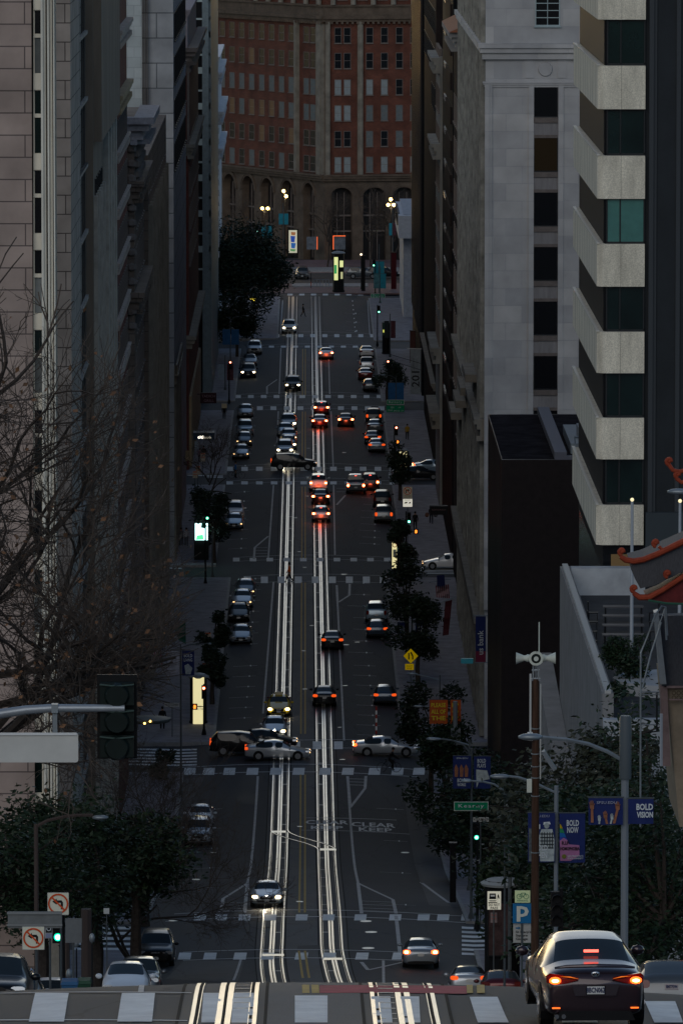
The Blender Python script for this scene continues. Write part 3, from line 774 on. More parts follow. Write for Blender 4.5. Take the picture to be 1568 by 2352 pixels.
for y in range(-40, 1500, 186):
    mb = MB()
    for yy, h in ((8, 38), (40, 70)): fbox(mb, 108, y+yy*2.2, 111, y+yy*2.2+58, Y0_, -.32, -.26)
    mb.build('slot_window', G2, b)
k = 0
for y in range(-172, 1700, 184):
    for y0, h, gl in ((0, 53, (G2, G2, G1)[k % 3]), (62, 82, (G3, G4, G2, G1)[(k*3+1) % 4])):
        ya = y+12+y0; a = P(76.5, ya, Y0_); c = P(98.5, ya+h, Y0_)
        place(window('p', c.x-a.x-.1, a.z-c.z, gl, CRM, mull=0, bar=0, sill=False), 'window', b, lw(b, ((a.x+c.x)/2, Y0_+.5, c.z)))
    mb = MB(); fbox(mb, 76, y+12+146, 98.5, y+12+182, Y0_, -.6, -.3); fbox(mb, 76, y+12+53, 98.5, y+12+62, Y0_, -.6, -.35); mb.build('spandrel', CRM, b)
    k += 1

# --- right side
PAL = mat('pale_concrete', (.3, .31, .34), .7, noise=.2)
X = XX(914, 948); b = building('pale_canopy_building', 'pale concrete building with an overhanging upper storey at the far right end', X+.7, 45, 948, 986, ZZ(492, 948), PAL)
mb = MB(); mb.box(X, 946, ZZ(545, 948), 45, 980, ZZ(493, 948)); mb.build('upper_storey', mat('pale_panel', (.42, .43, .46), .7, noise=.15), b)
side_windows(b, X, 950, 978, 11, 15, 2.6, 3, 1.6, 1.4, 1, [G2, G3], FRD, 8)
BLK = mat('black_tower_cladding', (.008, .009, .011), .7, spec=.03, noise=.5, nscale=.3)
b = building('black_tower', 'black tower on the right beside the brick office block', 13.7, 50, 822, 893, 66, BLK)
for k in range(16):
    mb = MB(); mb.box(13.5, 823+k*4.4, 6, 13.7, 823.6+k*4.4, 66); mb.build('mullion', mat('black_mullion', (.02, .02, .022), .4), b)
side_windows(b, 13.7, 824, 892, 8, 62, 4.2, 4.4, 3.0, 2.4, 1, [G2], FRD, 60, sill=False)
DBR = mat('dark_brown_granite', (.022, .017, .016), .85, spec=.03, noise=.35, nscale=.6)
b = building('dark_brown_tower', 'dark brown granite tower on the right behind the black tower with address banner', 13.6, 50, 729, 800, 66, DBR)
side_windows(b, 13.6, 731, 799, 6, 62, 4.1, 4.5, 2.2, 2.4, 1, [G2, G2, G3], FRD, 80, sill=False)
cornice(b, 1, 13.6, 729, 800, 9, .5, .8, STL)
GRS = mat('weathered_grey_stone', (.2, .2, .185), .85, noise=.4, nscale=.5, bump=.3, stretch=(1, 1, .3))
b = building('bracketed_stone_building', 'weathered grey stone building with small bracketed cornices on the right', 13.3, 50, 690, 712, ZZ(130, 690), GRS)
for y_ in (132, 330, 800): cornice(b, 1, 13.3, 690, 712, ZZ(y_, 690), .9, 1.2, GRS, .9)
cornice(b, 1, 13.3, 690, 712, ZZ(950, 690), 1.0, 1.2, STL, .8)
side_windows(b, 13.3, 691, 711, 6, 47, 3.9, 3.2, 1.4, 2.3, 1, [G2, G3], FRM, 48)
b = building('black_glass_building', 'narrow black glass building with bright painted window glints on the right', 13.5, 50, 640, 688, 62, BLK)
BRT = mat('window_glint_metal', (.7, .72, .7), .25, metal=1)
for k in range(15):
    mb = MB(); mb.box(13.36, 668, 57-k*3.15, 13.5, 676, 57.5-k*3.15); mb.build('sill', BRT, b)  # bright metal strips stand in for light glinting off the windows
    mb = MB(); mb.box(13.3, 643, 56-k*3.15, 13.5, 664, 57.6-k*3.15); mb.build('spandrel', DBR, b)
TIL = mat('terracotta_tiles', (.22, .09, .05), .8, noise=.3, nscale=4)
b = building('tile_roof_building', 'dark building with a terracotta tile roof edge and deep cornice on the right', 13.5, 50, 606, 636, ZZ(75, 606), DBR)
zt = ZZ(72, 606); mb = MB(); mb.add([(12.4, 604, zt), (12.4, 636, zt), (16.5, 636, zt+2.0), (16.5, 604, zt+2.0), (16.5, 604, zt)], [(0, 3, 2, 1), (0, 4, 3)]); mb.build('roof', TIL, b)
cornice(b, 1, 13.5, 605.5, 636, zt-.05, 1.1, 1.3, mat('grey_cornice', (.2, .2, .2), .7), 1.1, front=20)
side_windows(b, 13.5, 607, 635, 6, 45, 3.9, 3.4, 1.6, 2.4, 1, [G2, G2, G1], FRM, 60)
# light stone tower
LST = blocks('light_limestone', (.42, .41, .4), (.32, .32, .325), (.33, .33, .34), 2.1, 1.3, noise=.15, mort_w=.02, off=.43)
YR = 518; X0 = XX(1113, YR); b = building('light_limestone_tower', 'tall light limestone tower with one column of dark windows on the right', X0, 50, YR, 602, 70, LST)
zc = ZZ(98, YR)
cornice(b, 1, X0, YR, 602, zc, .55, 1.2, LST, front=X0+7.4)
cornice(b, 1, X0, YR, 602, ZZ(187, YR), .2, .4, LST, front=X0+7.4)
mb = MB(); c = P(1252, 158, YR); mb.lathe((0, 0, 0), [(.55, 0), (.5, .12)], 14); 
for i, v in enumerate(mb.v): mb.v[i] = Vector((c.x+v.x, YR-v.z, c.z+v.y))
fbox(mb, 1205, 133, 1225, 178, YR, 0, .06); fbox(mb, 1280, 133, 1300, 178, YR, 0, .06); mb.build('medallion', LST, b)
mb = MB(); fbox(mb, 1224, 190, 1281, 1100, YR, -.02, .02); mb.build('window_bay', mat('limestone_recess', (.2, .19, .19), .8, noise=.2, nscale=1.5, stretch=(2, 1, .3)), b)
for x0, x1, d in ((1113, 1127, .18), (1214, 1222.5, .12), (1282, 1290, .12), (1113, 1121, .3)):
    mb = MB(); fbox(mb, x0, 192, x1, 1400, YR, 0, d); mb.build('pilaster', LST, b)
for i in range(8):
    y = 191+i*125.3; a = P(1225, y, YR); c = P(1280, y+75, YR)
    fr = FRD; place(window('L', c.x-a.x-.1, a.z-c.z, G2 if i != 1 else mat('glass_brownish', (.03, .02, .01), .2), fr, mull=0, bar=0, sill=False, pr=.05), 'window', b, lw(b, ((a.x+c.x)/2, YR-.03, c.z)))
    mb = MB(); fbox(mb, 1225, y+78, 1280, y+90, YR, 0, .12); mb.build('window_sill', FRM, b); mb = MB(); fbox(mb, 1225, y+118, 1280, y+125, YR, 0, .1); mb.build('spandrel_ledge', FRM, b)
a = P(1231, -60, YR); c = P(1283, 56, YR); place(window('M', c.x-a.x, a.z-c.z, G2, PB, mull=1, bar=6, sill=True), 'window', b, lw(b, ((a.x+c.x)/2, YR, c.z)))
side_windows(b, X0, 522, 600, 5, 66, 4.05, 4.6, 1.8, 2.5, 1, [G2, G2, G3], FRM, 90)
pilasters(b, 1, X0, 519, 601, 0, 62, 4.6, .9, .35, mat('rough_weathered_stone', (.22, .22, .2), .9, noise=.45, nscale=.8, bump=.4))
for z in (24, 9): cornice(b, 1, X0, YR, 602, z, .8, 1.3, STL, .8)
for k in range(4):
    mb = MB(); mb.box(X0-1.2, 530+k*17, ZZ(790+k*70, 560)-.6, X0, 541+k*17, ZZ(790+k*70, 560)); mb.build('ledge', STL, b)
# polished dark hall
HAL = mat('polished_dark_granite', (.013, .009, .009), .4, noise=.3, nscale=2, spec=.2)
zt = 27.2; b = building('dark_granite_hall', 'low windowless hall of polished dark granite on the right', 12.75, 50, 452, 486, zt, HAL)
mb = MB(); mb.box(12.8, 452.42, zt-.3, 50, 485.38, zt+.02); mb.build('roof', mat('roof_felt', (.022, .02, .022), 1, spec=0, noise=.5, nscale=.8), b); mb = MB(); zr = zt+.02
mb.box(16.2, 452, zt, 17.0, 486, zt+.5); mb.box(17, 452, zt, 50, 452.4, zt+.25); mb.build('roof_parapet', mat('parapet_cap', (.12, .12, .14), .7), b)
mb = MB(); mb.box(17.4, 456, zt, 22, 470, zt+.7); mb.box(18, 459, zt+.7, 19.5, 462, zt+1.5); mb.box(20.5, 463, zt+.7, 21.5, 468, zt+1.3)
mb.tube([(17.6, 454, zt), (17.6, 454, zt+1.3), (19.8, 454, zt+1.3)], .09, 6); mb.lathe((19.9, 453.5, zt), [(.35, 0), (.35, .9), (.5, .95), (.5, 1.1)], 10); mb.build('roof_plant', STEEL, b)
mb = MB(); mb.box(23, 450, 0, 50, 486, 24); mb.build('lower_wing', DBR, b)
for k in range(1, 12):
    mb = MB(); mb.box(12.72, 452, 0, 12.75, 486, .01) if 0 else mb.box(12.735, 452+k*2.9, 2, 12.75, 452.04+k*2.9, 27); mb.build('panel_joint', BLACK, b)
# dark shadowed building behind hall
# banded tower
YT = 320; XT = XX(1371, YT, 600); XE = XX(1480, YT, 600)
b = building('banded_concrete_tower', 'tower of rough pale concrete bands and dark green glass at the right edge', XT+.35, XE+.02, YT+.3, 349, 68, G2)
SPN = mat('exposed_aggregate_concrete', (.58, .54, .44), .9, noise=.24, nscale=1.6, bump=0, stretch=(1, 1, .22))
def aggregate(m):
    n = m.node_tree.nodes; l = m.node_tree.links; b_ = n['Principled BSDF']; tc = n.new('ShaderNodeTexCoord')
    z_ = n.new('ShaderNodeTexNoise'); z_.inputs['Scale'].default_value = 22; z_.inputs['Detail'].default_value = 3; l.new(tc.outputs['Object'], z_.inputs[0])
    r_ = n.new('ShaderNodeMapRange'); r_.inputs[1].default_value = .35; r_.inputs[2].default_value = .65; r_.inputs[3].default_value = .8; r_.inputs[4].default_value = 1.18; l.new(z_.outputs[0], r_.inputs[0])
    src = b_.inputs['Base Color'].links[0].from_socket; sc = n.new('ShaderNodeVectorMath'); sc.operation = 'SCALE'
    l.new(src, sc.inputs[0]); l.new(r_.outputs[0], sc.inputs['Scale']); l.new(sc.outputs[0], b_.inputs['Base Color'])
aggregate(SPN)
y = 1160.0; i = 0
spz = []
for (ya, yb) in ((1160, 1252), (960, 1055), (762, 857), (560, 658), (357, 456), (150, 250), (-52, 44), (-250, -156)):
    z1, z0 = ZZ(ya, YT, 1400), ZZ(yb, YT, 1400)
    mb = MB(); ch = .25
    # street side thins towards a sill; viewer side full
    mb.prism([(XT, YT+ch, z0), (XT+ch, YT, z0), (XE, YT, z0), (XE, YT+.28, z0), (XE, 349, z0), (XT, 349, z0)], (0, 0, z1-z0))
    sp_ = mb.build('spandrel', SPN, b)
    mb = MB()
    for q in (.98,): mb.box(XT+q+.1, YT-.004, z0, XT+q+.112, YT+.01, z1)
    for q in range(1, 10): mb.box(XT-.004, YT+q*2.9, z0, XT+.01, YT+q*2.9+.03, z1)
    mb.build('panel_joint', mat('joint_dark', (.1, .09, .08), .9), sp_)
    mb = MB(); mb.box(XT-.03, YT+.1, z1, XT+.12, 349, z1+.06); mb.build('sill', mat('worn_sill', (.5, .48, .42), .5), b)
    if ya > -200:
        mb = MB(); mb.box(XT+.3, YT+.3, z1+.02, XT+.36, 348.9, z1+(ZZ(ya, YT)-ZZ(ya+104, YT))); mb.build('side_blackout', BLACK, b)  # matt black sheet added over the glass to suppress its reflections
        zw0, zw1 = z1, z1+(ZZ(ya, YT)-ZZ(ya+104, YT))
        gl = G5 if ya == 560 else (G1 if i % 3 else G2)
        mb = MB(); w0 = XT+.42; wm = w0+(XE-w0)*.36
        for a_, c_ in ((w0+.06, wm-.03), (wm+.03, XE-.06)):
            mb.box(a_, YT+.24, zw0+.1, c_, YT+.29, zw1-.04)
        fr = MB(); fr.box(w0, YT+.2, zw0+.06, w0+.06, YT+.3, zw1); fr.box(wm-.03, YT+.2, zw0+.06, wm+.03, YT+.3, zw1); fr.box(XE-.06, YT+.2, zw0+.06, XE, YT+.3, zw1); fr.box(w0, YT+.2, zw0, XE, YT+.3, zw0+.1)
        f = fr.build('window', FRD, b); mb.build('pane', (G5 if ya+0 == 560 else G1), f)
    i += 1
mb = MB(); mb.box(XT+.34, YT+.5, ZZ(1252, YT)-1.3, XE, 349, ZZ(1252, YT)-.01); mb.build('soffit', BLACK, b)
WRM = mat('dim_warm_lobby', (.12, .08, .04), .6, em=(1, .6, .2), es=.03)
mb = MB(); mb.box(XT+.7, YT+.25, ZZ(1306, YT), XX(1462, YT), YT+.3, ZZ(1275, YT)); mb.build('lobby_glass', WRM, b)
DWL = mat('dark_blue_metal_panels', (.017, .021, .025), .6, noise=.2, nscale=.6)
b2 = building('dark_panel_tower', 'plain dark blue grey panelled wall rising along the right edge', XE+.03, 60, YT+.4, 352, 72, DWL)
mb = MB()
for x0, x1, d in ((1492, 1496, .25), (1502, 1503.5, .1), (1555, 1558, .1)): fbox(mb, x0, -200, x1, 1190, YT+.4, 0, d)
mb.build('vertical_fin', mat('fin_dark', (.04, .046, .052), .5), b2)
mb = MB(); fbox(mb, 1481, 1175, 1600, 1268, YT+.4, 0, .5); mb.build('canopy_panel', mat('canopy_dark', (.035, .045, .052), .6), b2)
# ---------------- vehicles ----------------
TYRE = mat('tyre_rubber', (.012, .012, .013), .8); RIM = mat('alloy_rim', (.35, .36, .38), .3, metal=.9)
CGL = mat('car_glass', (.015, .022, .027), .1, spec=.3, coat=0)
TRIM = mat('black_car_trim', (.008, .008, .009), .45)
CHR = mat('chrome', (.6, .62, .65), .15, metal=1)
LENS = mat('clear_lamp_lens', (.4, .42, .45), .15, metal=.6)
TAILOFF = mat('red_lamp_lens', (.12, .006, .004), .2, coat=.5)
TAILGL = glow('brake_lamp_glow', (1, .11, .015), 4); TAILC = glow('brake_lamp_core', (1, .55, .25), 11)
TAILDIM = glow('tail_lamp_dim', (1, .1, .01), .9)
HEADW = glow('headlamp_white', (1, .9, .65), 14); HEADR = glow('headlamp_rim', (1, .7, .3), 2.2)
HEADP = glow('parking_lamp', (1, .6, .25), 2.5); AMB = glow('indicator_amber', (1, .25, .02), 8)
BRAKE3 = glow('high_brake_lamp', (1, .12, .08), 3)
PLATE = mat('number_plate', (.5, .5, .48), .5)
def paint(name, c, metal=.5, rough=.28): return mat('paint_'+name, c, rough, metal=metal, coat=.8)
PAINT = {'silver': paint('silver', (.4, .43, .46)), 'white': paint('white', (.62, .64, .66), .0), 'black': mat('paint_black', (.007, .008, .01), .3, metal=.1, coat=.3),
         'grey': paint('grey', (.09, .1, .11)), 'blue': paint('blue', (.03, .05, .08)), 'red': paint('red', (.09, .008, .01)),
         'yellow': paint('yellow', (.5, .36, .03), 0, .4), 'maroon': paint('mauve_grey', (.035, .022, .028)), 'lblue': paint('pale_blue', (.2, .27, .33)),
         'steel': paint('steel', (.2, .23, .26))}
# stations: y fraction, z low, z shoulder, z top, half width factor, top half width factor, cabin flag to next
KIND = {
 'sedan': (4.8, 1.84, 1.45, .34, [(0, .28, .5, .6, .70, .5), (.02, .2, .58, .68, .86, .66), (.1, .18, .68, .78, .97, .76), (.25, .18, .86, .96, 1, .78),
   (.30, .18, .89, 1.0, 1, .77), (.42, .18, .92, 1.36, 1, .62), (.54, .18, .94, 1.45, 1, .63), (.56, .18, .94, 1.45, 1, .63), (.70, .18, .96, 1.40, 1, .61),
   (.83, .18, .98, 1.12, .99, .70), (.95, .22, .95, 1.06, .93, .74), (.985, .26, .9, 1.0, .88, .7), (1, .32, .7, .8, .8, .6)], (4, 5), (8, 9), [(5, 6), (7, 8)]),
 'hatch': (4.4, 1.78, 1.5, .33, [(0, .28, .5, .62, .72, .5), (.02, .2, .6, .7, .88, .68), (.1, .18, .72, .84, .98, .76), (.22, .18, .9, 1.0, 1, .78),
   (.26, .18, .93, 1.06, 1, .77), (.42, .18, .95, 1.42, 1, .64), (.56, .18, .97, 1.5, 1, .65), (.58, .18, .97, 1.5, 1, .65), (.80, .18, 1.0, 1.44, .98, .62),
   (.95, .22, 1.02, 1.14, .94, .66), (.98, .26, .95, 1.05, .92, .7), (.995, .3, .8, .9, .88, .66), (1, .34, .6, .7, .8, .6)], (4, 5), (8, 9), [(5, 6), (7, 8)]),
 'suv': (4.8, 1.9, 1.74, .37, [(0, .34, .6, .8, .76, .55), (.015, .28, .75, .92, .9, .7), (.08, .26, .9, 1.02, .98, .8), (.22, .26, 1.02, 1.12, 1, .82),
   (.26, .26, 1.04, 1.16, 1, .8), (.38, .26, 1.06, 1.64, 1, .68), (.54, .26, 1.08, 1.74, 1, .7), (.56, .26, 1.08, 1.74, 1, .7), (.88, .26, 1.1, 1.7, .99, .69),
   (.965, .3, 1.1, 1.24, .97, .76), (.985, .32, 1.0, 1.1, .95, .78), (.995, .34, .8, .9, .92, .76), (1, .38, .6, .7, .86, .7)], (4, 5), (8, 9), [(5, 6), (7, 8)]),
 'pickup': (5.6, 1.98, 1.86, .4, [(0, .4, .7, .95, .8, .6), (.015, .34, .9, 1.05, .92, .74), (.07, .3, 1.0, 1.12, .99, .84), (.2, .3, 1.08, 1.2, 1, .84),
   (.23, .3, 1.1, 1.24, 1, .82), (.32, .3, 1.12, 1.78, 1, .72), (.42, .3, 1.14, 1.86, 1, .73), (.44, .3, 1.14, 1.86, 1, .73), (.58, .3, 1.14, 1.82, 1, .72),
   (.615, .3, 1.14, 1.2, 1, .86), (.98, .34, 1.14, 1.2, .99, .88), (.99, .36, 1.1, 1.18, .98, .88), (1, .4, .9, 1.0, .95, .85)], (4, 5), (8, 9), [(5, 6), (7, 8)]),
}
CARM = {}
def car_meshes(kind, pnt):
    if (kind, pnt) in CARM: return CARM[(kind, pnt)]
    L, Wd, H, wr, st, ws, rw, sg = KIND[kind]; hw = Wd/2
    vs = []; rows = []
    for (t, zl, zs, zt, wf, tf) in st:
        y = -L/2+t*L; w = hw*wf; tw = min(hw*tf, w*.97)
        cr = [(w*.9, zl), (w*.985, zl+.12), (w, (zl+zs)/2+.05), (w*.985, zs), (tw+.03, zt-.05), (tw*.8, zt-.004), (0, zt+.012)]
        row = []
        for x, z in cr: row.append(len(vs)); vs.append((x, y, z))
        for x, z in reversed(cr[:-1]): row.append(len(vs)); vs.append((-x, y, z))
        rows.append(row)
    fs = []; mi = []; m = len(rows[0])
    for i in range(len(rows)-1):
        for k in range(m-1):
            f = (rows[i][k], rows[i+1][k], rows[i+1][k+1], rows[i][k+1]); t = 0
            if (i, i+1) == ws and k in (4, 5, 6, 7): t = 1
            elif (i, i+1) == rw and k in (4, 5, 6, 7): t = 2
            elif (i, i+1) in sg and k in (3, 8): t = 3
            elif (i, i+1) == rw and k in (3, 8) and kind != 'pickup': t = 3 if kind != 'suv' else 0
            elif (i, i+1) == ws and k in (3, 8): t = 0
            fs.append(f); mi.append(t)
        fs.append((rows[i][0], rows[i][-1], rows[i+1][-1], rows[i+1][0])); mi.append(0)
    for r, rev in ((rows[0], 0), (rows[-1], 1)):
        n = len(r)
        for k in range(n//2):
            q = (r[k], r[k+1], r[n-2-k], r[n-1-k]) if k != n//2-1 else (r[k], r[k+1], r[n-1-k])
            q = tuple(dict.fromkeys(q))
            if len(q) > 2: fs.append(q[::-1] if rev else q); mi.append(0)
    me = bpy.data.meshes.new('c'); me.from_pydata(vs, [], fs); me.polygons.foreach_set('material_index', mi)
    for k in range(4): me.materials.append(PAINT[pnt])
    o = bpy.data.objects.new('c', me); COL.objects.link(o)
    s = o.modifiers.new('s', 'SUBSURF'); s.levels = 2; s.render_levels = 2
    bm = bmesh.new(); bm.from_mesh(me)
    cl = bm.edges.layers.float.new('crease_edge')
    for e in bm.edges:
        ms = {f.material_index for f in e.link_faces}
        if len(ms) > 1: e[cl] = .75
    bmesh.ops.recalc_face_normals(bm, faces=bm.faces); bm.to_mesh(me); bm.free()
    dg = bpy.context.evaluated_depsgraph_get(); ev = bpy.data.meshes.new_from_object(o.evaluated_get(dg)); bpy.data.objects.remove(o)
    out = {}
    for tag_, nm, mm in ((0, 'body', PAINT[pnt]), (1, 'windscreen', CGL), (2, 'rear_window', CGL), (3, 'side_window', CGL)):
        for sd in ((0,) if tag_ != 3 else (1, -1)):
            idx = {}; v2 = []; f2 = []
            for p in ev.polygons:
                if p.material_index != tag_: continue
                if sd and p.center.x*sd < 0: continue
                q = []
                for vi in p.vertices:
                    if vi not in idx: idx[vi] = len(v2); v2.append(tuple(ev.vertices[vi].co))
                    q.append(idx[vi])
                f2.append(q)
            mm_ = bpy.data.meshes.new(nm); mm_.from_pydata(v2, [], f2); mm_.materials.append(mm)
            mm_.polygons.foreach_set('use_smooth', [True]*len(f2)); mm_.update(); out[(nm, sd)] = mm_
    bpy.data.meshes.remove(ev)
    # wheels
    mb = MB(); n = 16
    for (r0, x0, x1, m_) in ((wr, -.11, .11, 0),):
        mb.tube([(x0, 0, 0), (x0+.02, 0, 0), (x1-.02, 0, 0), (x1, 0, 0)], [r0*.95, r0, r0, r0*.95], n, m_)
    out['tyre'] = mb.mesh('tyre', TYRE, True)
    mb = MB(); mb.tube([(.1, 0, 0), (.118, 0, 0)], wr*.62, n)
    for k in range(5):
        a = 2*pi*k/5; mb.M = Matrix.Rotation(a, 4, 'X'); mb.box(.118, -.035, 0, .128, .035, wr*.6)
    mb.M = None; out['rim'] = mb.mesh('rim', RIM)
    mb = MB(); mb.tube([(-.12, 0, 0), (.12, 0, 0)], wr*1.14, n); out['arch'] = mb.mesh('wheel_arch', TRIM)
    mb = MB(); mb.ball((.12, 0, 0), .12, 8, 0, (1.1, .55, .75)); out['mirror'] = mb.mesh('mirror', PAINT[pnt], 2)
    CARM[(kind, pnt)] = out; return out
LM = {}
def lamp(key, w, h, d, m, z=0):
    if key in LM: return LM[key]
    mb = MB(); n = 12
    mb.tube([(0, -d/2, 0), (0, d/2, 0)], 1, n)
    for i, v in enumerate(mb.v):
        # superellipse lens
        a = atan2(v.z, v.x); c, s = cos(a), sin(a)
        v.x = (abs(c)**.6)*(1 if c > 0 else -1)*w/2; v.z = (abs(s)**.6)*(1 if s > 0 else -1)*h/2
    LM[key] = mb.mesh('lamp', m, True); return LM[key]
NCAR = 0
def car(kind, pnt, X, Y, label, head='us', front='off', rear='off', name='parked_car', group=None, Z=None, spin=0, pitch=None, zs=1.0, dy=0, roof_rack=False, simple=False, sign=None):
    """head: us = nose towards the viewer, away, right, left"""
    global NCAR; NCAR += 1
    L, Wd, H, wr, st, *_ = KIND[kind]; hw = Wd/2
    rz = {'us': 0, 'away': pi, 'right': pi/2, 'left': -pi/2}[head]+spin
    z = gz(X, Y) if Z is None else Z
    sl = (gz(X, Y+1.4)-gz(X, Y-1.4))/2.8
    M = Matrix.Translation((X, Y, z+.01)) @ Matrix.Rotation(math.atan(sl) if pitch is None else pitch, 4, 'X') @ Matrix.Rotation(rz, 4, 'Z') @ Matrix.Diagonal((1, 1, zs, 1))
    r = thing(name, label, 'car' if kind != 'pickup' else 'pickup truck', (0, 0, 0), group=group, M=M)
    cm = car_meshes(kind, pnt)
    place(cm[('body', 0)], 'body', r)
    place(cm[('windscreen', 0)], 'windscreen', r); place(cm[('rear_window', 0)], 'rear_window', r)
    for s in (1, -1): place(cm[('side_window', s)], 'side_window', r)
    for s in (1, -1):
        for yf in (-.31, .29):
            y = yf*L; place(cm['arch'], 'wheel_arch', r, (s*(hw-.125), y, wr+.02))
            w = place(cm['tyre'], 'wheel', r, (s*(hw-.105), y, wr), 0 if s > 0 else pi)
            place(cm['rim'], 'rim', w)
        place(cm['mirror'], 'mirror', r, (s*(hw*1.0)+(0 if s > 0 else -.0), -L/2+L*.31, (st[4][2]+.08)), 0 if s > 0 else pi)
    # front lamps
    zf = st[1][2]+.04; zr = st[10][2]-.06 if kind != 'pickup' else .95
    fl = {'off': LENS, 'on': HEADR, 'park': LENS}[front]
    for s in (1, -1):
        h = place(lamp('h'+fl.name, .36, .17, .3, fl), 'headlight', r, (s*hw*.72, -L/2+.19, zf))
        if front == 'on': place(lamp('hc', .24, .15, .1, HEADW), 'bulb', h, (0, -.17, 0))
        if front == 'park': place(lamp('hp', .16, .09, .1, HEADP), 'bulb', h, (s*.06, -.15, -.02))
    place(lamp('grille', hw*.9, .2, .2, TRIM) if 0 else lamp('grille'+kind, hw*.85, .2 if kind in ('sedan', 'hatch') else .3, .2, TRIM), 'grille', r, (0, -L/2+.07, zf-.06))
    place(lamp('chrb', hw*.5, .05, .2, CHR), 'badge_bar', r, (0, -L/2+.04, zf+.0))
    place(lamp('lowg'+kind, hw*1.25, .13, .2, TRIM), 'lower_grille', r, (0, -L/2+.09, st[0][1]+.1))
    rl = {'off': TAILOFF, 'on': TAILGL, 'dim': TAILDIM}[rear]
    tw, th_ = (.38, .2) if kind in ('sedan', 'hatch') else (.24, .36)
    for s in (1, -1):
        t = place(lamp('t'+rl.name+kind, tw, th_, .22, rl), 'taillight', r, (s*hw*.78, L/2-.12, zr))
        if rear == 'on': place(lamp('tc', .2, .14, .1, TAILC), 'bulb', t, (s*.02, .1, 0))
    if rear == 'on': place(lamp('b3', .22, .06, .08, BRAKE3), 'high_brake_light', r, (0, -L/2+L*(st[8][0]+.02)+.05, H-.12 if kind != 'sedan' else H-.2))
    zp = zr-.14 if kind in ('sedan',) else zr-.2
    place(lamp('pl', .34, .16, .06, PLATE), 'number_plate', r, (0, L/2-.02 if kind != 'hatch' else L/2-.04, zp))
    place(lamp('pl', .34, .16, .06, PLATE), 'number_plate', r, (0, -L/2-.0, st[0][1]+.16))
    place(lamp('rb'+kind, hw*1.5, .16, .16, TRIM), 'rear_bumper_trim', r, (0, L/2-.05, st[-1][1]+.04))
    if roof_rack:
        for s in (1, -1):
            mb = MB(); mb.tube([(s*hw*.6, -.6, H+.0), (s*hw*.6, -.5, H+.06), (s*hw*.6, 1.4, H+.06), (s*hw*.6, 1.5, H)], .03, 5); mb.build('roof_rail', CHR, r, local=True)
    if sign:
        mb = MB(); mb.box(-.3, -.15, H-.02, .3, .15, H+.2); mb.build('roof_sign', mat('taxi_sign', (.5, .45, .3), .5), r, local=True)
    return r
def carpx(kind, pnt, x, y, label, back=None, **k):
    """x = centre, y = bottom of the near end in the picture"""
    g_ = G(x, y); L = KIND[kind][0]
    hd = k.get('head', 'us')
    Y = g_.y+(L/2-.3 if hd in ('us', 'away') else .8)
    return car(kind, pnt, g_.x*(Y/g_.y) if False else g_.x, Y, label, **k)
def head_glow(X, Y, e=260):
    """the light a pair of lit headlamps throws on the road ahead"""
    l = bpy.data.lights.new('headlight_beam', 'SPOT'); l.energy = e; l.spot_size = radians(70); l.spot_blend = .8; l.color = (1, .85, .6); l.shadow_soft_size = .15
    o = bpy.data.objects.new('headlight_beam', l); COL.objects.link(o); o.location = (X, Y-.1, gz(X, Y)+.7); o.rotation_euler = (radians(62), 0, pi)
GP = 'cars parked along the left kerb'; GR = 'cars parked along the right kerb'; GQ = 'cars queuing towards the viewer'; GA = 'cars driving away from the viewer'; GX = 'cars crossing on the side streets'
# towards the viewer
c = carpx('sedan', 'silver', 612, 2086, 'silver sedan with bright headlights driving up the left tracks, nearest of the oncoming cars', front='on', name='moving_car', group=GQ)
carpx('sedan', 'silver', 630, 1698, 'silver sedan with lit headlights waiting behind the crossing sedan', front='on', name='moving_car', group=GQ)
carpx('sedan', 'yellow', 640, 1647, 'yellow taxi waiting behind the silver sedan', front='on', name='taxi', group=GQ, sign=1)
for x, y, k, p, lb, fr in ((662, 988, 'suv', 'steel', 'dark suv with bright headlights at the back of the waiting queue', 'on'), (655, 1004, 'sedan', 'lblue', 'pale blue sedan second from the back of the waiting queue', 'off'),
                       (663, 1018, 'sedan', 'silver', 'silver sedan with one lit lamp in the middle of the waiting queue', 'on'), (662, 1034, 'hatch', 'steel', 'grey hatchback behind the last silver car of the queue', 'on'),
                       (654, 1050, 'suv', 'silver', 'silver suv at the head of the queue, half hidden by the black crossing car', 'on'),
                       (664, 766, 'suv', 'white', 'white suv with bright headlights, farthest of the oncoming cars', 'on'), (672, 899, 'suv', 'black', 'black suv with silver bonnet approaching alone before the far junction', 'on')):
    carpx(k, p, x, y, lb, front=fr, name='moving_car', group=GQ)
for x, y, e in ((612, 2086, 500), (664, 766, 700), (672, 899, 500), (630, 1698, 250), (654, 1055, 600)):
    g_ = G(x, y); head_glow(g_.x, g_.y, e)
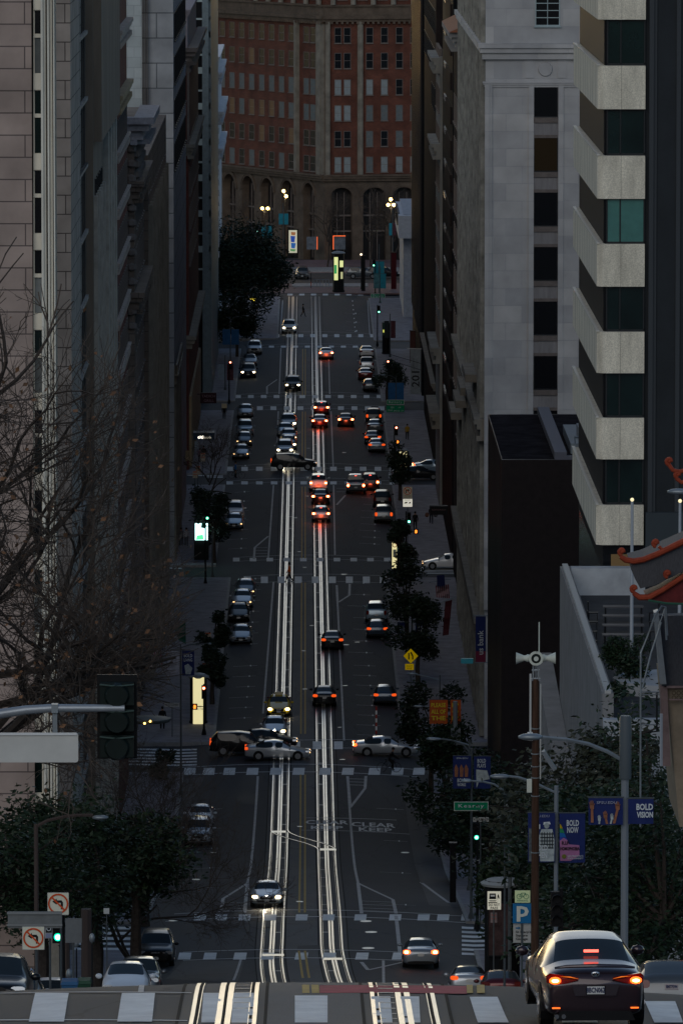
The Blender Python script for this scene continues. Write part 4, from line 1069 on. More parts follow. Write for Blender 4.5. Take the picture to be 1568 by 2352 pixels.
# away
for x, y, k, p, lb, nm in ((966, 2227, 'sedan', 'steel', 'steel grey sedan with round lit tail lamps in the right lane below the crest', 'on'),
    (745, 1624, 'sedan', 'black', 'black sedan with small red tail lamps driving away on the right tracks', 'dim'),
    (763, 1494, 'sedan', 'black', 'black coupe with pale plate changing lanes farther down the right tracks', 'dim'),
    (737, 1200, 'hatch', 'steel', 'grey hatchback last in the braking group on the right tracks', 'on'), (736, 1160, 'sedan', 'black', 'black sedan in the middle of the braking group', 'on'),
    (731, 1130, 'suv', 'white', 'pale suv at the front of the braking group by the crosswalk', 'on'),
    (850, 1128, 'suv', 'black', 'dark suv with lit lamp just ahead of the pickup', 'on'),
    (794, 981, 'sedan', 'black', 'dark sedan braking alone in the middle right lane', 'on'), (734, 984, 'sedan', 'red', 'dark red sedan braking on the right tracks', 'on'),
    (738, 953, 'hatch', 'red', 'dark red car braking in the junction ahead of another red car', 'on'), (749, 826, 'sedan', 'lblue', 'pale silver sedan with red lamps far down the street', 'on')):
    o = carpx(k, p, x, y, lb, head='away', rear=nm, name='moving_car', group=GA)
    if nm == 'on' and x != 966:
        l = bpy.data.lights.new('brake_light_spill', 'POINT'); l.energy = 24; l.color = (1, .1, .02); l.shadow_soft_size = .3
        lo = bpy.data.objects.new('brake_light_spill', l); COL.objects.link(lo); lo.location = (o.location.x, o.location.y-KIND[k][0]/2-.5, o.location.z+.7)
carpx('pickup', 'grey', 817, 1136, 'grey pickup truck with double brake lamps in the middle lane', head='away', rear='on', name='pickup_truck')
# crossing
carpx('sedan', 'silver', 637, 1748, 'silver sedan crossing the junction side-on', head='right', front='park', rear='dim', name='moving_car', group=GX)
carpx('suv', 'black', 556, 1737, 'large black suv turning behind the crossing silver sedan', head='right', front='park', rear='dim', name='moving_car', group=GX)
carpx('sedan', 'black', 608, 1722, 'black sedan behind the large black suv with only its roof and nose showing', head='right', front='park', name='moving_car', group=GX)
carpx('sedan', 'silver', 886, 1739, 'silver sedan crossing behind the cyclist on the right', head='right', rear='on', name='moving_car', group=GX)
carpx('suv', 'black', 674, 1080, 'black wagon crossing the middle junction in front of the queue', head='right', front='park', rear='dim', name='moving_car', group=GX)
carpx('sedan', 'white', 1030, 1309, 'white car nosing out of the right side lane', head='left', front='park', name='moving_car', group=GX)
carpx('sedan', 'black', 962, 1103, 'black sedan on the right side street behind the lit kiosk', head='right', name='moving_car', group=GX)
carpx('sedan', 'lblue', 1000, 1088, 'pale blue car with an orange lamp on the right side street', head='right', rear='on', name='moving_car', group=GX)
# parked left (noses to us)
for x, y, k, p, lb, fr in ((563, 960, 'sedan', 'steel', 'steel sedan parked alone at the left kerb just past the middle junction', 'off'),
    (562, 1003, 'suv', 'lblue', 'pale suv at the back of the left parked trio near the lit lamp', 'off'), (560, 1026, 'hatch', 'grey', 'dark hatchback in the middle of the left parked trio', 'park'),
    (553, 1055, 'sedan', 'steel', 'steel sedan at the front of the left parked trio by the crosswalk', 'park'),
    (538, 1196, 'suv', 'white', 'white van-like car parked at the left kerb behind another pale car', 'off'), (537, 1217, 'sedan', 'lblue', 'pale blue sedan parked at the left kerb by the green light', 'park'),
    (563, 1374, 'hatch', 'grey', 'grey hatchback with yellow lamps at the back of the left row of four', 'park'), (556, 1398, 'sedan', 'silver', 'silver sedan second from the back of the left row of four', 'park'),
    (548, 1430, 'sedan', 'black', 'black sedan third in the left row of four', 'off'), (553, 1481, 'sedan', 'steel', 'dark steel sedan standing at the front of the left row of four', 'off'),
    (570, 869, 'suv', 'black', 'dark suv with round yellow headlights at the far left kerb', 'park'), (573, 842, 'sedan', 'grey', 'dark sedan behind the yellow-lamped suv at the far left kerb', 'off'),
    (584, 815, 'suv', 'silver', 'silver suv last in the far left parked row', 'off'),
    (455, 1945, 'suv', 'silver', 'silver car parked behind bare twigs at the near left kerb', 'off'), (459, 1905, 'sedan', 'white', 'white sedan parked behind the twig-covered silver car', 'off')):
    carpx(k, p, x, y, lb, front='on' if x == 570 and y == 869 else fr, group=GP)
# parked right (tails to us)
for x, y, k, p, lb, rr in ((858, 974, 'suv', 'black', 'black suv at the back of the right parked row past the middle junction', 'dim'), (861, 995, 'sedan', 'grey', 'dark sedan second in the right parked row past the middle junction', 'off'),
    (856, 1022, 'sedan', 'black', 'black sedan third in that right parked row', 'dim'), (865, 1040, 'sedan', 'steel', 'steel sedan at the near end of that right parked row', 'dim'),
    (878, 1168, 'suv', 'black', 'black suv parked behind the dark wagon by the right no-turn sign', 'off'), (881, 1203, 'suv', 'grey', 'dark wagon with pale roof parked beside the right no-turn sign', 'dim'),
    (842, 822, 'sedan', 'white', 'pale sedan at the far end of the distant right parked row', 'off'), (842, 853, 'suv', 'silver', 'silver suv second in the distant right parked row', 'off'),
    (839, 874, 'sedan', 'red', 'dark red sedan in the distant right parked row', 'off'), (850, 900, 'hatch', 'grey', 'dark hatchback under the small round tree at the right kerb', 'off'),
    (864, 1432, 'suv', 'lblue', 'pale blue suv parked at the right kerb in front of a dark hatchback', 'off'), (866, 1468, 'hatch', 'blue', 'dark blue hatchback parked at the right kerb by the banner pole', 'dim'),
    (884, 1622, 'hatch', 'blue', 'dark blue hatchback parked at the right kerb beside the striped post', 'dim')):
    carpx(k, p, x, y, lb, head='away', rear=rr, group=GR)
# on the hidden slope behind the crest
def carY(kind, pnt, xpx, Y, label, **k):
    s = P(xpx, 2200, Y); return car(kind, pnt, s.x, Y, label, **k)
carY('suv', 'black', 359, 357, 'black suv with chrome grille parked below the left crosswalk', front='off', group=GP)
carY('suv', 'grey', 321, 302, 'dark suv parked between the white hatchback and the black suv', front='off', group=GP, zs=1.12)
carY('hatch', 'white', 290, 258, 'white hatchback parked on the steep slope at lower left', front='off', group=GP, zs=1.15)
carY('suv', 'silver', 30, 211, 'silver suv with slatted grille at the lower left edge', front='off', group=GP, roof_rack=True)
carY('sedan', 'white', 122, 228, 'white car half hidden behind the silver suv at lower left', front='off', group=GP)
carY('suv', 'black', -14, 172, 'black car cut off by the lower left corner', front='off', group=GP)
carY('sedan', 'silver', 1075, 333, 'silver coupe parked on the right just below the crest', head='away', rear='dim', group=GR)
carY('hatch', 'red', 1150, 292, 'dark maroon car on the right with only its roof above the crest', head='away', group=GR)
carY('hatch', 'grey', 1532, 162, 'steel grey wagon parked beside the large mauve grey sedan', head='away', rear='off', group=GR)
# far avenue
for x, y, hd, p, lb in ((880, 612, 'right', 'black', 'black car on the far avenue by the red panel'), (832, 612, 'right', 'grey', 'dark car beside the far clock post'), (694, 632, 'us', 'grey', 'dark car at the right edge of the big dark tree')):
    q = P(x, y, 1022); car('suv', p, q.x, 1022, lb, head=hd, rear='dim' if x == 880 else 'off', name='moving_car', Z=.05)

# --- the large near sedan, with its own detail
s_ = P(1354, 2300, 120.5); cn = car('sedan', 'maroon', s_.x, 123.0, Z=gz(s_.x, 123)+.2, pitch=-.035, zs=1.05, label= 'large mauve grey sedan braking at the crest, nearest car on the right', head='away', rear='off', name='near_sedan', spin=radians(2.5))
L, Wd = 4.8, 1.84; hw = .92
for o in list(cn.children):
    if o.name.split('.')[0] in ('taillight', 'rear_bumper_trim', 'number_plate'): bpy.data.objects.remove(o)
def npart(mb, n, m, par=cn, sm_=True): return mb.build(n, m, par, smooth=sm_, local=True)
mb = MB(); mb.tube([(-.7, L/2-.17, 1.065), (-.5, L/2-.08, 1.1), (0, L/2-.05, 1.115), (.5, L/2-.08, 1.1), (.7, L/2-.17, 1.065)], [.02, .03, .035, .03, .02], 8); npart(mb, 'spoiler', PAINT['maroon'])
for s in (1, -1):
    mb = MB(); y = L/2
    poly = [(s*.86, y-.2, .93), (s*.80, y-.1, .99), (s*.55, y-.035, .96), (s*.3, y-.005, .93), (s*.3, y-.0, .89), (s*.5, y-.01, .83), (s*.72, y-.07, .80), (s*.85, y-.18, .82)]
    mb.prism(poly, (0, .045, 0)); t = npart(mb, 'taillight', TAILOFF, sm_=False)
    mb = MB(); mb.prism([(s*.30, y+.042, .905), (s*.45, y+.04, .945), (s*.62, y+.015, .945), (s*.45, y+.04, .93)], (0, .012, 0)); npart(mb, 'light_strip', glow('amber_strip', (1, .2, .02), .7), t, False)
    mb = MB(); mb.ball((s*.71, y+.0, .872), .085, 10, 0, (1.25, .5, .75)); npart(mb, 'lamp_glow', TAILGL, t)
    mb = MB(); mb.ball((s*.71, y+.035, .872), .045, 10, 0, (1.4, .6, .6)); npart(mb, 'bulb', TAILC, t)
    mb = MB(); mb.box(s*.62, y-.02, .40, s*.76, y+.015, .42); npart(mb, 'reflector', glow('amber_reflector', (1, .16, .02), 1.6), sm_=False)
    mb = MB(); mb.tube([(s*.0+.62+.06*s, y-.1, .27), (.62+.06*s, y+.03, .27)], .04, 10); npart(mb, 'exhaust_tip', CHR)
mb = MB(); mb.prism([(-.42, y+.0, .80), (.42, y+.0, .80), (.36, y-.0, .62), (-.36, y-.0, .62)], (0, .03, 0)); npart(mb, 'plate_recess', mat('recess_paint', (.035, .028, .034), .4, coat=.4), sm_=False)
mb = MB(); mb.box(-.17, y+.03, .635, .17, y+.045, .79); pl_ = npart(mb, 'plate_frame', BLACK, sm_=False)
mb = MB(); mb.box(-.152, y+.045, .648, .152, y+.05, .778); npart(mb, 'number_plate', mat('plate_white', (.55, .55, .53), .5), pl_, False)
text('plate_text', '8BCN062', .085, mat('plate_ink', (.02, .03, .08), .6), pl_, (0, y+.053, .712), (pi/2, 0, pi), .68, local=True, bold=.004)
mb = MB(); mb.lathe((0, 0, 0), [(.075, 0), (.07, .012)], 16)
for v in mb.v: v.x, v.y, v.z = v.x*1.0, y+.0+v.z, .98+v.y*.62
em = npart(mb, 'badge', CHR, sm_=False)
mb = MB(); mb.lathe((0, 0, 0), [(.055, 0), (.054, .004)], 16)
for v in mb.v: v.x, v.y, v.z = v.x, y+.013+v.z, .98+v.y*.58
npart(mb, 'badge_inset', TRIM, em, False)
for rx, rz_, cz in ((.05, .013, .995), (.016, .03, .98)):
    mb = MB(); mb.tube([(rx*cos(a*pi/8), y+.022, cz+rz_*sin(a*pi/8)) for a in range(17)], .006, 5); npart(mb, 'emblem_ring', CHR, em)
mb = MB(); mb.box(-.13, L/2-.95, 1.235, .13, L/2-.9, 1.275)
npart(mb, 'high_brake_light', BRAKE3, sm_=False)
mb = MB(); mb.prism([(-.62, y-.03, .36), (.62, y-.03, .36), (.7, y-.03, .2), (-.7, y-.03, .2)], (0, .04, 0)); npart(mb, 'rear_bumper_trim', TRIM, sm_=False)
mb = MB(); mb.tube([(-.7, y-.03, .585), (0, y+.005, .58), (.7, y-.03, .585)], .006, 4); npart(mb, 'bumper_seam', TRIM)
# the pale wagon's plate
q = P(1509, 2233, 142.6)
for o in COL.objects:
    if o.get('label', '').startswith('steel grey wagon'):
        mb = MB(); mb.box(-.155, 2.19, .755, .155, 2.225, .885); mb.build('number_plate', mat('plate_pinkish', (.35, .3, .3), .5), o, local=True)
        pz = text('plate_text', '8MTF394', .075, mat('plate_ink', (.02, .03, .08), .6), o, (0, 2.23, .82), (pi/2, 0, pi), .66, local=True, bold=.004)
# ---------------- trees ----------------
BARK = mat('bark', (.045, .037, .032), .9, noise=.4, nscale=6, bump=.5); TWIG = mat('twig_bark', (.075, .06, .05), .9, noise=.3, nscale=3)
def leafmat(n, c, c2):
    return mat(n, c, .55, spec=.25, noise=.5, nscale=1.2, col2=c2)
LFD = leafmat('dark_evergreen_leaf', (.005, .013, .006), (.022, .042, .018)); LFO = leafmat('olive_leaf', (.014, .019, .011), (.055, .06, .04))
LFB = leafmat('brown_leaf', (.07, .04, .025), (.26, .13, .06)); LFK = leafmat('blackish_leaf', (.006, .014, .008), (.02, .035, .018))
def leafy(name, label, X, Y, h, cr, cz, lf=LFD, n=2600, ls=.28, lobes=9, group='street trees', seed=1, squash=.8, trunk_r=.18, zb=None, sx=1.0):
    """h total height, cr crown radius, cz crown centre height"""
    rr = random.Random(seed); zb = gz(X, Y) if zb is None else zb
    root = thing(name, label, 'tree', (X, Y, zb), group=group)
    ch = h-cz; C0 = Vector((0, 0, cz)); L = []
    for i in range(lobes):
        a = rr.random()*2*pi; q = rr.uniform(.25, .85); zz = rr.uniform(-.75, .85)
        L.append((C0+Vector((cos(a)*cr*q*sqrt(max(.1, 1-zz*zz))*sx, sin(a)*cr*q*.8, zz*ch*.85)), cr*rr.uniform(.28, .5)))
    mb = MB(); tp = Vector((0, 0, cz-ch*.4)); mb.tube([(0, 0, -.3), (rr.uniform(-.15, .15), 0, tp.z*.5), tp], [trunk_r*1.2, trunk_r, trunk_r*.75], 7)
    for c, r in L:
        m = tp.lerp(c, .5)+Vector((rr.uniform(-.3, .3), rr.uniform(-.3, .3), rr.uniform(-.2, .4))); mb.tube([tp-Vector((0, 0, rr.random()*.6)), m, c], [trunk_r*.5, trunk_r*.3, .03], 5)
        for k in range(3):
            e = c+Vector((rr.gauss(0, 1), rr.gauss(0, 1), rr.gauss(0, 1))).normalized()*r*.9; mb.tube([c, e], [.035, .012], 4)
    mb.build('trunk', BARK, root, local=True)
    vs = []; fs = []
    for i in range(n):
        c, r = L[rr.randrange(lobes)]
        d = Vector((rr.gauss(0, 1), rr.gauss(0, 1), rr.gauss(0, 1))).normalized()
        # clump the leaves: quantise direction so gaps stay open
        if rr.random() < .8: d = Vector((round(d.x*2.2)/2.2, round(d.y*2.2)/2.2, round(d.z*2.2)/2.2))+Vector((rr.gauss(0, .16), rr.gauss(0, .16), rr.gauss(0, .13)))
        p = c+d*r*rr.uniform(.55, 1.05)*Vector((1, 1, squash)).length/1.6
        t = Vector((rr.gauss(0, 1), rr.gauss(0, 1), rr.gauss(0, .5))).normalized(); u = t.cross(Vector((rr.gauss(0, 1), rr.gauss(0, 1), rr.gauss(0, 1)))).normalized()
        s = ls*rr.uniform(.5, 1.2); o = len(vs)
        vs += [p-t*s, p+u*s*.42, p+t*s, p-u*s*.42]; fs.append((o, o+1, o+2, o+3))
    mb = MB(); mb.v = vs; mb.f = fs; mb.mi = [0]*len(fs); mb.build('crown', lf, root, local=True)
    return root
def bare(name, label, X, Y, starts, seed=3, depth=6, tw=.02, group=None, leaves=160, zb=None, sp=.5, lim=None, ls=(.03, .09)):
    rr = random.Random(seed); zb = gz(X, Y) if zb is None else zb
    root = thing(name, label, 'tree', (X, Y, zb), group=group); mt = MB(); mtw = MB(); tips = []
    def grow(p, d, l, r, k):
        if lim and not lim(p): return
        segs = 3; pts = [p]; rs = [r]; dd = d.copy()
        for i in range(segs):
            dd = (dd+Vector((rr.gauss(0, .17), rr.gauss(0, .17), rr.gauss(0, .12)+.03))).normalized(); pts.append(pts[-1]+dd*l/segs); rs.append(max(r*(1-.38*(i+1)/segs), .007))
        (mt if r > .05 else mtw).tube(pts, rs, 6 if r > .05 else 3, cap=False)
        if k == 0: tips.append(pts[-1]); return
        nb = 3 if k > 1 else 2+(rr.random() < .5)
        for j in range(nb+(1 if rr.random() < .45 else 0)):
            q = pts[1+rr.randrange(3)] if j else pts[-1]
            sp_ = sp*(.5 if j == 0 else 1.25)
            nd = (dd+Vector((rr.gauss(0, sp_), rr.gauss(0, sp_), rr.gauss(0, sp_*.8)+.08))).normalized()
            grow(q, nd, l*rr.uniform(.6, .85), r*rr.uniform(.5, .68), k-1)
    for (p, d, l, r, k) in starts: grow(Vector(p), Vector(d).normalized(), l, r, k)
    mt.build('trunk', BARK, root, smooth=True, local=True); mtw.build('twigs', TWIG, root, local=True)
    vs = []; fs = []
    for i in range(leaves):
        p = rr.choice(tips)+Vector((rr.gauss(0, .05), rr.gauss(0, .05), -.05)); t = Vector((rr.gauss(0, 1), rr.gauss(0, 1), rr.gauss(0, 1))).normalized(); u = t.orthogonal().normalized(); s = rr.uniform(*ls); o = len(vs)
        vs += [p-t*s, p+u*s*.7, p+t*s, p-u*s*.7]; fs.append((o, o+1, o+2, o+3))
    mb = MB(); mb.v = vs; mb.f = fs; mb.mi = [0]*len(fs); mb.build('dry_leaves', LFB, root, local=True)
    return root
# big bare plane tree
YB = 238; xb = -12.6; zb = prof(YB)
bare('bare_plane_tree', 'large bare plane tree with a few brown leaves spreading over the left side', xb, YB,
     [((0, 0, -1), (.1, 0, 1), 9.0, .42, 1), ((.2, 0, 7.6), (.75, .1, .7), 4.6, .24, 6), ((.2, 0, 8.4), (.45, -.2, 1), 5.4, .25, 6), ((.1, 0, 10), (.15, .2, 1), 5.8, .24, 6),
      ((.3, 0, 8.0), (1, -.1, .42), 4.2, .2, 6), ((.2, 0, 12), (.8, .3, .8), 4.4, .19, 6), ((.1, 0, 14), (.3, .1, 1), 4.6, .17, 6), ((1.2, .2, 10.0), (1, 0, .3), 4.0, .16, 6), ((.1, 0, 11), (.9, -.2, .25), 4.4, .18, 6)],
     seed=11, zb=zb, leaves=900, lim=lambda p: ((p.x)/8.3)**2+((p.z-15.2)/9.6)**2 < 1 or p.x < 1.5, ls=(.05, .15))
bare('bare_street_tree', 'small leafless tree over the near left parking lane', -6.5-2.2, 352, [((0, 0, -1), (.1, 0, 1), 4.5, .14, 1), ((0, 0, 3), (.6, 0, .8), 2.6, .08, 6), ((0, 0, 3.4), (-.3, .2, 1), 2.8, .09, 6), ((.1, 0, 4.2), (.35, -.3, .9), 3.0, .08, 6), ((.1, 0, 2.6), (.95, 0, .35), 2.6, .07, 6)], seed=5, leaves=40)
bare('bare_sidewalk_tree', 'dark leafless tree on the left pavement before the glowing bank sign', P(480, 1150, 690).x, 690, [((0, 0, 0), (0, 0, 1), 3, .13, 1), ((0, 0, 2.5), (.5, 0, .9), 2.2, .08, 5), ((0, 0, 2.8), (-.5, 0, .9), 2.2, .08, 5), ((0, 0, 3), (.1, .2, 1), 2.2, .08, 5)], seed=8, leaves=30)
for x, sd, lb in ((752, 21, 'bare tree before the corner of the brick office block'), (850, 22, 'bare tree before the second arch of the brick office block'), (905, 24, 'bare tree beside the triple globe lamp at the far end'), (572, 23, 'bare tree among the lamps left of the lit poster')):
    bare('bare_plaza_tree', lb, P(x, 500, 1048).x, 1048, [((0, 0, 0), (0, 0, 1), 4.5, .16, 1), ((0, 0, 3.8), (.5, 0, .9), 3, .1, 5), ((0, 0, 3.8), (-.5, 0, .9), 3, .1, 5), ((0, 0, 4.5), (.1, .2, 1), 3, .1, 5)], seed=sd, leaves=0, zb=0, group='bare plaza trees')
# big dark tree, left far
def lpx(x, Y): return P(x, 1200, Y).x
rt = leafy('broad_dark_tree', 'very large dark evergreen tree filling the left side before the far plaza', lpx(560, 930), 930, 13.2, 6.6, 8.2, LFK, 16000, .28, 26, None, 31, trunk_r=.4, zb=-.0)
leafy('broad_dark_tree', 'low dark tree under the very large one, beside the blue banners', lpx(545, 880), 880, 8.0, 4.2, 5.0, LFK, 6000, .25, 12, None, 32, zb=0)
leafy('broad_dark_tree', 'dark tree filling the gap against the white ornate building', lpx(515, 925), 925, 12.2, 4.4, 8.0, LFK, 8000, .26, 14, None, 39, zb=0)
# street trees right
T = [(890, 872, 814, 5.0, 2.2, 3.4, LFK, 'small round tree above the parked hatchback on the right'),
     (935, 1460, 575, 9.0, 2.3, 5.4, LFK, 'dark street tree right of the kiosk with posters'), (962, 1500, 548, 8.2, 2.4, 4.9, LFK, 'dark street tree before the hanging flags'),
     (990, 1700, 488, 9.4, 2.5, 5.2, LFK, 'dark street tree beside the yellow merge sign'), (1030, 1780, 458, 8.9, 2.9, 5.2, LFD, 'dark street tree under the red and yellow banners'),
     (1045, 1860, 430, 8.0, 2.8, 4.6, LFK, 'dark street tree right of the crossing cyclist'), (1110, 1900, 420, 8.6, 3.0, 5.2, LFD, 'dark green tree behind the banner lamp post'),
     (1130, 1950, 395, 8.4, 3.0, 5.0, LFD, 'dark green tree beside the green street sign'),
     (920, 1250, 620, 7, 1.5, 4.4, LFK, 'narrow dark tree in front of the poster kiosk'), (918, 1085, 698, 6.2, 1.6, 3.8, LFK, 'dark tree beside the no right turn sign')]
for i, (x, y, Y, h, cr, cz, lf, lb) in enumerate(T):
    leafy('street_tree', lb, lpx(x, Y), Y, h, cr, cz, lf, 4200 if Y < 600 else 2600, .19, 11, 'street trees on the right pavement', 40+i)
for i, (x, Y, h, cr, cz, lf, lb) in enumerate(((492, 640, 7.0, 2.0, 4.4, LFK, 'dark leafy tree left of the pedestrian with the orange jacket'), (478, 655, 6.6, 2.0, 4.0, LFK, 'dark leafy tree beside the bright screen on the left'),
                               (493, 555, 5.6, 1.35, 3.6, LFK, 'clipped dark tree behind the small parking signs on the left'), (487, 538, 4.6, 1.2, 2.8, LFK, 'lower clipped dark tree next to the lit yellow kiosk'))):
    leafy('pavement_tree', lb, lpx(x, Y), Y, h, cr, cz, lf, 2800, .18, 10, 'street trees on the left pavement', 60+i)
for x, y, r, lb in ((381, 1765, .78, 'round clipped shrub left of the lamp pole'), (368, 1795, .7, 'low shrub in front of the round clipped shrub')):
    g_ = G(x, y); leafy('clipped_shrub', lb, g_.x, g_.y, r*2.1, r, r*1.1, LFD, 900, .14, 10, 'clipped shrubs by the left corner', int(x), trunk_r=.06)
# left foreground evergreens
for i, (x, Y, h, cr, cz, lb) in enumerate(((90, 318, 9.2, 3.6, 5.9, 'dense evergreen tree behind the left no turn signs'), (215, 326, 9.6, 3.4, 6.0, 'dense evergreen tree with its trunk by the white hatchback'), (310, 336, 8.8, 2.6, 6.1, 'dense evergreen tree beside the leafless street tree'),
                                (-20, 300, 9.2, 3.6, 6.0, 'dense evergreen tree cut by the left edge'), (20, 345, 8.2, 3.2, 6.2, 'dense evergreen tree behind the others at lower left'), (330, 380, 6.0, 2.2, 5.0, 'yellow-tipped evergreen above the left crosswalk'))):
    leafy('evergreen_tree', lb, lpx(x, Y), Y, h, cr, cz, LFD, 6500, .17, 16, 'evergreens at the lower left', 80+i, trunk_r=.28, zb=prof(Y)-.5)
# right foreground
for i, (x, Y, h, cr, cz, lf, n, ls, lb) in enumerate(((1420, 236, 8.8, 3.5, 4.3, LFD, 12000, .14, 'dense glossy evergreen filling the right side behind the near sedan'), (1530, 224, 10.6, 3.4, 5.2, LFD, 12000, .13, 'tall evergreen at the right edge beneath the tan wall'), (1480, 252, 8.6, 3.6, 4.8, LFD, 9000, .15, 'evergreen behind the striped hand banners'),
        (1340, 268, 9.6, 3.6, 6.6, LFO, 6500, .17, 'grey-green tree behind the siren pole'), (1262, 312, 9.4, 2.9, 6.4, LFO, 6500, .18, 'grey-green tree left of the siren pole'), (1420, 269, 10.6, 1.9, 7.8, LFO, 3000, .18, 'tall sparse olive tree before the pale wall'), (1165, 340, 7.2, 2.2, 4.6, LFD, 3500, .2, 'dark tree behind the small hidden street name plate'), (1330, 250, 7.4, 2.9, 3.9, LFD, 7000, .17, 'dark tree below the plaid shirt banner'))):
    leafy('garden_tree', lb, lpx(x, Y), Y, h, cr, cz, lf, n, ls, 15, 'trees of the square on the right', 100+i, trunk_r=.22, zb=prof(Y))
# ---------------- street furniture, signs, lamps ----------------
BLUEB = mat('banner_navy', (.012, .022, .1), .7, noise=.15); BLUEL = mat('banner_blue', (.02, .09, .22), .7, noise=.2); TEAL = mat('banner_teal', (.02, .2, .26), .7, noise=.2)
INKW = mat('banner_white_ink', (.5, .54, .56), .7); GRN = mat('street_sign_green', (.0, .2, .09), .45); INKD = mat('sign_black_ink', (.01, .01, .012), .6)
INKR = mat('sign_red_ink', (.55, .07, .015), .5); SIGNY = mat('sign_cream', (.62, .62, .5), .5); GREYB = mat('sign_back_grey', (.45, .46, .44), .55, noise=.12, nscale=1.5)
SKIN = mat('skin', (.3, .17, .11), .6); GREYI = mat('photo_grey_ink', (.2, .23, .24), .8, noise=.5, nscale=6, col2=(.45, .5, .5))
def S(Y): return 16000/(Y*.9947+ (CAMZ-prof(Y))*.1017)      # picture pixels per metre
def pbox(mb, x0, y0, x1, y1, Y, t=.03, m=0):
    a, b = P(x0, y0, Y), P(x1, y1, Y); return mb.box(a.x, Y, b.z, b.x, Y+t, a.z, m)
def poly_sign(parent, name, m, Y, pts, d=.01, off=.0):
    mb = MB(); mb.prism([tuple(P(x, y, Y-off)) for x, y in pts], (0, -d, 0)); return mb.build(name, m, parent)
def tx(parent, s, x0, x1, yc, hpx, Y, m, off=.03, bold=.0, font_w=.62, sp=1, rot=0):
    """lettering filling a picture width"""
    h = hpx/S(Y); c = P((x0+x1)/2, yc, Y-off); w = (x1-x0)/S(Y)
    o = text('lettering', s, h, m, parent, (0, 0, 0), al='CENTER', bold=bold, sp=sp, local=True)
    me = o.data; xs = [v.co.x for v in me.vertices]; zs = [v.co.z for v in me.vertices]; a, b = min(xs), max(xs); za, zb_ = min(zs), max(zs)
    for v in me.vertices:
        v.co.x = (v.co.x-(a+b)/2)/(b-a)*w; v.co.z = (v.co.z-(za+zb_)/2)/(zb_-za)*h
        if rot: v.co.x, v.co.z = v.co.x*cos(rot)-v.co.z*sin(rot), v.co.x*sin(rot)+v.co.z*cos(rot)
        v.co.x += c.x; v.co.y += c.y; v.co.z += c.z
    me.transform(WM[parent.name].inverted()); return o
def polebase(x, Y): 
    X = P(x, 1500, Y).x; return X, (gz(X, Y)+.15)
def pole_thing(name, label, cat, x, Y, ytop, r=.09, m=POLE, group=None, rtop=None):
    X, z = polebase(x, Y); t = thing(name, label, cat, (X, Y, z), group=group)
    mb = MB(); zt = ZZ(ytop, Y); mb.tube([(X, Y, z-.3), (X, Y, z+1), (X, Y, zt)], [r*1.15, r, (rtop or r*.7)], 8); mb.lathe((X, Y, z), [(r*2.2, 0), (r*2.2, .15), (r*1.3, .35)], 8)
    mb.build('pole', m, t); return t, X, z
def arm(t, pts, Y, r=.05, m=STEEL, name='arm', yoff=0):
    mb = MB(); mb.tube([P(x, y, Y+yoff) for x, y in pts], r, 6); return mb.build(name, m, t)
def cobra(t, x0, x1, y, Y, m=STEEL, lit=False):
    a, b = P(x0, y, Y), P(x1, y, Y); L = b.x-a.x; c = (a+b)/2; mb = MB()
    mb.ball(c, .5, 10, 0, (abs(L), .32, .17)); o = mb.build('lamp_head', m, t, smooth=2)
    mb = MB(); mb.ball(c-Vector((L*.1, 0, .05)), .3, 8, 0, (abs(L)*.7, .26, .12)); mb.build('lens', mat('lamp_lens', (.3, .33, .34), .3), o)
def banner(label, x0, y0, x1, y1, Y, m=BLUEB, group='banners hung on lamp posts', off=.0):
    a, b = P(x0, y0, Y), P(x1, y1, Y); t = thing('banner', label, 'banner', ((a.x+b.x)/2, Y, b.z), group=group)
    n = 6; vs = []; 
    mb = MB()
    for j in range(n+1):
        for i in range(n+1):
            vs.append((a.x+(b.x-a.x)*i/n, Y+.02*sin(i*1.3)*(j/n)-.01, a.z+(b.z-a.z)*j/n))
    w = n+1; vs2 = [(x, y+.008, z) for x, y, z in vs]; k = len(vs)
    fs = [(j*w+i, j*w+i+1, (j+1)*w+i+1, (j+1)*w+i) for j in range(n) for i in range(n)]
    mb.add(vs, fs); mb.add(vs2, [f[::-1] for f in fs]); mb.build('cloth', m, t)
    mb = MB(); mb.tube([(a.x-.02, Y, a.z+.02), (b.x+.02, Y, a.z+.02)], .02, 5); mb.build('rod', POLE, t); return t
def ring(parent, name, m, x, y, r, w, Y, off=.03):
    c = P(x, y, Y-off); s = S(Y); mb = MB(); n = 28; vs = []
    for k in range(n):
        for q in (r-w/2, r+w/2): vs.append((c.x+q/s*cos(2*pi*k/n), c.y, c.z+q/s*sin(2*pi*k/n)))
    mb.add(vs, [(2*k, 2*k+1, (2*k+3) % (2*n), (2*k+2) % (2*n)) for k in range(n)])
    # thickness
    mb.add([v-Vector((0, .01, 0)) for v in map(Vector, vs)], [(2*k, (2*k+2) % (2*n), (2*k+3) % (2*n), 2*k+1) for k in range(n)])
    return mb.build(name, m, parent)
def bar(parent, name, m, p, q, w, Y, off=.035):
    a, b = P(*p, Y-off), P(*q, Y-off); d = (b-a).normalized(); n = Vector((-d.z, 0, d.x))*w/S(Y)/2; mb = MB()
    mb.prism([a-n, b-n, b+n, a+n], (0, -.008, 0)); return mb.build(name, m, parent)
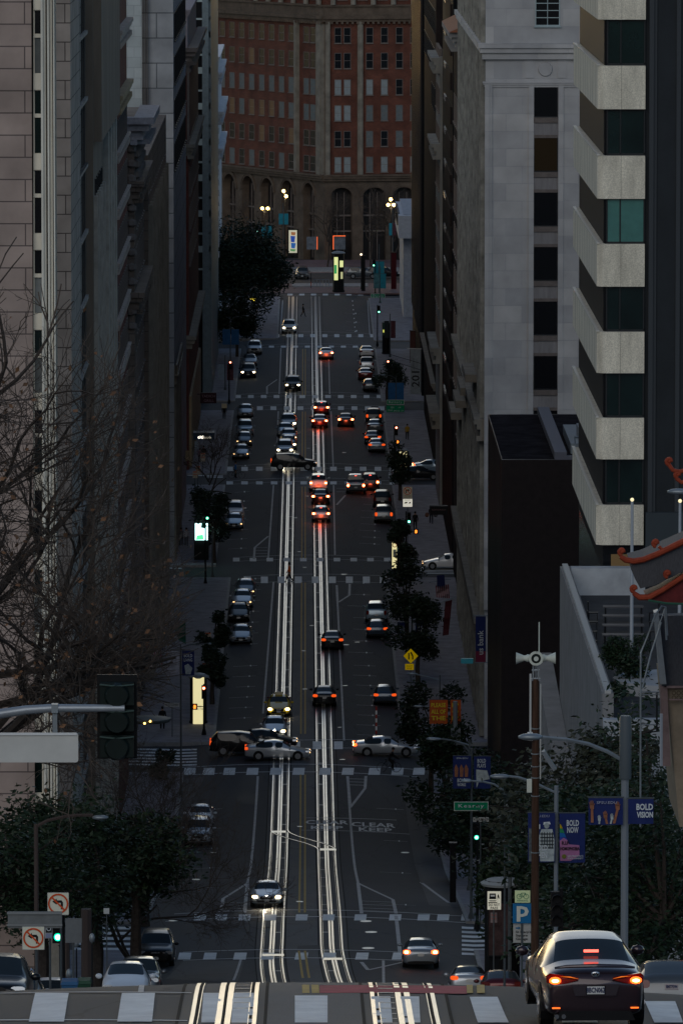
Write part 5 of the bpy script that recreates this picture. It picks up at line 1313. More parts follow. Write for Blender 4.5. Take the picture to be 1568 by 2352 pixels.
def no_turn(parent, cx, cy, r, Y, right=False):
    s = -1 if right else 1
    sg = [(cx+s*r*.45, cy+r*.62), (cx+s*r*.45, cy-r*.05), (cx+s*r*.3, cy-r*.3), (cx-s*r*.3, cy-r*.3)]
    a = MB()
    w = r*.17
    poly_sign(parent, 'arrow', INKD, Y, [(cx+s*r*.28, cy+r*.6), (cx+s*r*.52, cy+r*.6), (cx+s*r*.52, cy-r*.12), (cx+s*r*.36, cy-r*.36), (cx-s*r*.22, cy-r*.36), (cx-s*r*.22, cy-r*.1), (cx+s*r*.22, cy-r*.1), (cx+s*r*.28, cy-r*.03)], .008, .03)
    poly_sign(parent, 'arrow_head', INKD, Y, [(cx-s*r*.62, cy-r*.22), (cx-s*r*.15, cy-r*.55), (cx-s*r*.15, cy+r*.1)], .008, .03)
    ring(parent, 'red_ring', INKR, cx, cy, r, r*.17, Y, .045); bar(parent, 'red_slash', INKR, (cx-r*.68, cy-r*.68), (cx+r*.68, cy+r*.68), r*.17, Y, .05)
def panel(name, label, x0, y0, x1, y1, Y, m=WHT, t=.03, pole=None, cat='sign', group=None, polem=POLE):
    a, b = P(x0, y0, Y), P(x1, y1, Y); cx = (x0+x1)/2 if pole is None else pole
    X, z = polebase(cx, Y)
    r = thing(name, label, cat, (X, Y, z), group=group); mb = MB(); mb.box(a.x, Y-t, b.z, b.x, Y, a.z); pa = mb.build('panel', m, r)
    if pole is not False:
        mb = MB(); mb.tube([(X, Y+.05, z-.2), (X, Y+.05, a.z)], .04, 6); mb.build('post', polem, r)
    return r
GREENL = glow('signal_green', (.0, .8, .45), 1.6); GREENC = glow('signal_green_core', (.45, 1, .8), 4); REDL = glow('signal_red', (1, .1, .01), 2); REDC = glow('signal_red_core', (1, .6, .4), 5)
ORGL = glow('signal_orange', (1, .25, .03), 2.2)
def signal(label, x, y, Y, state, pole=True, hand=None, dy=0, red_up=True, px=None, group='traffic signals'):
    """head whose lit lamp is at picture x,y"""
    s = S(Y); c = P(x, y, Y); X, z = polebase(px if px is not None else x+6*s/30, Y)
    t = thing('traffic_signal', label, 'traffic light', (X, Y, z), group=group)
    up = {'green': .62, 'red': 0, 'amber': .3}[state]; zt = c.z+up+.2
    mb = MB(); mb.box(c.x-.17, Y, zt-1.02, c.x+.17, Y+.25, zt); h = mb.build('head', BLACK, t)
    for k in range(3):
        zc = zt-.2-.31*k; mb = MB(); mb.tube([(c.x, Y+.0, zc), (c.x, Y-.04, zc)], .125, 12); lit = (k == {'red': 0, 'amber': 1, 'green': 2}[state])
        l = mb.build('lens', {'green': GREENL, 'red': REDL, 'amber': ORGL}[state] if lit else BLACK, h)
        if lit: mb = MB(); mb.ball((c.x, Y-.05, zc), .085, 10, 0, (1, .4, 1)); mb.build('bulb', {'green': GREENC, 'red': REDC, 'amber': REDC}[state], l)
        mb = MB(); n = 8; vs = []
        for q in range(n+1):
            an = pi*q/n
            for yy in (0, -.22): vs.append((c.x+.15*cos(an), Y+yy, zc+.15*sin(an)))
        mb.add(vs, [(2*q, 2*q+1, 2*q+3, 2*q+2) for q in range(n)]); mb.build('visor', BLACK, h)
    if pole:
        mb = MB(); mb.tube([(X, Y+.12, z-.2), (X, Y+.12, zt+.1)], [.09, .06], 7); mb.lathe((X, Y+.12, z), [(.2, 0), (.17, .2), (.1, .5)], 8); mb.build('pole', BLACK, t)
        if abs(X-c.x) > .2: mb = MB(); mb.tube([(X, Y+.12, zt-.4), (c.x, Y+.12, zt-.4)], .04, 5); mb.build('bracket', BLACK, t)
    if hand:
        q = P(hand[0], hand[1], Y); mb = MB(); mb.box(q.x-.2, Y, q.z-.22, q.x+.2, Y+.22, q.z+.22); hb = mb.build('walk_box', BLACK, t)
        mb = MB(); mb.prism([(q.x-.09, Y-.01, q.z-.14), (q.x+.07, Y-.01, q.z-.14), (q.x+.12, Y-.01, q.z+.03), (q.x+.06, Y-.01, q.z+.15), (q.x-.07, Y-.01, q.z+.15), (q.x-.1, Y-.01, q.z)], (0, -.03, 0)); mb.build('hand_symbol', REDC if 0 else ORGL, hb)
        mb = MB(); mb.tube([(q.x, Y+.12, q.z), (X, Y+.12, q.z)], .03, 5); mb.build('bracket', BLACK, t)
    return t
signal('traffic light showing green beside the left no turn signs', 133, 2153, 214, 'green', px=141)
signal('traffic light showing green at the left kerb above the bright screen', 476, 1190, 622, 'green', px=472)
signal('traffic light showing green below the right no turn sign', 939, 1198, 624, 'green', px=932, hand=(955, 1221))
signal('traffic light showing red with a lit hand beside the green direction panel', 910, 982, 722, 'red', px=905, hand=(913, 1015))
signal('traffic light showing red with a hand in front of the yellow kiosk', 468, 1581, 520, 'red', px=468, hand=(447, 1624))
signal('traffic light showing amber over the left banners far down the street', 529, 832, 812, 'red', px=527)
signal('traffic light showing red above the small round tree on the right', 891, 830, 812, 'red', px=892)
signal('traffic light showing green below the far street name sign', 870, 716, 898, 'green', px=866, hand=None)
signal('traffic light showing green by the teal banners on the far plaza', 858, 609, 990, 'green', px=861)
signal('distant traffic light showing green at the left of the plaza', 590, 531, 1010, 'green', px=592)
signal('traffic light showing a green at the right end before the small name plate', 1094, 1924, 376, 'green', px=1097)
signal('traffic light showing red at the left kerb before the bank sign', 513, 978, 800, 'amber', px=516)
# lamp posts with globes far away
GLOB = glow('warm_globe', (1, .7, .25), 3); GLOBR = glow('warm_globe_rim', (1, .6, .15), 6)
def globes(label, x, Y, pts, r=.27, ytop=None):
    t, X, z = pole_thing('globe_street_lamp', label, 'street lamp', x, Y, ytop or min(p[1] for p in pts), .1, DARK, 'globe lamps of the far plaza')
    for p in pts:
        q = P(p[0], p[1], Y); mb = MB(); mb.ball(q, r, 12); g_ = mb.build('globe', GLOB, t, smooth=2)
        mb = MB(); mb.tube([(X, Y+.02, q.z-.7), (q.x, Y, q.z-r)], .05, 5); mb.lathe((q.x, Y, q.z-r-.08), [(.1, 0), (.18, .12)], 8); mb.build('bracket', DARK, t)
        l = bpy.data.lights.new('globe_light', 'POINT'); l.energy = 260; l.color = (1, .7, .35); l.shadow_soft_size = r; lo = bpy.data.objects.new('globe_light', l); COL.objects.link(lo); lo.location = (q.x, Y-.5, q.z)
globes('two bright globe lamps stacked on one post above the lit poster', 655, 1030, [(651, 438), (657, 450)])
globes('two bright globe lamps side by side at the left of the plaza', 608, 1026, [(602, 478), (615, 478)])
globes('post with three bright globe lamps before the right arches', 897, 1028, [(897, 457), (891, 470), (904, 470)])
def lit_lamp(label, x, y, Y, base=None, r=.3, m=GLOB, e=300):
    t, X, z = pole_thing('lantern_lamp', label, 'street lamp', x, Y, y+3, .07, DARK)
    q = P(x, y, Y); mb = MB(); mb.ball(q, r, 12); mb.build('globe', m, t, smooth=2)
    l = bpy.data.lights.new('lamp_light', 'POINT'); l.energy = e; l.color = (1, .68, .3); l.shadow_soft_size = r; lo = bpy.data.objects.new('lamp_light', l); COL.objects.link(lo); lo.location = q-Vector((0, .6, 0))
lit_lamp('single glowing lantern beside the dark restaurant sign', 448, 920, 776, r=.24)
lit_lamp('pair of pale globes on the dark far post', 829, 584, 1000, r=.16, m=mat('pale_globe', (.7, .6, .5), .4, em=(1, .8, .6), es=2), e=20)
# --- kiosks
LITY = mat('backlit_cream_panel', (.6, .6, .4), .5, em=(1, .88, .45), es=.75); ROOFK = mat('kiosk_roof', (.28, .3, .31), .5)
def kiosk(label, x0, x1, y0, y1, Y, px0, px1, py0, py1, lit=LITY, poster=None):
    s = S(Y); a = P(x0, y0, Y); b = P(x1, y1, Y); cx = (a.x+b.x)/2; r = (b.x-a.x)/2; z0 = gz(cx, Y)+.15
    t = thing('advertising_kiosk', label, 'kiosk', (cx, Y, z0), group='round advertising kiosks'); mb = MB(); mb.tube([(cx, Y, z0), (cx, Y, a.z-.1)], r*.86, 10); mb.lathe((cx, Y, z0), [(r*.95, 0), (r*.95, .25)], 14); mb.build('drum', BLACK, t)
    mb = MB(); mb.lathe((cx, Y, a.z-.35), [(r*1.02, 0), (r*1.08, .12), (r*.7, .3), (.05, .38)], 16); mb.build('roof', ROOFK, t)
    c, d = P(px0, py0, Y-r), P(px1, py1, Y-r); mb = MB(); mb.box(c.x, Y-r*.9, d.z, d.x, Y-r*.98, c.z); p_ = mb.build('poster_panel', lit, t)
    mb = MB()
    for xa, xb, za, zb_ in ((c.x-.06, c.x, d.z-.06, c.z+.06), (d.x, d.x+.06, d.z-.06, c.z+.06), (c.x, d.x, c.z, c.z+.06), (c.x, d.x, d.z-.06, d.z)): mb.box(xa, Y-r*.85, za, xb, Y-r*1.02, zb_)
    mb.build('frame', DARK, t)
    return t, p_, Y-r*.98
t, p_, yk = kiosk('kiosk with a tall glowing cream panel on the left pavement', 433, 478, 1546, 1672, 527, 443, 469, 1556, 1668)
tx(t, 'FOOD', 448, 464, 1623, 4, yk, INKD, .02); tx(t, 'FEED THE', 448, 466, 1629, 4, yk, INKD, .02)
t, p_, yk = kiosk('kiosk with cream panel and rust red poster by the middle junction', 912, 940, 1030, 1096, 722, 917, 934, 1036, 1095)
poly_sign(t, 'poster', mat('rust_poster', (.35, .06, .015), .6, em=(1, .2, .03), es=.35, noise=.4, nscale=3), yk, [(917, 1046), (931, 1046), (929, 1076), (917, 1070)], .02, .02)
poly_sign(t, 'poster_figure', mat('poster_dark_figure', (.03, .03, .05), .6), yk, [(919, 1048), (929, 1049), (927, 1060), (919, 1059)], .02, .045)
t, p_, yk = kiosk('kiosk with a printed red ring poster half behind the narrow tree', 898, 930, 1240, 1310, 632, 900, 911, 1243, 1306)
ring(t, 'poster_ring', INKR, 906, 1252, 4.6, 1.6, yk, .03); poly_sign(t, 'poster_text_block', SIGNY, yk, [(902, 1262), (910, 1262), (910, 1280), (902, 1280)], .01, .03)
c_ = P(917, 1254, 631); mb = MB(); mb.box(c_.x-.15, 630.85, c_.z-.6, c_.x+.3, 631.0, c_.z+.5); mb.build('side_panel', mat('pale_teal_panel', (.12, .26, .27), .4, em=(.4, .9, .9), es=.12), t)
t, p_, yk = kiosk('tall thin kiosk with bright panel standing before the far plaza', 762, 792, 576, 650, 994, 767, 776, 590, 643, mat('backlit_lime_panel', (.6, .6, .4), .5, em=(.95, 1, .4), es=.7))
poly_sign(t, 'poster', mat('green_poster', (.02, .25, .06), .6, em=(.1, 1, .3), es=.25), yk, [(767.5, 608), (773, 608), (773, 628), (767.5, 628)], .02, .02)
poly_sign(t, 'side_poster', mat('backlit_lime_panel', (.6, .6, .4)), yk, [(780, 598), (788, 598), (788, 613), (780, 613)], .02, .01)
poly_sign(t, 'side_poster_lower', mat('backlit_lime_dim', (.3, .3, .2), .5, em=(1, 1, .5), es=.4), yk, [(782, 624), (787, 624), (787, 640), (782, 640)], .02, .01)
t, p_, yk = kiosk('kiosk with green box and yellow strip far down the right pavement', 876, 896, 735, 790, 885, 879, 892, 742, 770, mat('kiosk_green_glass', (.03, .09, .07), .4))
poly_sign(t, 'yellow_strip', mat('backlit_yellow', (.6, .6, .1), .5, em=(.95, 1, .2), es=.6), yk, [(879, 757), (893, 757), (893, 764), (879, 763)], .02, .02)
t, p_, yk = kiosk('large dark kiosk behind the do not pass sign at lower right', 1106, 1200, 2017, 2232, 337, 1122, 1170, 2075, 2195, mat('dark_poster', (.05, .03, .03), .5, noise=.7, nscale=2))
# lit poster stand
r = panel('lit_poster_stand', 'tall backlit poster with blue figures on the far plaza', 663, 528, 682, 580, 1040, mat('poster_glass', (.5, .5, .4), .5, em=(1, .95, .7), es=.3), .2, cat='poster', pole=False)
for k, (q, c_) in enumerate((((668, 532, 679, 540), (.3, .12, .05)), ((667, 541, 678, 556), (.02, .06, .3)), ((668, 557, 679, 570), (.02, .1, .32)), ((666, 571, 679, 577), (.1, .25, .1)))):
    poly_sign(r, 'figure', mat('poster_colour_%s' % 'abcd'[k], c_, .6, em=c_, es=.6), 1040, [(q[0], q[1]), (q[2], q[1]+1), (q[2]-2, q[3]), (q[0]+1, q[3]-1)], .02, .22)
X, z = polebase(672, 1040); mb = MB(); pbox(mb, 660, 525, 685, 592, 1040.05, .3); mb.build('case', BLACK, r)
# bright screen on the left
r = panel('bright_screen', 'overexposed cyan white screen on the left pavement behind the dark tree', 448, 1202, 477, 1240, 640, mat('cyan_white_screen', (.6, .7, .7), .5, em=(.6, 1, 1), es=3), .2, cat='screen', pole=False)
poly_sign(r, 'dark_picture', mat('screen_dark', (.02, .2, .12), .5), 640, [(463, 1202), (472, 1200), (471, 1214), (461, 1212)], .02, .22)
poly_sign(r, 'green_picture', mat('screen_green', (.02, .4, .1), .5, em=(.1, 1, .3), es=1.5), 640, [(452, 1230), (466, 1228), (468, 1239), (450, 1240)], .02, .22)
mb = MB(); a = P(448, 1240, 640.1); c = P(477, 1240, 640.1); mb.box(a.x-.1, 640.02, .1, c.x+.1, 640.3, a.z+1.8); mb.build('case', BLACK, r)
sgo = panel('orange_lit_sign', 'small orange lit letters above the bright cyan screen', 450, 1196, 461, 1201, 642, BLACK, pole=False); tx(sgo, 'OPEN', 450.5, 460.5, 1198.5, 3.4, 642, ORGL, .05)
# --- street-name signs
def name_sign(label, s_, x0, y0, x1, y1, Y, pole, hh=.6, post=True):
    r = panel('street_name_sign', label, x0, y0, x1, y1, Y, mat('sign_white_border', (.5, .52, .5), .5), .02, pole=pole if post else False, cat='street sign', group='green street name signs')
    e = (x1-x0)*.012+.6; poly_sign(r, 'green_face', GRN, Y, [(x0+e, y0+e), (x1-e, y0+e), (x1-e, y1-e), (x0+e, y1-e)], .012, .02)
    w = (x1-x0); tx(r, s_, x0+w*.13, x1-w*.13, (y0+y1)/2+.3, (y1-y0)*hh, Y, INKW, .05, bold=.003, sp=1.25); return r
name_sign('large green street sign reading Kearny hung over the right pavement', 'Kearny', 1042, 1842, 1121, 1863, 382, 1082, .52)
name_sign('green street sign reading Battery above a green direction panel', 'Battery', 887, 918, 928, 929, 800, 889, .6)
name_sign('small green street sign reading Davis far down the street', 'Davis', 851, 674, 884, 684, 984, 868, .6)
for k_, (x0, y0, x1, y1, s_, Y, lb) in enumerate(((1086, 1878, 1122, 1888, 'KEARNY', 381, 'small grey plate reading KEARNY under the large green sign'), (378, 1615, 412, 1624, 'MONTGOMERY', 519, 'small pale plate reading MONTGOMERY by the left lamp pole'))):
    r = panel('street_name_plate', lb, x0, y0, x1, y1, Y, mat('plate_pale', (.4, .4, .38), .5), .02, cat='street sign', pole=(x0+x1)/2); tx(r, s_, x0+2, x1-2, (y0+y1)/2, (y1-y0)*.6, Y, INKD, .03)
r = panel('direction_panel', 'green highway direction panel under the Battery sign', 887, 931, 928, 957, 800, GRN, .03, pole=889)
for s_, x0, x1, y, h, m_ in (('101', 897, 904, 935.5, 4, INKW), ('->', 914, 920, 935.5, 3, INKW), ('GOLDEN GATE', 890, 901, 942, 3, INKW), ('BRIDGE', 904, 917, 943.5, 3, INKW), ('->', 920, 926, 943, 3, INKW), ('BAY BRIDGE', 890, 901, 952, 3, INKW), ('80', 903, 909, 951.5, 4, mat('shield_red', (.35, .06, .1), .5)), ('->', 920, 926, 952, 3, INKW)):
    tx(r, s_, x0, x1, y, h, 800, m_, .05)
# --- yellow merge sign
r = panel('merge_warning_sign', 'yellow diamond warning sign with a narrowing lane symbol', 941, 1520, 945, 1540, 515, POLE, .02, pole=943)
YSG = mat('warning_yellow', (.85, .55, .0), .45, em=(1, .65, 0), es=.1)
poly_sign(r, 'diamond', YSG, 515, [(943, 1490), (960, 1507), (943, 1524), (926, 1507)], .03, .05)
poly_sign(r, 'lower_plate', YSG, 515, [(930, 1525), (950, 1525), (950, 1539), (930, 1539)], .03, .05)
for pts in ([(937, 1500), (940, 1500), (940, 1515), (937, 1515)], [(942, 1498), (945, 1498), (949, 1507), (949, 1515), (946, 1515), (946, 1508), (942, 1500)]): poly_sign(r, 'symbol', INKD, 515, pts, .01, .085)
tx(r, 'RIGHT', 933, 947, 1530, 3.2, 515, INKD, .085); tx(r, 'LANE', 934, 946, 1535, 3.2, 515, INKD, .085)
# --- no right turn sign
r = panel('no_right_turn_sign', 'cream no right turn sign over a white plate beside a dark tree', 925, 1118, 946, 1145, 652, mat('cream_sheet_lit', (.6, .55, .42), .5), .03, pole=935.5)
no_turn(r, 935.5, 1127.5, 8.4, 652, True); tx(r, 'TAXI BUS', 928, 943, 1138.5, 2, 652, INKD, .04); tx(r, 'EXEMPT', 928, 943, 1142, 2, 652, INKD, .04)
r = panel('except_trucks_plate', 'bright white plate with two small truck symbols under the no right turn sign', 925, 1146, 946.5, 1164, 652, mat('bright_sheet', (.8, .78, .68), .5, em=(1, .95, .8), es=.5), .03, pole=935.5)
tx(r, 'EXCEPT', 929, 943, 1148.8, 2.6, 652, mat('faint_ink', (.35, .35, .3), .5), .04)
for x0 in (928, 938): poly_sign(r, 'vehicle_symbol', INKD, 652, [(x0, 1155), (x0+3, 1153), (x0+7 if x0 == 928 else x0+5, 1152.5), (x0+7 if x0 == 928 else x0+5, 1156), (x0, 1156.5)], .01, .04)
# --- left no-turn signs near
for x0, y0, x1, y1, Y, lb in ((109, 2051, 158, 2102, 213, 'upper white no left turn sign at lower left'), (51, 2129, 102, 2182, 205, 'lower white no left turn sign in front of the silver suv')):
    r = panel('no_left_turn_sign', lb, x0, y0, x1, y1, Y, SIGNY, .03, group='no left turn signs', pole=(x0+x1)/2+4); no_turn(r, (x0+x1)/2, (y0+y1)/2, 21.5, Y)
    mb = MB()
    a, b = P(x0, y0, Y-.04), P(x1, y1, Y-.04)
    for q in ((a.x, b.z, a.x+.012, a.z), (b.x-.012, b.z, b.x, a.z), (a.x, a.z-.012, b.x, a.z), (a.x, b.z, b.x, b.z+.012)): mb.box(q[0], Y-.036, q[1], q[2], Y-.03, q[3])
    mb.build('dark_rim', GREYB, r)
r = panel('overhead_street_sign', 'grey back of a wide street sign below the upper no turn sign', 18, 2094, 142, 2132, 211, mat('aged_grey_sheet', (.14, .15, .15), .6, noise=.2), .05, pole=82, polem=mat('brown_pole', (.06, .045, .04), .7))
mb = MB(); pbox(mb, 16, 2096, 143, 2101, 210.9, .06); pbox(mb, 16, 2124, 143, 2128, 210.9, .06); mb.build('rail', mat('aged_rail', (.2, .21, .21), .5), r)
r = panel('parking_info_sign', 'pale parking information plate between the lower no turn sign and the green light', 103, 2122, 121, 2156, 219, mat('pale_plate', (.35, .36, .36), .5), .02, pole=112)
poly_sign(r, 'black_arch', INKD, 219, [(105, 2125), (119, 2125), (119, 2143), (105, 2143)], .01, .03); ring(r, 'tow_symbol', INKW, 112, 2134, 4.5, 1.6, 219, .05); poly_sign(r, 'blue_text_block', mat('blue_grey_print', (.2, .23, .34), .6), 219, [(105, 2145), (120, 2145), (120, 2155), (105, 2155)], .01, .03)
r = panel('metal_utility_box', 'grey back of a sign panel behind the near left poles', 150, 2110, 188, 2166, 222, mat('grey_panel_paint', (.13, .14, .145), .6, noise=.15), .04, pole=166)
# left street poles
BRP = mat('brown_pole', (.06, .045, .04), .7)
t, X, z = pole_thing('street_lamp', 'brown lamp post with curved arm at lower left', 'street lamp', 81, 232, 1893, .085, BRP, rtop=.075)
arm(t, [(81, 1900), (110, 1885), (150, 1876), (180, 1873), (214, 1873)], 232, .06, BRP); cobra(t, 210, 250, 1878, 232)
for x, yt, Y, r_, lb in ((148, 2150, 224, .14, 'thick dark post behind the green traffic light'), (196, 2088, 250, .2, 'broad brown trunk-like pole at lower left')):
    t, X, z = pole_thing('utility_pole', lb, 'pole', x, Y, yt, r_, BRP, rtop=r_)
t, X, z = pole_thing('sign_post', 'thin green post with a small square plate at lower left', 'sign post', 243, 268, 2088, .03, POLE); mb = MB(); pbox(mb, 238, 2087, 251, 2100, 267.9, .02); mb.build('plate', GREYB, t)
for i, (x, y, Y, lb) in enumerate(((173, 2165, 232, 'twin parking meter left of the brown pole'), (209, 2155, 240, 'parking meter right of the brown pole'), (156, 2238, 215, 'parking meter beside the blue bin'))):
    X, z = polebase(x, Y); zt = ZZ(y, Y); t = thing('parking_meter', lb, 'parking meter', (X, Y, z), group='parking meters'); mb = MB(); mb.tube([(X, Y, z), (X, Y, zt-.2)], .03, 6); mb.build('post', DARK, t); mb = MB(); mb.ball((X, Y, zt), .13, 8, 0, (.8, .7, 1.4)); mb.build('meter_head', STEEL, t, smooth=2)
for x0, x1, y, Y, m_, lb in ((142, 178, 2252, 208, mat('blue_plastic', (.02, .09, .2), .5), 'blue bin top showing over the crest at lower left'), (178, 208, 2250, 212, mat('green_plastic', (.015, .06, .035), .5), 'dark green bin next to the blue bin')):
    a, b = P(x0, y, Y), P(x1, y, Y); X = (a.x+b.x)/2; z = gz(X, Y)+.1; t = thing('refuse_bin', lb, 'bin', (X, Y, z)); mb = MB(); mb.prism([(a.x+.04, Y-.3, z), (b.x-.04, Y-.3, z), (b.x, Y-.3, a.z-.1), (a.x, Y-.3, a.z-.1)], (0, .6, 0)); mb.build('tub', m_, t); mb = MB(); mb.prism([(a.x-.03, Y-.34, a.z-.1), (b.x+.03, Y-.34, a.z-.1), (b.x, Y-.3, a.z), (a.x, Y-.3, a.z)], (0, .66, 0)); mb.build('lid', m_, t)
# --- near mast arm, blank sign and signal seen from behind
YM = 105; X, z = P(-260, 1700, YM).x, gz(9, YM)
t = thing('signal_mast', 'pale steel mast arm reaching in from the left edge', 'mast arm', (X, YM, z)); mb = MB(); pts = [P(-262, 1780, YM), P(-200, 1700, YM), P(-60, 1645, YM), (P(0, 1640, YM)), P(60, 1631, YM), P(120, 1627, YM), P(200, 1627, YM), P(286, 1627, YM)]
mb.tube(pts, [.1, .09, .08, .075, .07, .065, .06, .055], 10); mb.build('arm', mat('mast_steel', (.3, .33, .36), .4, metal=.4, noise=.15), t, smooth=True)
mb = MB(); mb.tube([(X, YM, z), (X, YM, P(0, 1780, YM).z)], .13, 10); mb.build('pole', mat('mast_steel', (.3, .33, .36)), t)
mb = MB(); q = P(126, 1632, YM); mb.box(q.x-.035, YM-.02, P(0, 1688, YM).z, q.x+.035, YM+.05, q.z+.02); mb.box(q.x-.05, YM-.08, q.z-.03, q.x+.05, YM+.08, q.z+.1); mb.build('hanger', STEEL, t)
r = thing('blank_sign', 'pale grey back of a street sign hanging under the mast arm at left', 'sign', tuple(P(60, 1716, YM)))
a, b = P(-60, 1683, YM), P(180, 1751, YM); mb = MB(); rr_ = .04; pts = []
for cx, cz, a0 in ((b.x-rr_, a.z-rr_, 0), (a.x+rr_, a.z-rr_, 90), (a.x+rr_, b.z+rr_, 180), (b.x-rr_, b.z+rr_, 270)):
    for k in range(5): an = radians(a0+k*22.5); pts.append((cx+rr_*cos(an), YM-.03, cz+rr_*sin(an)))
mb.prism(pts, (0, .02, 0)); mb.build('panel', mat('sign_back_aluminium', (.52, .52, .49), .5, noise=.1, nscale=1.2), r); mb = MB(); mb.box(a.x, YM-.055, a.z-.035, b.x-.02, YM-.031, a.z-.005); mb.build('top_rail', mat('rail_bright', (.66, .67, .66), .4), r)
t = thing('hanging_traffic_signal', 'black traffic signal seen from behind on the mast arm, louvred back plate', 'traffic light', tuple(P(268, 1742, YM+.3)))
a, b = P(223, 1550, YM+.25), P(315, 1743, YM+.25); mb = MB(); mb.box(a.x, YM+.25, b.z, b.x, YM+.28, a.z); mb.build('back_plate', mat('backplate_black', (.006, .007, .008), .5), t)
DGN = mat('signal_dark_green', (.007, .013, .012), .45, noise=.2)
for k in range(3):
    yc = 1592+k*60; c = P(269, yc, YM+.2); mb = MB(); w = .27*.96
    mb.box(c.x-w*.98, YM+.05, c.z-.17, c.x+w*.98, YM+.24, c.z+.17); hs = mb.build('signal_section', DGN, t)
    mb = MB(); mb.tube([(c.x, YM+.06, c.z-.02), (c.x, YM-.04, c.z-.02)], [.2, .16], 14); mb.build('housing_dome', DGN, hs)
    mb = MB(); mb.tube([(c.x-w, YM+.02, c.z+.15), (c.x, YM-.03, c.z+.13), (c.x+w, YM+.02, c.z+.15)], .012, 5); mb.build('seam', mat('seam_light', (.06, .09, .08), .4), hs)
# --- right foreground poles
t, X, z = pole_thing('street_lamp', 'grey lamp post with arched arm carrying the plaid shirt and rainbow banners', 'street lamp', 1278, 222, 1806, .075, mat('grey_pole', (.16, .18, .2), .5), rtop=.07)
arm(t, [(1278, 1822), (1255, 1812), (1225, 1797), (1190, 1786), (1160, 1783)], 222, .045); cobra(t, 1123, 1172, 1784, 222)
t, X, z = pole_thing('street_lamp', 'thick grey post with a long arched lamp arm at upper right', 'street lamp', 1436, 160, 1650, .09, mat('grey_pole', (.16, .18, .2), .5), rtop=.09)
mb = MB(); a = P(1436, 1650, 160); b = P(1436, 1790, 160); mb.tube([(a.x, 160, b.z), (a.x, 160, b.z+.05), (a.x, 160, a.z), (a.x, 160, a.z+.06)], [.13, .14, .14, .11], 12); mb.build('antenna_shroud', mat('shroud_paint', (.075, .09, .1), .5), t, smooth=True)
arm(t, [(1428, 1746), (1395, 1727), (1350, 1709), (1300, 1699), (1245, 1694)], 160, .05); cobra(t, 1188, 1248, 1693, 160)
t, X, z = pole_thing('street_lamp', 'small arched lamp arm left of the grey post, half in the trees', 'street lamp', 1160, 270, 1818, .05, POLE); arm(t, [(1158, 1818), (1135, 1802), (1110, 1796), (1075, 1794)], 270, .045); cobra(t, 1058, 1085, 1794, 270)
for x, y, Y, x2, lb in ((1078, 1714, 415, 985, 'lamp arm over the trees right of the crossing silver sedan'), (1045, 1640, 460, 955, 'lamp post with a grey box beside the red and yellow banners'), (1010, 1565, 500, 940, 'lamp arm below the yellow diamond sign')):
    t, X, z = pole_thing('street_lamp', lb, 'street lamp', x, Y, y-14, .07, POLE, 'lamp posts among the right trees'); arm(t, [(x, y-2), (x-20, y-8), (x-45, y-14), (x-70, y-17)], Y, .045); cobra(t, x2-8, x2+20, y-17, Y)
mb = MB(); q = P(1045, 1690, 458); mb.box(q.x-.3, 457.8, q.z-.6, q.x+.35, 458.2, q.z+.5); mb.tube([(q.x, 458, q.z+.5), (q.x, 458, q.z+2.3)], .16, 8); bx_ = mb.build('signal_cabinet', mat('grey_pole', (.16, .18, .2), .5)); bx_.location = (0, 0, 0); tag(bx_, 'grey equipment box and stub post beside the yellow and red banners', 'equipment box')
# wooden siren pole
WOOD = mat('wooden_pole', (.055, .03, .02), .85, noise=.4, nscale=5, stretch=(4, 4, .3))
YP = 211; X, z = polebase(1230, YP); t = thing('siren_pole', 'wooden pole with three white warning horns on top', 'siren', (X, YP, z))
zt = ZZ(1560, YP); mb = MB(); mb.tube([(X, YP, z-.5), (X, YP, zt)], [.13, .11], 10); mb.build('pole', WOOD, t, smooth=True)
HRN = mat('horn_paint', (.52, .56, .5), .45, noise=.12); c = P(1230, 1512, YP)
mb = MB(); mb.box(c.x-.1, YP-.05, zt, c.x-.06, YP+.05, c.z-.1); mb.box(c.x+.06, YP-.05, zt, c.x+.1, YP+.05, c.z-.1); mb.box(c.x-.14, YP-.07, zt-.05, c.x+.14, YP+.07, zt+.02); mb.box(c.x-.12, YP-.06, zt+.25, c.x+.12, YP+.06, zt+.29); mb.box(c.x-.14, YP-.08, c.z-.14, c.x+.14, YP+.08, c.z-.08); mb.build('bracket', STEEL, t)
for s in (1, -1):
    mb = MB(); mb.tube([(c.x+s*.1, YP, c.z), (c.x+s*.17, YP, c.z), (c.x+s*.19, YP, c.z), (c.x+s*.26, YP, c.z), (c.x+s*.30, YP, c.z), (c.x+s*.36, YP, c.z), (c.x+s*.42, YP, c.z), (c.x+s*.585, YP, c.z), (c.x+s*.6, YP, c.z)], [.07, .08, .11, .12, .09, .085, .11, .175, .185], 14); mb.build('horn', HRN, t, smooth=True)
mb = MB(); mb.tube([(c.x, YP+.1, c.z+.02), (c.x, YP-.1, c.z+.02), (c.x, YP-.25, c.z+.02), (c.x, YP-.26, c.z+.02), (c.x, YP-.15, c.z+.02)], [.1, .13, .225, .2, .12], 18); hh = mb.build('horn', HRN, t, smooth=True)
mb = MB(); mb.tube([(c.x, YP-.262, c.z+.02), (c.x, YP-.264, c.z+.02)], .15, 14); mb.build('horn_mouth', DGN, hh); mb = MB(); mb.tube([(c.x, YP-.27, c.z+.02), (c.x, YP-.33, c.z+.02)], [.06, .075], 12); mb.build('horn_driver', HRN, hh)
mb = MB(); q = P(1238, 1430, YP); mb.tube([(q.x, YP+.1, c.z), (q.x, YP+.1, q.z)], .02, 6); mb.build('antenna', HRN, t)
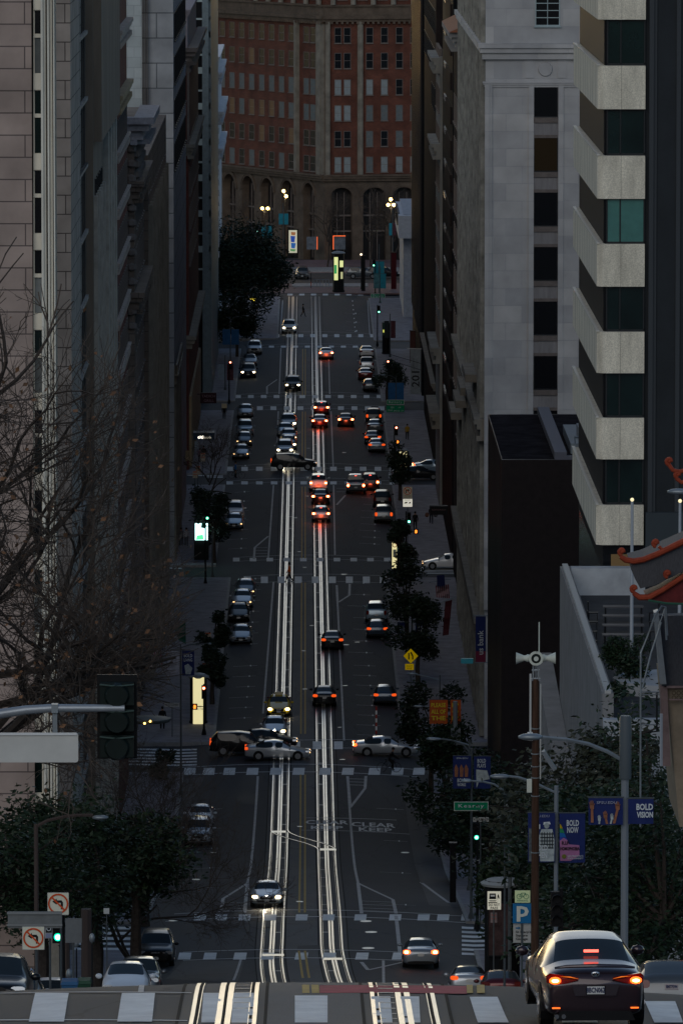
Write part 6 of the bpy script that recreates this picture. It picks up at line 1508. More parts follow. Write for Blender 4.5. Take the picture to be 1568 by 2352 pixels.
for xo, y0, y1, r_ in ((-.16, 1548, 1690, .035), (.15, 1572, 1790, .02)):
    mb = MB(); mb.tube([(X+xo, YP-.05, ZZ(y1, YP)), (X+xo, YP-.05, ZZ(y0, YP))], r_, 6); mb.build('conduit', mat('conduit_pale', (.45, .47, .46), .5), t)
mb = MB(); q = P(1215, 1690, YP); mb.box(q.x-.06, YP-.25, q.z-.12, q.x+.1, YP-.08, q.z+.12); mb.build('control_box', WHT, t); mb = MB(); q = P(1215, 1805, YP); mb.box(q.x-.08, YP-.25, q.z-.18, q.x+.07, YP-.08, q.z+.22); mb.build('control_box', HRN, t)
mb = MB(); a, b = P(1247, 1728, YP), P(1274, 1770, YP); d = (b-a).normalized(); n_ = Vector((-d.z, 0, d.x))*.06; mb.prism([a-n_, b-n_, b+n_, a+n_], (0, .25, .03)); sp_ = mb.build('solar_panel', STEEL, t)
mb = MB(); mb.prism([a-n_*.7+d*.03-Vector((0, .012, 0)), b-n_*.7-d*.03-Vector((0, .012, 0)), b+n_*.7-d*.03-Vector((0, .012, 0)), a+n_*.7+d*.03-Vector((0, .012, 0))], (0, .008, 0)); mb.build('cells', mat('solar_cells', (.16, .19, .22), .25), sp_); arm(t, [(1240, 1778), (1252, 1762)], YP, .025); arm(t, [(1238, 1730), (1250, 1728)], YP, .02)
for y in (1675, 1733, 1762, 1788, 1830, 1960):
    mb = MB(); q = ZZ(y, YP); mb.tube([(X, YP, q), (X, YP, q+.03)], .137, 10); mb.build('band', STEEL, t)
# --- banners near right
def caption(t, s_, x0, x1, y, h, Y, m=INKW, off=.05, b=.004): tx(t, s_, x0, x1, y, h, Y, m, off, bold=b)
r = banner('navy banner with a person in a plaid shirt and the words BOLD THEN', 1212, 1868, 1274, 1981, 221.8)
caption(r, 'SFSU.EDU', 1223, 1261, 1875, 5.5, 221.8, b=0, m=mat('banner_grey_ink', (.3, .32, .4), .7))
for pts, m_ in (([(1243, 1905), (1268, 1905), (1273, 1930), (1272, 1979), (1240, 1979), (1236, 1925)], GREYI), ([(1214, 1902), (1232, 1908), (1238, 1930), (1236, 1979), (1214, 1979)], mat('photo_dark_ink', (.03, .035, .04), .8, noise=.8, nscale=7, col2=(.14, .16, .17)))):
    poly_sign(r, 'printed_figures', m_, 221.8, pts, .006, .03)
c_ = P(1255, 1897, 221.75); mb = MB(); mb.ball(c_, .085, 10, 0, (1, .06, 1.2)); mb.build('printed_face', GREYI, r); poly_sign(r, 'printed_cap', INKW, 221.8, [(1248, 1889), (1262, 1888), (1264, 1894), (1247, 1895)], .006, .045)
for q_ in ((1228, 1886, 1234, 1896), (1231, 1894, 1240, 1905)): poly_sign(r, 'printed_placard', INKW, 221.8, [(q_[0], q_[1]), (q_[2], q_[1]), (q_[2], q_[3]), (q_[0], q_[3])], .006, .04)
for x in range(1243, 1270, 6): poly_sign(r, 'printed_plaid', mat('photo_black_ink', (.02, .025, .03), .8), 221.8, [(x, 1912), (x+2, 1912), (x+2, 1950), (x, 1950)], .004, .045)
for y in range(1915, 1950, 8): poly_sign(r, 'printed_plaid', mat('photo_black_ink', (.02, .025, .03), .8), 221.8, [(1240, y), (1271, y), (1271, y+2.5), (1240, y+2.5)], .004, .05)
caption(r, 'BOLD', 1228, 1257, 1948, 13, 221.8, off=.07, b=.006); caption(r, 'THEN', 1229, 1256, 1965, 13, 221.8, off=.07, b=.006)
r = banner('navy banner with rainbow flag, pink placard and the words BOLD NOW', 1284, 1869, 1343, 1982, 221.8)
for k, (y, m_) in enumerate(((1893, (.35, .25, .0)), (1903, (.02, .2, .08)), (1913, (.01, .1, .3)), (1923, (.03, .05, .3)))): poly_sign(r, 'rainbow_stripe', mat('rainbow_%s' % 'abcd'[k], m_, .7), 221.8, [(1285, y), (1288+k*4, y+2), (1292+k*4, y+11), (1285, y+10)], .006, .03)
poly_sign(r, 'pink_placard', mat('placard_pink', (.3, .12, .24), .7, noise=.2), 221.8, [(1285, 1932), (1294, 1925), (1302, 1930), (1306, 1940), (1330, 1942), (1330, 1966), (1310, 1978), (1286, 1978)], .006, .035)
caption(r, 'BOLD', 1301, 1329, 1891, 14, 221.8, b=.006); caption(r, 'NOW', 1302, 1328, 1907, 14, 221.8, b=.006)
caption(r, 'R.I.P', 1290, 1306, 1937, 8, 221.8, INKD, .06, .004); caption(r, 'HOMOPHOBIA', 1286, 1330, 1950, 8, 221.8, INKD, .06, .004)
mb = MB(); c_ = P(1295, 1968, 221.74); mb.ball(c_, .075, 12, 0, (1, .05, 1)); mb.build('printed_seal', mat('seal_gold', (.12, .12, .02), .6), r)
caption(r, 'SAN FRANCISCO', 1303, 1339, 1967, 3.6, 221.8, b=0, off=.06); caption(r, 'STATE UNIVERSITY', 1303, 1339, 1972.5, 3.6, 221.8, b=0, off=.06)
r = banner('navy banner with raised hands on the thick grey post', 1351, 1834, 1430, 1895, 159.8)
HAND = mat('printed_hand_skin', (.24, .1, .055), .8, noise=.3, nscale=8)
caption(r, 'SFSU.EDU', 1370, 1416, 1844, 6, 159.8, b=0, m=mat('banner_grey_ink', (.3, .32, .4), .7))
def phand(x, y, s_, dx, m_=HAND):
    poly_sign(r, 'printed_arm', m_, 159.8, [(x-3*s_, y), (x+3*s_, y), (x+3*s_+dx, min(y+34, 1893)), (x-4*s_+dx, min(y+34, 1893))], .005, .035)
    poly_sign(r, 'printed_hand', m_, 159.8, [(x-5*s_, y+2), (x-6*s_, y-8*s_), (x+5*s_, y-9*s_), (x+5*s_, y+3)], .005, .04)
    for k in range(5): poly_sign(r, 'printed_finger', m_, 159.8, [(x-6*s_+k*2.4*s_, y-7*s_), (x-7*s_+k*3*s_, y-(15+[0, 3, 4, 2, -4][k])*s_), (x-5.2*s_+k*3*s_, y-(15+[0, 3, 4, 2, -4][k])*s_), (x-4*s_+k*2.4*s_, y-7*s_)], .005, .04)
phand(1359, 1856, .9, 1); phand(1418, 1858, .9, -8); phand(1390, 1878, .8, 4); phand(1405, 1880, .6, -3, GREYI); phand(1376, 1884, .6, 0, GREYI)
r = banner('navy banner reading BOLD VISION behind the tall evergreen', 1442, 1836, 1500, 1893, 159.8)
caption(r, 'BOLD', 1461, 1499, 1854, 15, 159.8, b=.006); caption(r, 'VISION', 1462, 1499, 1872, 14, 159.8, b=.006)
# far right banners over the kearny pole
t, X, z = pole_thing('street_lamp', 'lamp post carrying the BOLD WORKS and BOLD PLAYS banners behind the green street sign', 'street lamp', 1083, 384, 1720, .08, POLE)
arm(t, [(1083, 1735), (1065, 1712), (1040, 1702), (1010, 1698)], 384, .05, POLE); cobra(t, 978, 1014, 1698, 384)
r = banner('navy banner with dancers and the words BOLD WORKS', 1040, 1737, 1081, 1812, 383.6); caption(r, 'BOLD', 1050, 1069, 1793, 9, 383.6); caption(r, 'WORKS', 1050, 1069, 1803, 7, 383.6); caption(r, 'SFSU.EDU', 1048, 1074, 1742, 3.5, 383.6, b=0)
for x0 in (1043, 1055, 1066): poly_sign(r, 'printed_dancer', HAND, 383.6, [(x0, 1765), (x0+4, 1756), (x0+9, 1766), (x0+8, 1785), (x0+1, 1785)], .006, .04)
r = banner('navy banner with a leaning figure and the words BOLD PLAYS', 1088, 1738, 1126, 1812, 383.6); caption(r, 'BOLD', 1096, 1115, 1748, 9, 383.6); caption(r, 'PLAYS', 1096, 1115, 1759, 9, 383.6)
poly_sign(r, 'printed_figure', GREYI, 383.6, [(1093, 1768), (1118, 1770), (1124, 1790), (1100, 1795), (1094, 1810)], .006, .04)
# mid banners
def pair(lab, x, Y, y0, y1, w, words, m_, yt, armx=None, grp='banners hung on lamp posts', gap=4):
    t, X, z = pole_thing('street_lamp', 'lamp post with '+lab, 'street lamp', x, Y, yt, .075, POLE)
    if armx: arm(t, [(x, yt+8), ((x*2+armx)/3, yt+1), (armx, yt-2)], Y, .045, POLE); cobra(t, armx-6 if armx < x else armx-3, armx+6, yt-1, Y)
    for s in (-1, 1):
        xa = x-gap-w if s < 0 else x+gap; rb = banner(('left ' if s < 0 else 'right ')+'of the '+lab.replace('two ', ''), xa, y0, xa+w, y1, Y-.3, m_[0 if s < 0 else 1])
        q = words[0 if s < 0 else 1]
        if q:
            for k, wd in enumerate(q): tx(rb, wd, xa+w*.15, xa+w*.85, y0+(y1-y0)*(.2+.17*k), (y1-y0)*.13, Y-.3, INKW, .05, bold=.004)
            poly_sign(rb, 'printed_figure', GREYI if s > 0 else HAND, Y-.3, [(xa+w*.2, y0+(y1-y0)*.6), (xa+w*.5, y0+(y1-y0)*.52), (xa+w*.85, y0+(y1-y0)*.7), (xa+w*.7, y1-3), (xa+w*.3, y1-3)], .006, .04)
    return t
pair('two dark banners printed BOLD WORKS beside the merge sign', 946, 585, 1430, 1482, 26, (('BOLD', 'WORKS'), ('BOLD', 'PLAYS')), (BLUEB, BLUEB), 1405, 905, gap=8)
pair('two navy banners reading BOLD LIVING at the left junction', 415, 489, 1495, 1552, 28, (None, ('BOLD', 'LIVING')), (mat('banner_pale_photo', (.3, .3, .34), .8, noise=.5, nscale=2), BLUEB), 1480, 480, gap=3)
pair('two photo banners beside the left row of four parked cars', 488, 628, 1330, 1385, 26, (None, ('BOLD',)), (mat('banner_pale_photo', (.3, .3, .34)), BLUEB), 1215, None, gap=2)
pair('two blue banners before the dark tree on the left', 530, 858, 756, 791, 18, (None, None), (BLUEL, BLUEL), 726, 566, gap=1)
pair('one pale and one dark banner under the amber light on the left', 518, 830, 836, 873, 15, (None, None), (mat('banner_pale_blue', (.22, .28, .34), .7, noise=.2), mat('banner_wine', (.08, .03, .04), .7, noise=.5, nscale=3)), 815, None, gap=3)
pair('two blue banners above the Battery sign', 909, 806, 879, 918, 17, (None, None), (BLUEL, BLUEL), 862, 880, gap=1)
pair('two dark banners beyond the small round tree on the right', 895, 880, 737, 776, 11, (None, None), (mat('banner_black', (.02, .03, .035), .7, noise=.4, nscale=3), mat('banner_wine', (.08, .03, .04), .7)), 720, None, gap=2)
pair('teal banners at the far right end of the street', 870, 992, 600, 630, 11, (None, None), (TEAL, TEAL), 560, None, gap=1)
pair('lower teal banners above the Davis sign', 872, 975, 628, 662, 13, (None, None), (mat('banner_teal_photo', (.06, .16, .18), .7, noise=.6, nscale=2), TEAL), 610, None, gap=1)
pair('two teal banners between the left globe lamps', 612, 1010, 518, 545, 10, (None, None), (TEAL, TEAL), 505, None, gap=2)
pair('two teal banners under the stacked globe lamps', 651, 1012, 490, 515, 10, (None, None), (TEAL, TEAL), 465, None, gap=1)
pair('two dim teal banners under the triple globe lamp', 901, 1014, 512, 540, 7, (None, None), (TEAL, mat('banner_wine', (.08, .03, .04), .7)), 480, None, gap=1)
# red-yellow banners
for x0, x1, m_, w_, m2, lb in ((986, 1028, mat('banner_orange_red', (.4, .08, .02), .7, noise=.3, nscale=2), ('PLEASE', 'ALL OF', 'THE'), mat('banner_yellow_ink', (.6, .5, .03), .6), 'red banner with yellow hand lettering among the right trees'), (1034, 1058, mat('banner_orange_red', (.4, .08, .02), .7), ('P', 'O', 'P'), mat('banner_yellow_ink', (.6, .5, .03), .6), 'red and yellow banner right of the lettered red one')):
    r = banner(lb, x0, 1608, x1, 1663, 459, m_)
    for k, wd in enumerate(w_): tx(r, wd, x0+4, x1-5, 1620+k*15, 10, 459, m2, .05, bold=.008)
# --- lower right signs
r = panel('do_not_pass_sign', 'bright white sign with a streetcar and the words DO NOT PASS', 1119, 2048, 1150, 2090, 318, mat('lit_sheet', (.8, .78, .66), .5, em=(1, .95, .75), es=.22), .03, pole=1135)
for pts in ([(1124, 2053), (1138, 2053), (1139, 2066), (1123, 2066)], [(1122, 2069), (1140, 2069), (1137, 2071), (1125, 2071)], [(1120, 2073), (1142, 2073), (1140, 2075), (1122, 2075)], [(1143, 2055), (1145, 2056), (1147, 2066), (1144, 2062), (1142, 2068), (1142, 2058)]): poly_sign(r, 'symbol', INKD, 318, pts, .01, .035)
poly_sign(r, 'symbol_window', WHT, 318, [(1126, 2056), (1136, 2056), (1136, 2060), (1126, 2060)], .01, .05); tx(r, 'DO NOT', 1122, 1147, 2079, 6, 318, INKD, .05, .002); tx(r, 'PASS', 1126, 1143, 2086.5, 6, 318, INKD, .05, .002)
r = panel('small_notice', 'small red and white notice under the do not pass sign', 1126, 2097, 1141, 2120, 319, mat('dim_notice', (.25, .2, .2), .6), .02, pole=1135); tx(r, 'TOW', 1128, 1139, 2103, 4, 319, INKR, .04); tx(r, 'AWAY', 1128, 1139, 2111, 4, 319, INKR, .04)
t, X, z = pole_thing('sign_post', 'green grey post left of the parking signs', 'sign post', 1172, 300, 1945, .09, POLE, rtop=.09)
r = panel('bicycle_sign', 'green and cream bicycle sign above the blue parking sign', 1182, 2046, 1217, 2074, 216, mat('cream_green', (.5, .56, .33), .5, em=(.8, 1, .5), es=.06), .02, pole=1200)
GI = mat('bike_green_ink', (.06, .2, .12), .6); ring(r, 'wheel_symbol', GI, 1192, 2060, 5.5, 1.2, 216); ring(r, 'wheel_symbol', GI, 1208, 2060, 5.5, 1.2, 216)
for p, q in (((1192, 2060), (1197, 2052)), ((1197, 2052), (1206, 2052)), ((1206, 2052), (1208, 2060)), ((1192, 2060), (1201, 2061)), ((1201, 2061), (1206, 2052)), ((1197, 2052), (1201, 2061))): bar(r, 'frame_symbol', GI, p, q, 1.1, 216, .035)
tx(r, 'PARKING', 1187, 1212, 2069.5, 3.6, 216, GI, .04)
r = panel('parking_sign', 'blue sign with a large white letter p', 1177, 2076, 1222, 2121, 215.8, mat('parking_blue', (.01, .13, .3), .5), .03, pole=1200)
tx(r, 'p', 1186, 1214, 2100, 36, 215.8, mat('parking_cream', (.55, .56, .5), .5), .05, .018)
me = r.children[-1].data
r = panel('garage_sign', 'white garage sign with blue arrow below the blue parking sign', 1178, 2122, 1223, 2166, 215.9, mat('dim_white_sign', (.36, .36, .34), .5, noise=.1), .03, pole=1200)
poly_sign(r, 'arrow', mat('arrow_blue', (.02, .12, .25), .6), 215.9, [(1184, 2131), (1190, 2131), (1190, 2128.5), (1195, 2132.5), (1190, 2136), (1190, 2134), (1184, 2134)], .01, .04)
for wd, x1, y in (("St Mary's", 1219, 2142), ('Square', 1211, 2150), ('Garage', 1211, 2158)): tx(r, wd, 1184, x1, y, 7, 215.9, INKD, .05, .001)
t = signal('unlit signal head low beside the near sedan roof', 1278, 2114, 200, 'green', px=1290); 
for o in [c for c in t.children_recursive if c.name.startswith(('bulb',))]: bpy.data.objects.remove(o)
for o in t.children_recursive:
    if o.name.startswith('lens'): o.data.materials[0] = BLACK
# striped post, one-way arrow, left parking plates
X, z = polebase(858, 520); t = thing('striped_post', 'red and white striped marker post beside the parked dark blue hatchback', 'post', (G(857, 1600).x, 520, .0)); X = G(857, 1600).x
for k in range(7):
    mb = MB(); mb.tube([(X, 520, k*.3), (X, 520, k*.3+.3)], .07, 8); mb.build('band', mat('post_red', (.3, .02, .01), .5) if k % 2 == 0 else WHT, t)
for k_, (x, y0, y1, Y, lb) in enumerate(((478, 1453, 1480, 575, 'small cream parking plates before the clipped dark tree'), (471, 1523, 1546, 540, 'small red and cream parking plates above the lit yellow kiosk'), (483, 1505, 1540, 565, 'grey blank plates right of the small cream parking plates'), (448, 1082, 1098, 690, 'grey white plates in front of the dark leafless tree'),
                          (466, 1040, 1060, 724, 'pair of cream plates at the left junction by the bank sign'), (455, 1070, 1090, 706, 'pair of cream plates below the left junction'), (882, 743, 755, 893, 'small cream plate beside the far green kiosk'), (886, 756, 772, 890, 'second cream plate beside the far green kiosk'))):
    w = 7 if Y < 600 else 5.5; r = panel('parking_plate', lb, x-w, y0, x+w, y1, Y, mat('faded_cream_plate', (.42, .36, .28), .6, noise=.25, nscale=5) if k_ not in (2,) else GREYB, .02, group='parking regulation plates'); 
    if k_ != 2: mb = MB(); pbox(mb, x-w+1, (y0+y1)/2-.6, x+w-1, (y0+y1)/2+.6, Y-.035, .01); pbox(mb, x-w+1, y0+1, x+w-1, y0+3, Y-.035, .01); mb.build('print', INKR, r)
# --- shop signs left
r = thing('restaurant_sign', 'dark maroon projecting sign with pale letters on the left', 'sign', tuple(P(479, 925, 768))); mb = MB(); pbox(mb, 460, 902, 497, 926, 768, .3); mb.build('board', mat('sign_maroon', (.03, .008, .012), .5), r)
INKP = mat('sign_pink_ink', (.2, .14, .17), .6); tx(r, 'TADICH', 463, 494, 909.5, 6, 768, INKP, .03, .003); tx(r, 'GRILL', 468, 491, 920, 6, 768, INKP, .03, .003); mb = MB(); a = P(455, 905, 768.1); mb.tube([(X3, 768.1, a.z), (P(462, 905, 768.1).x, 768.1, a.z)], .05, 5); mb.build('bracket', DARK, r)
r = thing('bank_canopy', 'dark blue canopy with glowing letters on the left', 'canopy', tuple(P(470, 1010, 742))); mb = MB(); pbox(mb, 433, 994, 492, 1010, 742, 2.5); mb.build('canopy', mat('canopy_blue', (.008, .04, .09), .4), r)
WL = glow('white_neon', (1, .9, .75), 3.0); tx(r, 'citi', 454, 467, 1004, 7.5, 742, WL, .05, .01); tx(r, 'bank', 468, 486, 1004.5, 6, 742, mat('neon_half', (.4, .4, .35), .5, em=(1, .9, .7), es=.6), .05, .004)
for x0, y0, x1, y1, Y, m_, lb in ((447, 1013, 455, 1032, 738, mat('pale_notice', (.25, .3, .34), .6), 'pale notice hanging under the bank canopy'), (418, 1035, 434, 1058, 700, TAN, 'small tan awning at the left below the bank canopy')):
    r = panel('notice_board', lb, x0, y0, x1, y1, Y, m_, .05, pole=False)
# flags left
def flag(label, pts, Y, stripes=False, m=None, pole=None):
    r = thing('flag', label, 'flag', tuple(P(*pts[0], Y)))
    n = 13 if stripes else 1; A, B, Cc, D = [P(*p, Y) for p in pts]   # A top-left B top-right C bottom-right D bottom-left
    for k in range(n):
        a0 = A.lerp(B, k/n); b0 = A.lerp(B, (k+1)/n); c0 = D.lerp(Cc, (k+1)/n); d0 = D.lerp(Cc, k/n); mb = MB(); vs = []; seg = 6
        for j in range(seg+1):
            w = .12*sin(j*1.7+k*.4); vs += [a0.lerp(d0, j/seg)+Vector((0, w, 0)), b0.lerp(c0, j/seg)+Vector((0, w+.02, 0))]
        mb.add(vs, [(2*j, 2*j+1, 2*j+3, 2*j+2) for j in range(seg)]); mb.add([v+Vector((0, .01, 0)) for v in vs], [(2*j, 2*j+2, 2*j+3, 2*j+1) for j in range(seg)])
        mb.build('stripe' if stripes else 'cloth', (mat('flag_red', (.18, .02, .03), .8) if k % 2 == 0 else mat('flag_white', (.3, .3, .33), .8)) if stripes else m, r)
    if pole: mb = MB(); mb.tube([P(*pole[0], Y+.1), P(*pole[1], Y+.1)], .04, 5); mb.build('staff', STEEL, r)
    return r
r = flag('striped flag hanging from a slanted staff on the left', [(331, 1478), (368, 1470), (374, 1540), (345, 1500)], 500, True, pole=((298, 1520), (372, 1468)))
poly_sign(r, 'canton', mat('flag_navy', (.01, .015, .06), .8), 499.6, [(355, 1462), (370, 1452), (376, 1495), (362, 1486)], .01, .1)
flag('dark green flag hanging from a slanted staff on the left', [(399, 1442), (426, 1425), (427, 1480), (410, 1470)], 502, m=mat('flag_green', (.01, .06, .04), .8), pole=((350, 1465), (428, 1418)))
r = flag('striped flag hanging over the right pavement', [(1000, 1345), (1030, 1342), (1032, 1375), (1002, 1372)], 545, True, pole=((985, 1338), (1035, 1330))); poly_sign(r, 'canton', mat('flag_navy', (.01, .015, .06), .8), 544.6, [(1003, 1322), (1020, 1320), (1022, 1345), (1003, 1347)], .01, .1)
flag('long dark red banner flag over the right pavement', [(1022, 1382), (1038, 1378), (1030, 1458), (1016, 1460)], 530, m=mat('flag_wine', (.05, .01, .015), .8), pole=((1010, 1385), (1045, 1372)))
# bank banner right
r = thing('bank_banner', 'vertical blue and red bank banner on the right wall', 'banner', tuple(P(1103, 1520, 500))); mb = MB(); pbox(mb, 1092, 1416, 1115, 1521, 500, .08); mb.build('cloth', BLUEB, r)
poly_sign(r, 'red_end', mat('banner_red_end', (.16, .02, .05), .7), 500, [(1092, 1496), (1115, 1496), (1115, 1521), (1092, 1521)], .01, .01); tx(r, 'us bank', 1075, 1131, 1476, 13, 500, INKW, .04, .006, rot=pi/2)
arm(r, [(1088, 1414), (1120, 1414)], 500, .04); arm(r, [(1090, 1522), (1120, 1522)], 500, .04)
r = panel('teal_shop_sign', 'small teal lit sign below the vertical bank banner', 1058, 1512, 1086, 1523, 492, mat('teal_sign', (.01, .12, .16), .4, em=(.1, .6, .8), es=.05), .4, pole=False)
# address banner 201
r = thing('address_banner', 'tall pale vertical banner reading 201 on the right', 'banner', tuple(P(954, 905, 806))); mb = MB(); pbox(mb, 942, 801, 966, 905, 806, .1); mb.build('cloth', mat('banner_steel_grey', (.2, .23, .25), .7, noise=.2), r)
tx(r, '201', 936, 972, 870.5, 18, 806, INKD, .04, .01, rot=pi/2); tx(r, 'California', 933, 964, 838, 6.5, 806, mat('faded_ink', (.1, .11, .12), .6), .04, 0, rot=pi/2)
arm(r, [(935, 800), (968, 801)], 806, .05, GREYB); arm(r, [(890, 812), (968, 835)], 806, .03, DARK); arm(r, [(905, 830), (968, 850)], 806, .03, DARK)
r = panel('awning', 'dark awning sign over the right pavement behind two walkers', 986, 1160, 1028, 1180, 640, mat('awning_black', (.01, .01, .012), .6), 1.0, pole=False, cat='awning'); tx(r, 'RESTAURANT', 992, 1024, 1171, 3, 640, mat('faint_pink', (.2, .12, .12), .6), 1.03)
r = thing('blue_neon_sign', 'slim blue neon sign on the right wall', 'neon sign', tuple(P(1049, 1213, 590))); mb = MB(); pbox(mb, 1048, 1203, 1051, 1223, 590, .1); mb.build('tube', glow('blue_neon', (.05, .1, 1), 3), r)
r = thing('oval_canopy', 'dark oval entrance canopy behind the hanging signal at left', 'canopy', tuple(P(345, 1640, 510))); mb = MB(); c_ = P(340, 1650, 508); mb.lathe(tuple(c_), [(1.6, -.25), (1.7, -.1), (1.65, 0), (.3, .12)], 20); mb.build('canopy', mat('canopy_green_grey', (.06, .075, .075), .5), r)
for q in ((332, 1662), (345, 1657)): mb = MB(); mb.ball(P(*q, 506.2), .09, 6); mb.build('downlight', GLOBR, r)
r = thing('light_strip', 'narrow glowing strip lamp on the left wall', 'lamp', tuple(P(419, 1026, 690))); mb = MB(); pbox(mb, 418, 1018, 421, 1033, 690, .1); mb.build('tube', glow('strip_glow', (.95, 1, .5), 3), r)
# bin, newspaper boxes, red phone box
for k_, (x, y, Y, w, h, m_, lb) in enumerate(((904, 600, 1000, 12, 40, mat('red_panel', (.05, .003, .006), .6), 'dark red panel at the right end of the far plaza'), (834, 612, 996, 9, 48, BLACK, 'black post box shape with two pale globes on the far plaza'), (948, 775, 870, 14, 30, mat('brown_panel', (.07, .03, .025), .7), 'brown street panel by the black tower'),
      (1040, 1960, 400, 14, 40, BLACK, 'dark litter bin by the right kerb beyond the street name plate'))):
    a, b = P(x-w/2, y-h/2, Y), P(x+w/2, y+h/2, Y); X = (a.x+b.x)/2; z = gz(X, Y)+.15 if Y < 990 else .02
    t = thing('street_cabinet', lb, 'street cabinet', (X, Y, z)); mb = MB(); mb.box(a.x, Y, z, b.x, Y+.5, a.z); mb.build('case', m_, t); mb = MB(); mb.box(a.x-.05, Y-.05, a.z, b.x+.05, Y+.55, a.z+.08); mb.build('cap', DARK, t)
t = thing('plaza_railing', 'low grey barrier rail on the far plaza', 'railing', tuple(G(735, 610, .0)))
for k in range(6): mb = MB(); q = P(720+k*7, 600, 1004); mb.tube([(q.x, 1004, .02), (q.x, 1004, 1.1)], .04, 5); mb.build('post', STEEL, t)
mb = MB(); a, b = P(720, 600, 1004), P(755, 600, 1004); mb.tube([(a.x, 1004, 1.1), (b.x, 1004, 1.1)], .04, 5); mb.tube([(a.x, 1004, .6), (b.x, 1004, .6)], .03, 5); mb.build('rail', STEEL, t)
for k_, (x, y, ln, m_) in enumerate(((714, 645, 26, 'r'),)):
    g_ = P(714, 640, 1002); t = thing('crossing_post', 'slim red and white post on the far plaza edge', 'post', (g_.x, 1002, .02)); mb = MB(); mb.tube([(g_.x, 1002, 0), (g_.x, 1002, 2.2)], .05, 6); mb.build('post', DARK, t); mb = MB(); mb.tube([(g_.x, 1001.98, .3), (g_.x, 1001.98, .9)], .055, 6); mb.build('red_band', mat('post_red', (.3, .02, .01)), t)
# lit window of the dark tree (yellow light behind leaves)
r = thing('yellow_lamp', 'yellow lamp glowing through the very large dark tree', 'street lamp', (lpx(582, 919), 919, 0)); mb = MB(); q = P(582, 684, 919); mb.ball(q+Vector((0, -1.5, 0)), .28, 8, 0, (1.5, .5, 1)); mb.build('lamp_glass', glow('yellow_lamp_glass', (1, .75, .08), 1.6), r); mb = MB(); mb.tube([(q.x, 919, 0), (q.x, 919, q.z), (q.x, 917.6, q.z)], .07, 6); mb.build('post', DARK, r)

# ---------------- raised terrace, pagoda gate and flag poles at right ----------------
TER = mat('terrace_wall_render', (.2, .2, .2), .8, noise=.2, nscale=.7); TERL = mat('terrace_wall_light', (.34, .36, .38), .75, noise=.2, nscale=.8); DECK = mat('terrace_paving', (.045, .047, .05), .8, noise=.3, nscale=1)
XT0 = 11.72; zt = 34.8
t = thing('raised_terrace', 'raised terrace with grey parapet walls below the banded tower', 'terrace', (20, 295, 18))
mb = MB(); mb.box(XT0+.5, 273, 8, 60, 318.5, zt-1.2); mb.build('deck', DECK, t)
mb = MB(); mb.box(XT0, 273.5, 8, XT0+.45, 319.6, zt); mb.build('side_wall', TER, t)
mb = MB(); mb.box(XT0+.1, 273.5, zt, XT0+.35, 319.6, zt+.12); mb.build('coping', mat('coping_pale', (.4, .4, .38), .7), t)
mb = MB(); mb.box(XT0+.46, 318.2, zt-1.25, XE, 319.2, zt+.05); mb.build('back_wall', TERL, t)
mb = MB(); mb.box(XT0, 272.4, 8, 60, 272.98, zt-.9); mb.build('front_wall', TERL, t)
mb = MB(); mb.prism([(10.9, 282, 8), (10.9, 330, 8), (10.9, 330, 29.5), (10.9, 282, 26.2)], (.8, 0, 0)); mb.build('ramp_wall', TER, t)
t = thing('planter', 'low curved stone planter on the terrace', 'planter', (16, 283, zt-1.2)); mb = MB(); mb.lathe((15.6, 284, zt-1.2), [(3, 0), (3, .5), (2.7, .5)], 20); mb.build('wall', TERL, t)
leafy('terrace_tree', 'rounded dark tree growing from the terrace planter', lpx(1445, 284), 284, 2.3, 1.0, 1.35, LFD, 3500, .1, 12, 'terrace planting', 201, trunk_r=.06, zb=zt-1.2, sx=1.1)
leafy('terrace_shrub', 'low clipped bushes at the near edge of the terrace', lpx(1412, 280), 280, .9, .6, .5, LFD, 900, .12, 7, 'terrace planting', 202, trunk_r=.05, zb=zt-1.1)
def chair_table(X, Y, k):
    t = thing('terrace_table', ('nearest', 'second', 'third', 'farthest')[k]+' dark slatted table on the terrace', 'table', (X, Y, zt-1.2), group='tables on the terrace'); z = zt-1.2
    mb = MB(); mb.box(X-.9, Y-.35, z+.7, X+.9, Y+.35, z+.75); mb.build('tabletop', mat('table_grey', (.07, .07, .075), .5), t)
    for sx_, sy_ in ((-1, -1), (1, -1), (-1, 1), (1, 1)): mb = MB(); mb.tube([(X+sx_*.8, Y+sy_*.28, z), (X+sx_*.8, Y+sy_*.28, z+.7)], .03, 5); mb.build('leg', DARK, t)
    for sx_ in (-1, 1):
        c = thing('terrace_chair', ('left', 'right')[sx_ > 0]+' chair at the '+('nearest', 'second', 'third', 'farthest')[k]+' terrace table', 'chair', (X+sx_*1.35, Y, z), group='chairs on the terrace'); cx = X+sx_*1.35
        mb = MB(); mb.box(cx-.22, Y-.22, z+.43, cx+.22, Y+.22, z+.47); mb.build('seat', DARK, c); mb = MB(); mb.box(cx+sx_*.2, Y-.22, z+.5, cx+sx_*.25, Y+.22, z+.95); mb.build('backrest', DARK, c)
        for q in ((-.2, -.2), (.2, -.2), (-.2, .2), (.2, .2)): mb = MB(); mb.tube([(cx+q[0], Y+q[1], z), (cx+q[0]*.9, Y+q[1]*.9, z+.43)], .02, 4); mb.build('leg', DARK, c)
for k, Y in enumerate((297, 300.5, 304, 307.5)): chair_table(lpx(1432, Y)+.0, Y, k)
FPM = mat('flagpole_paint', (.35, .38, .42), .4, metal=.3)
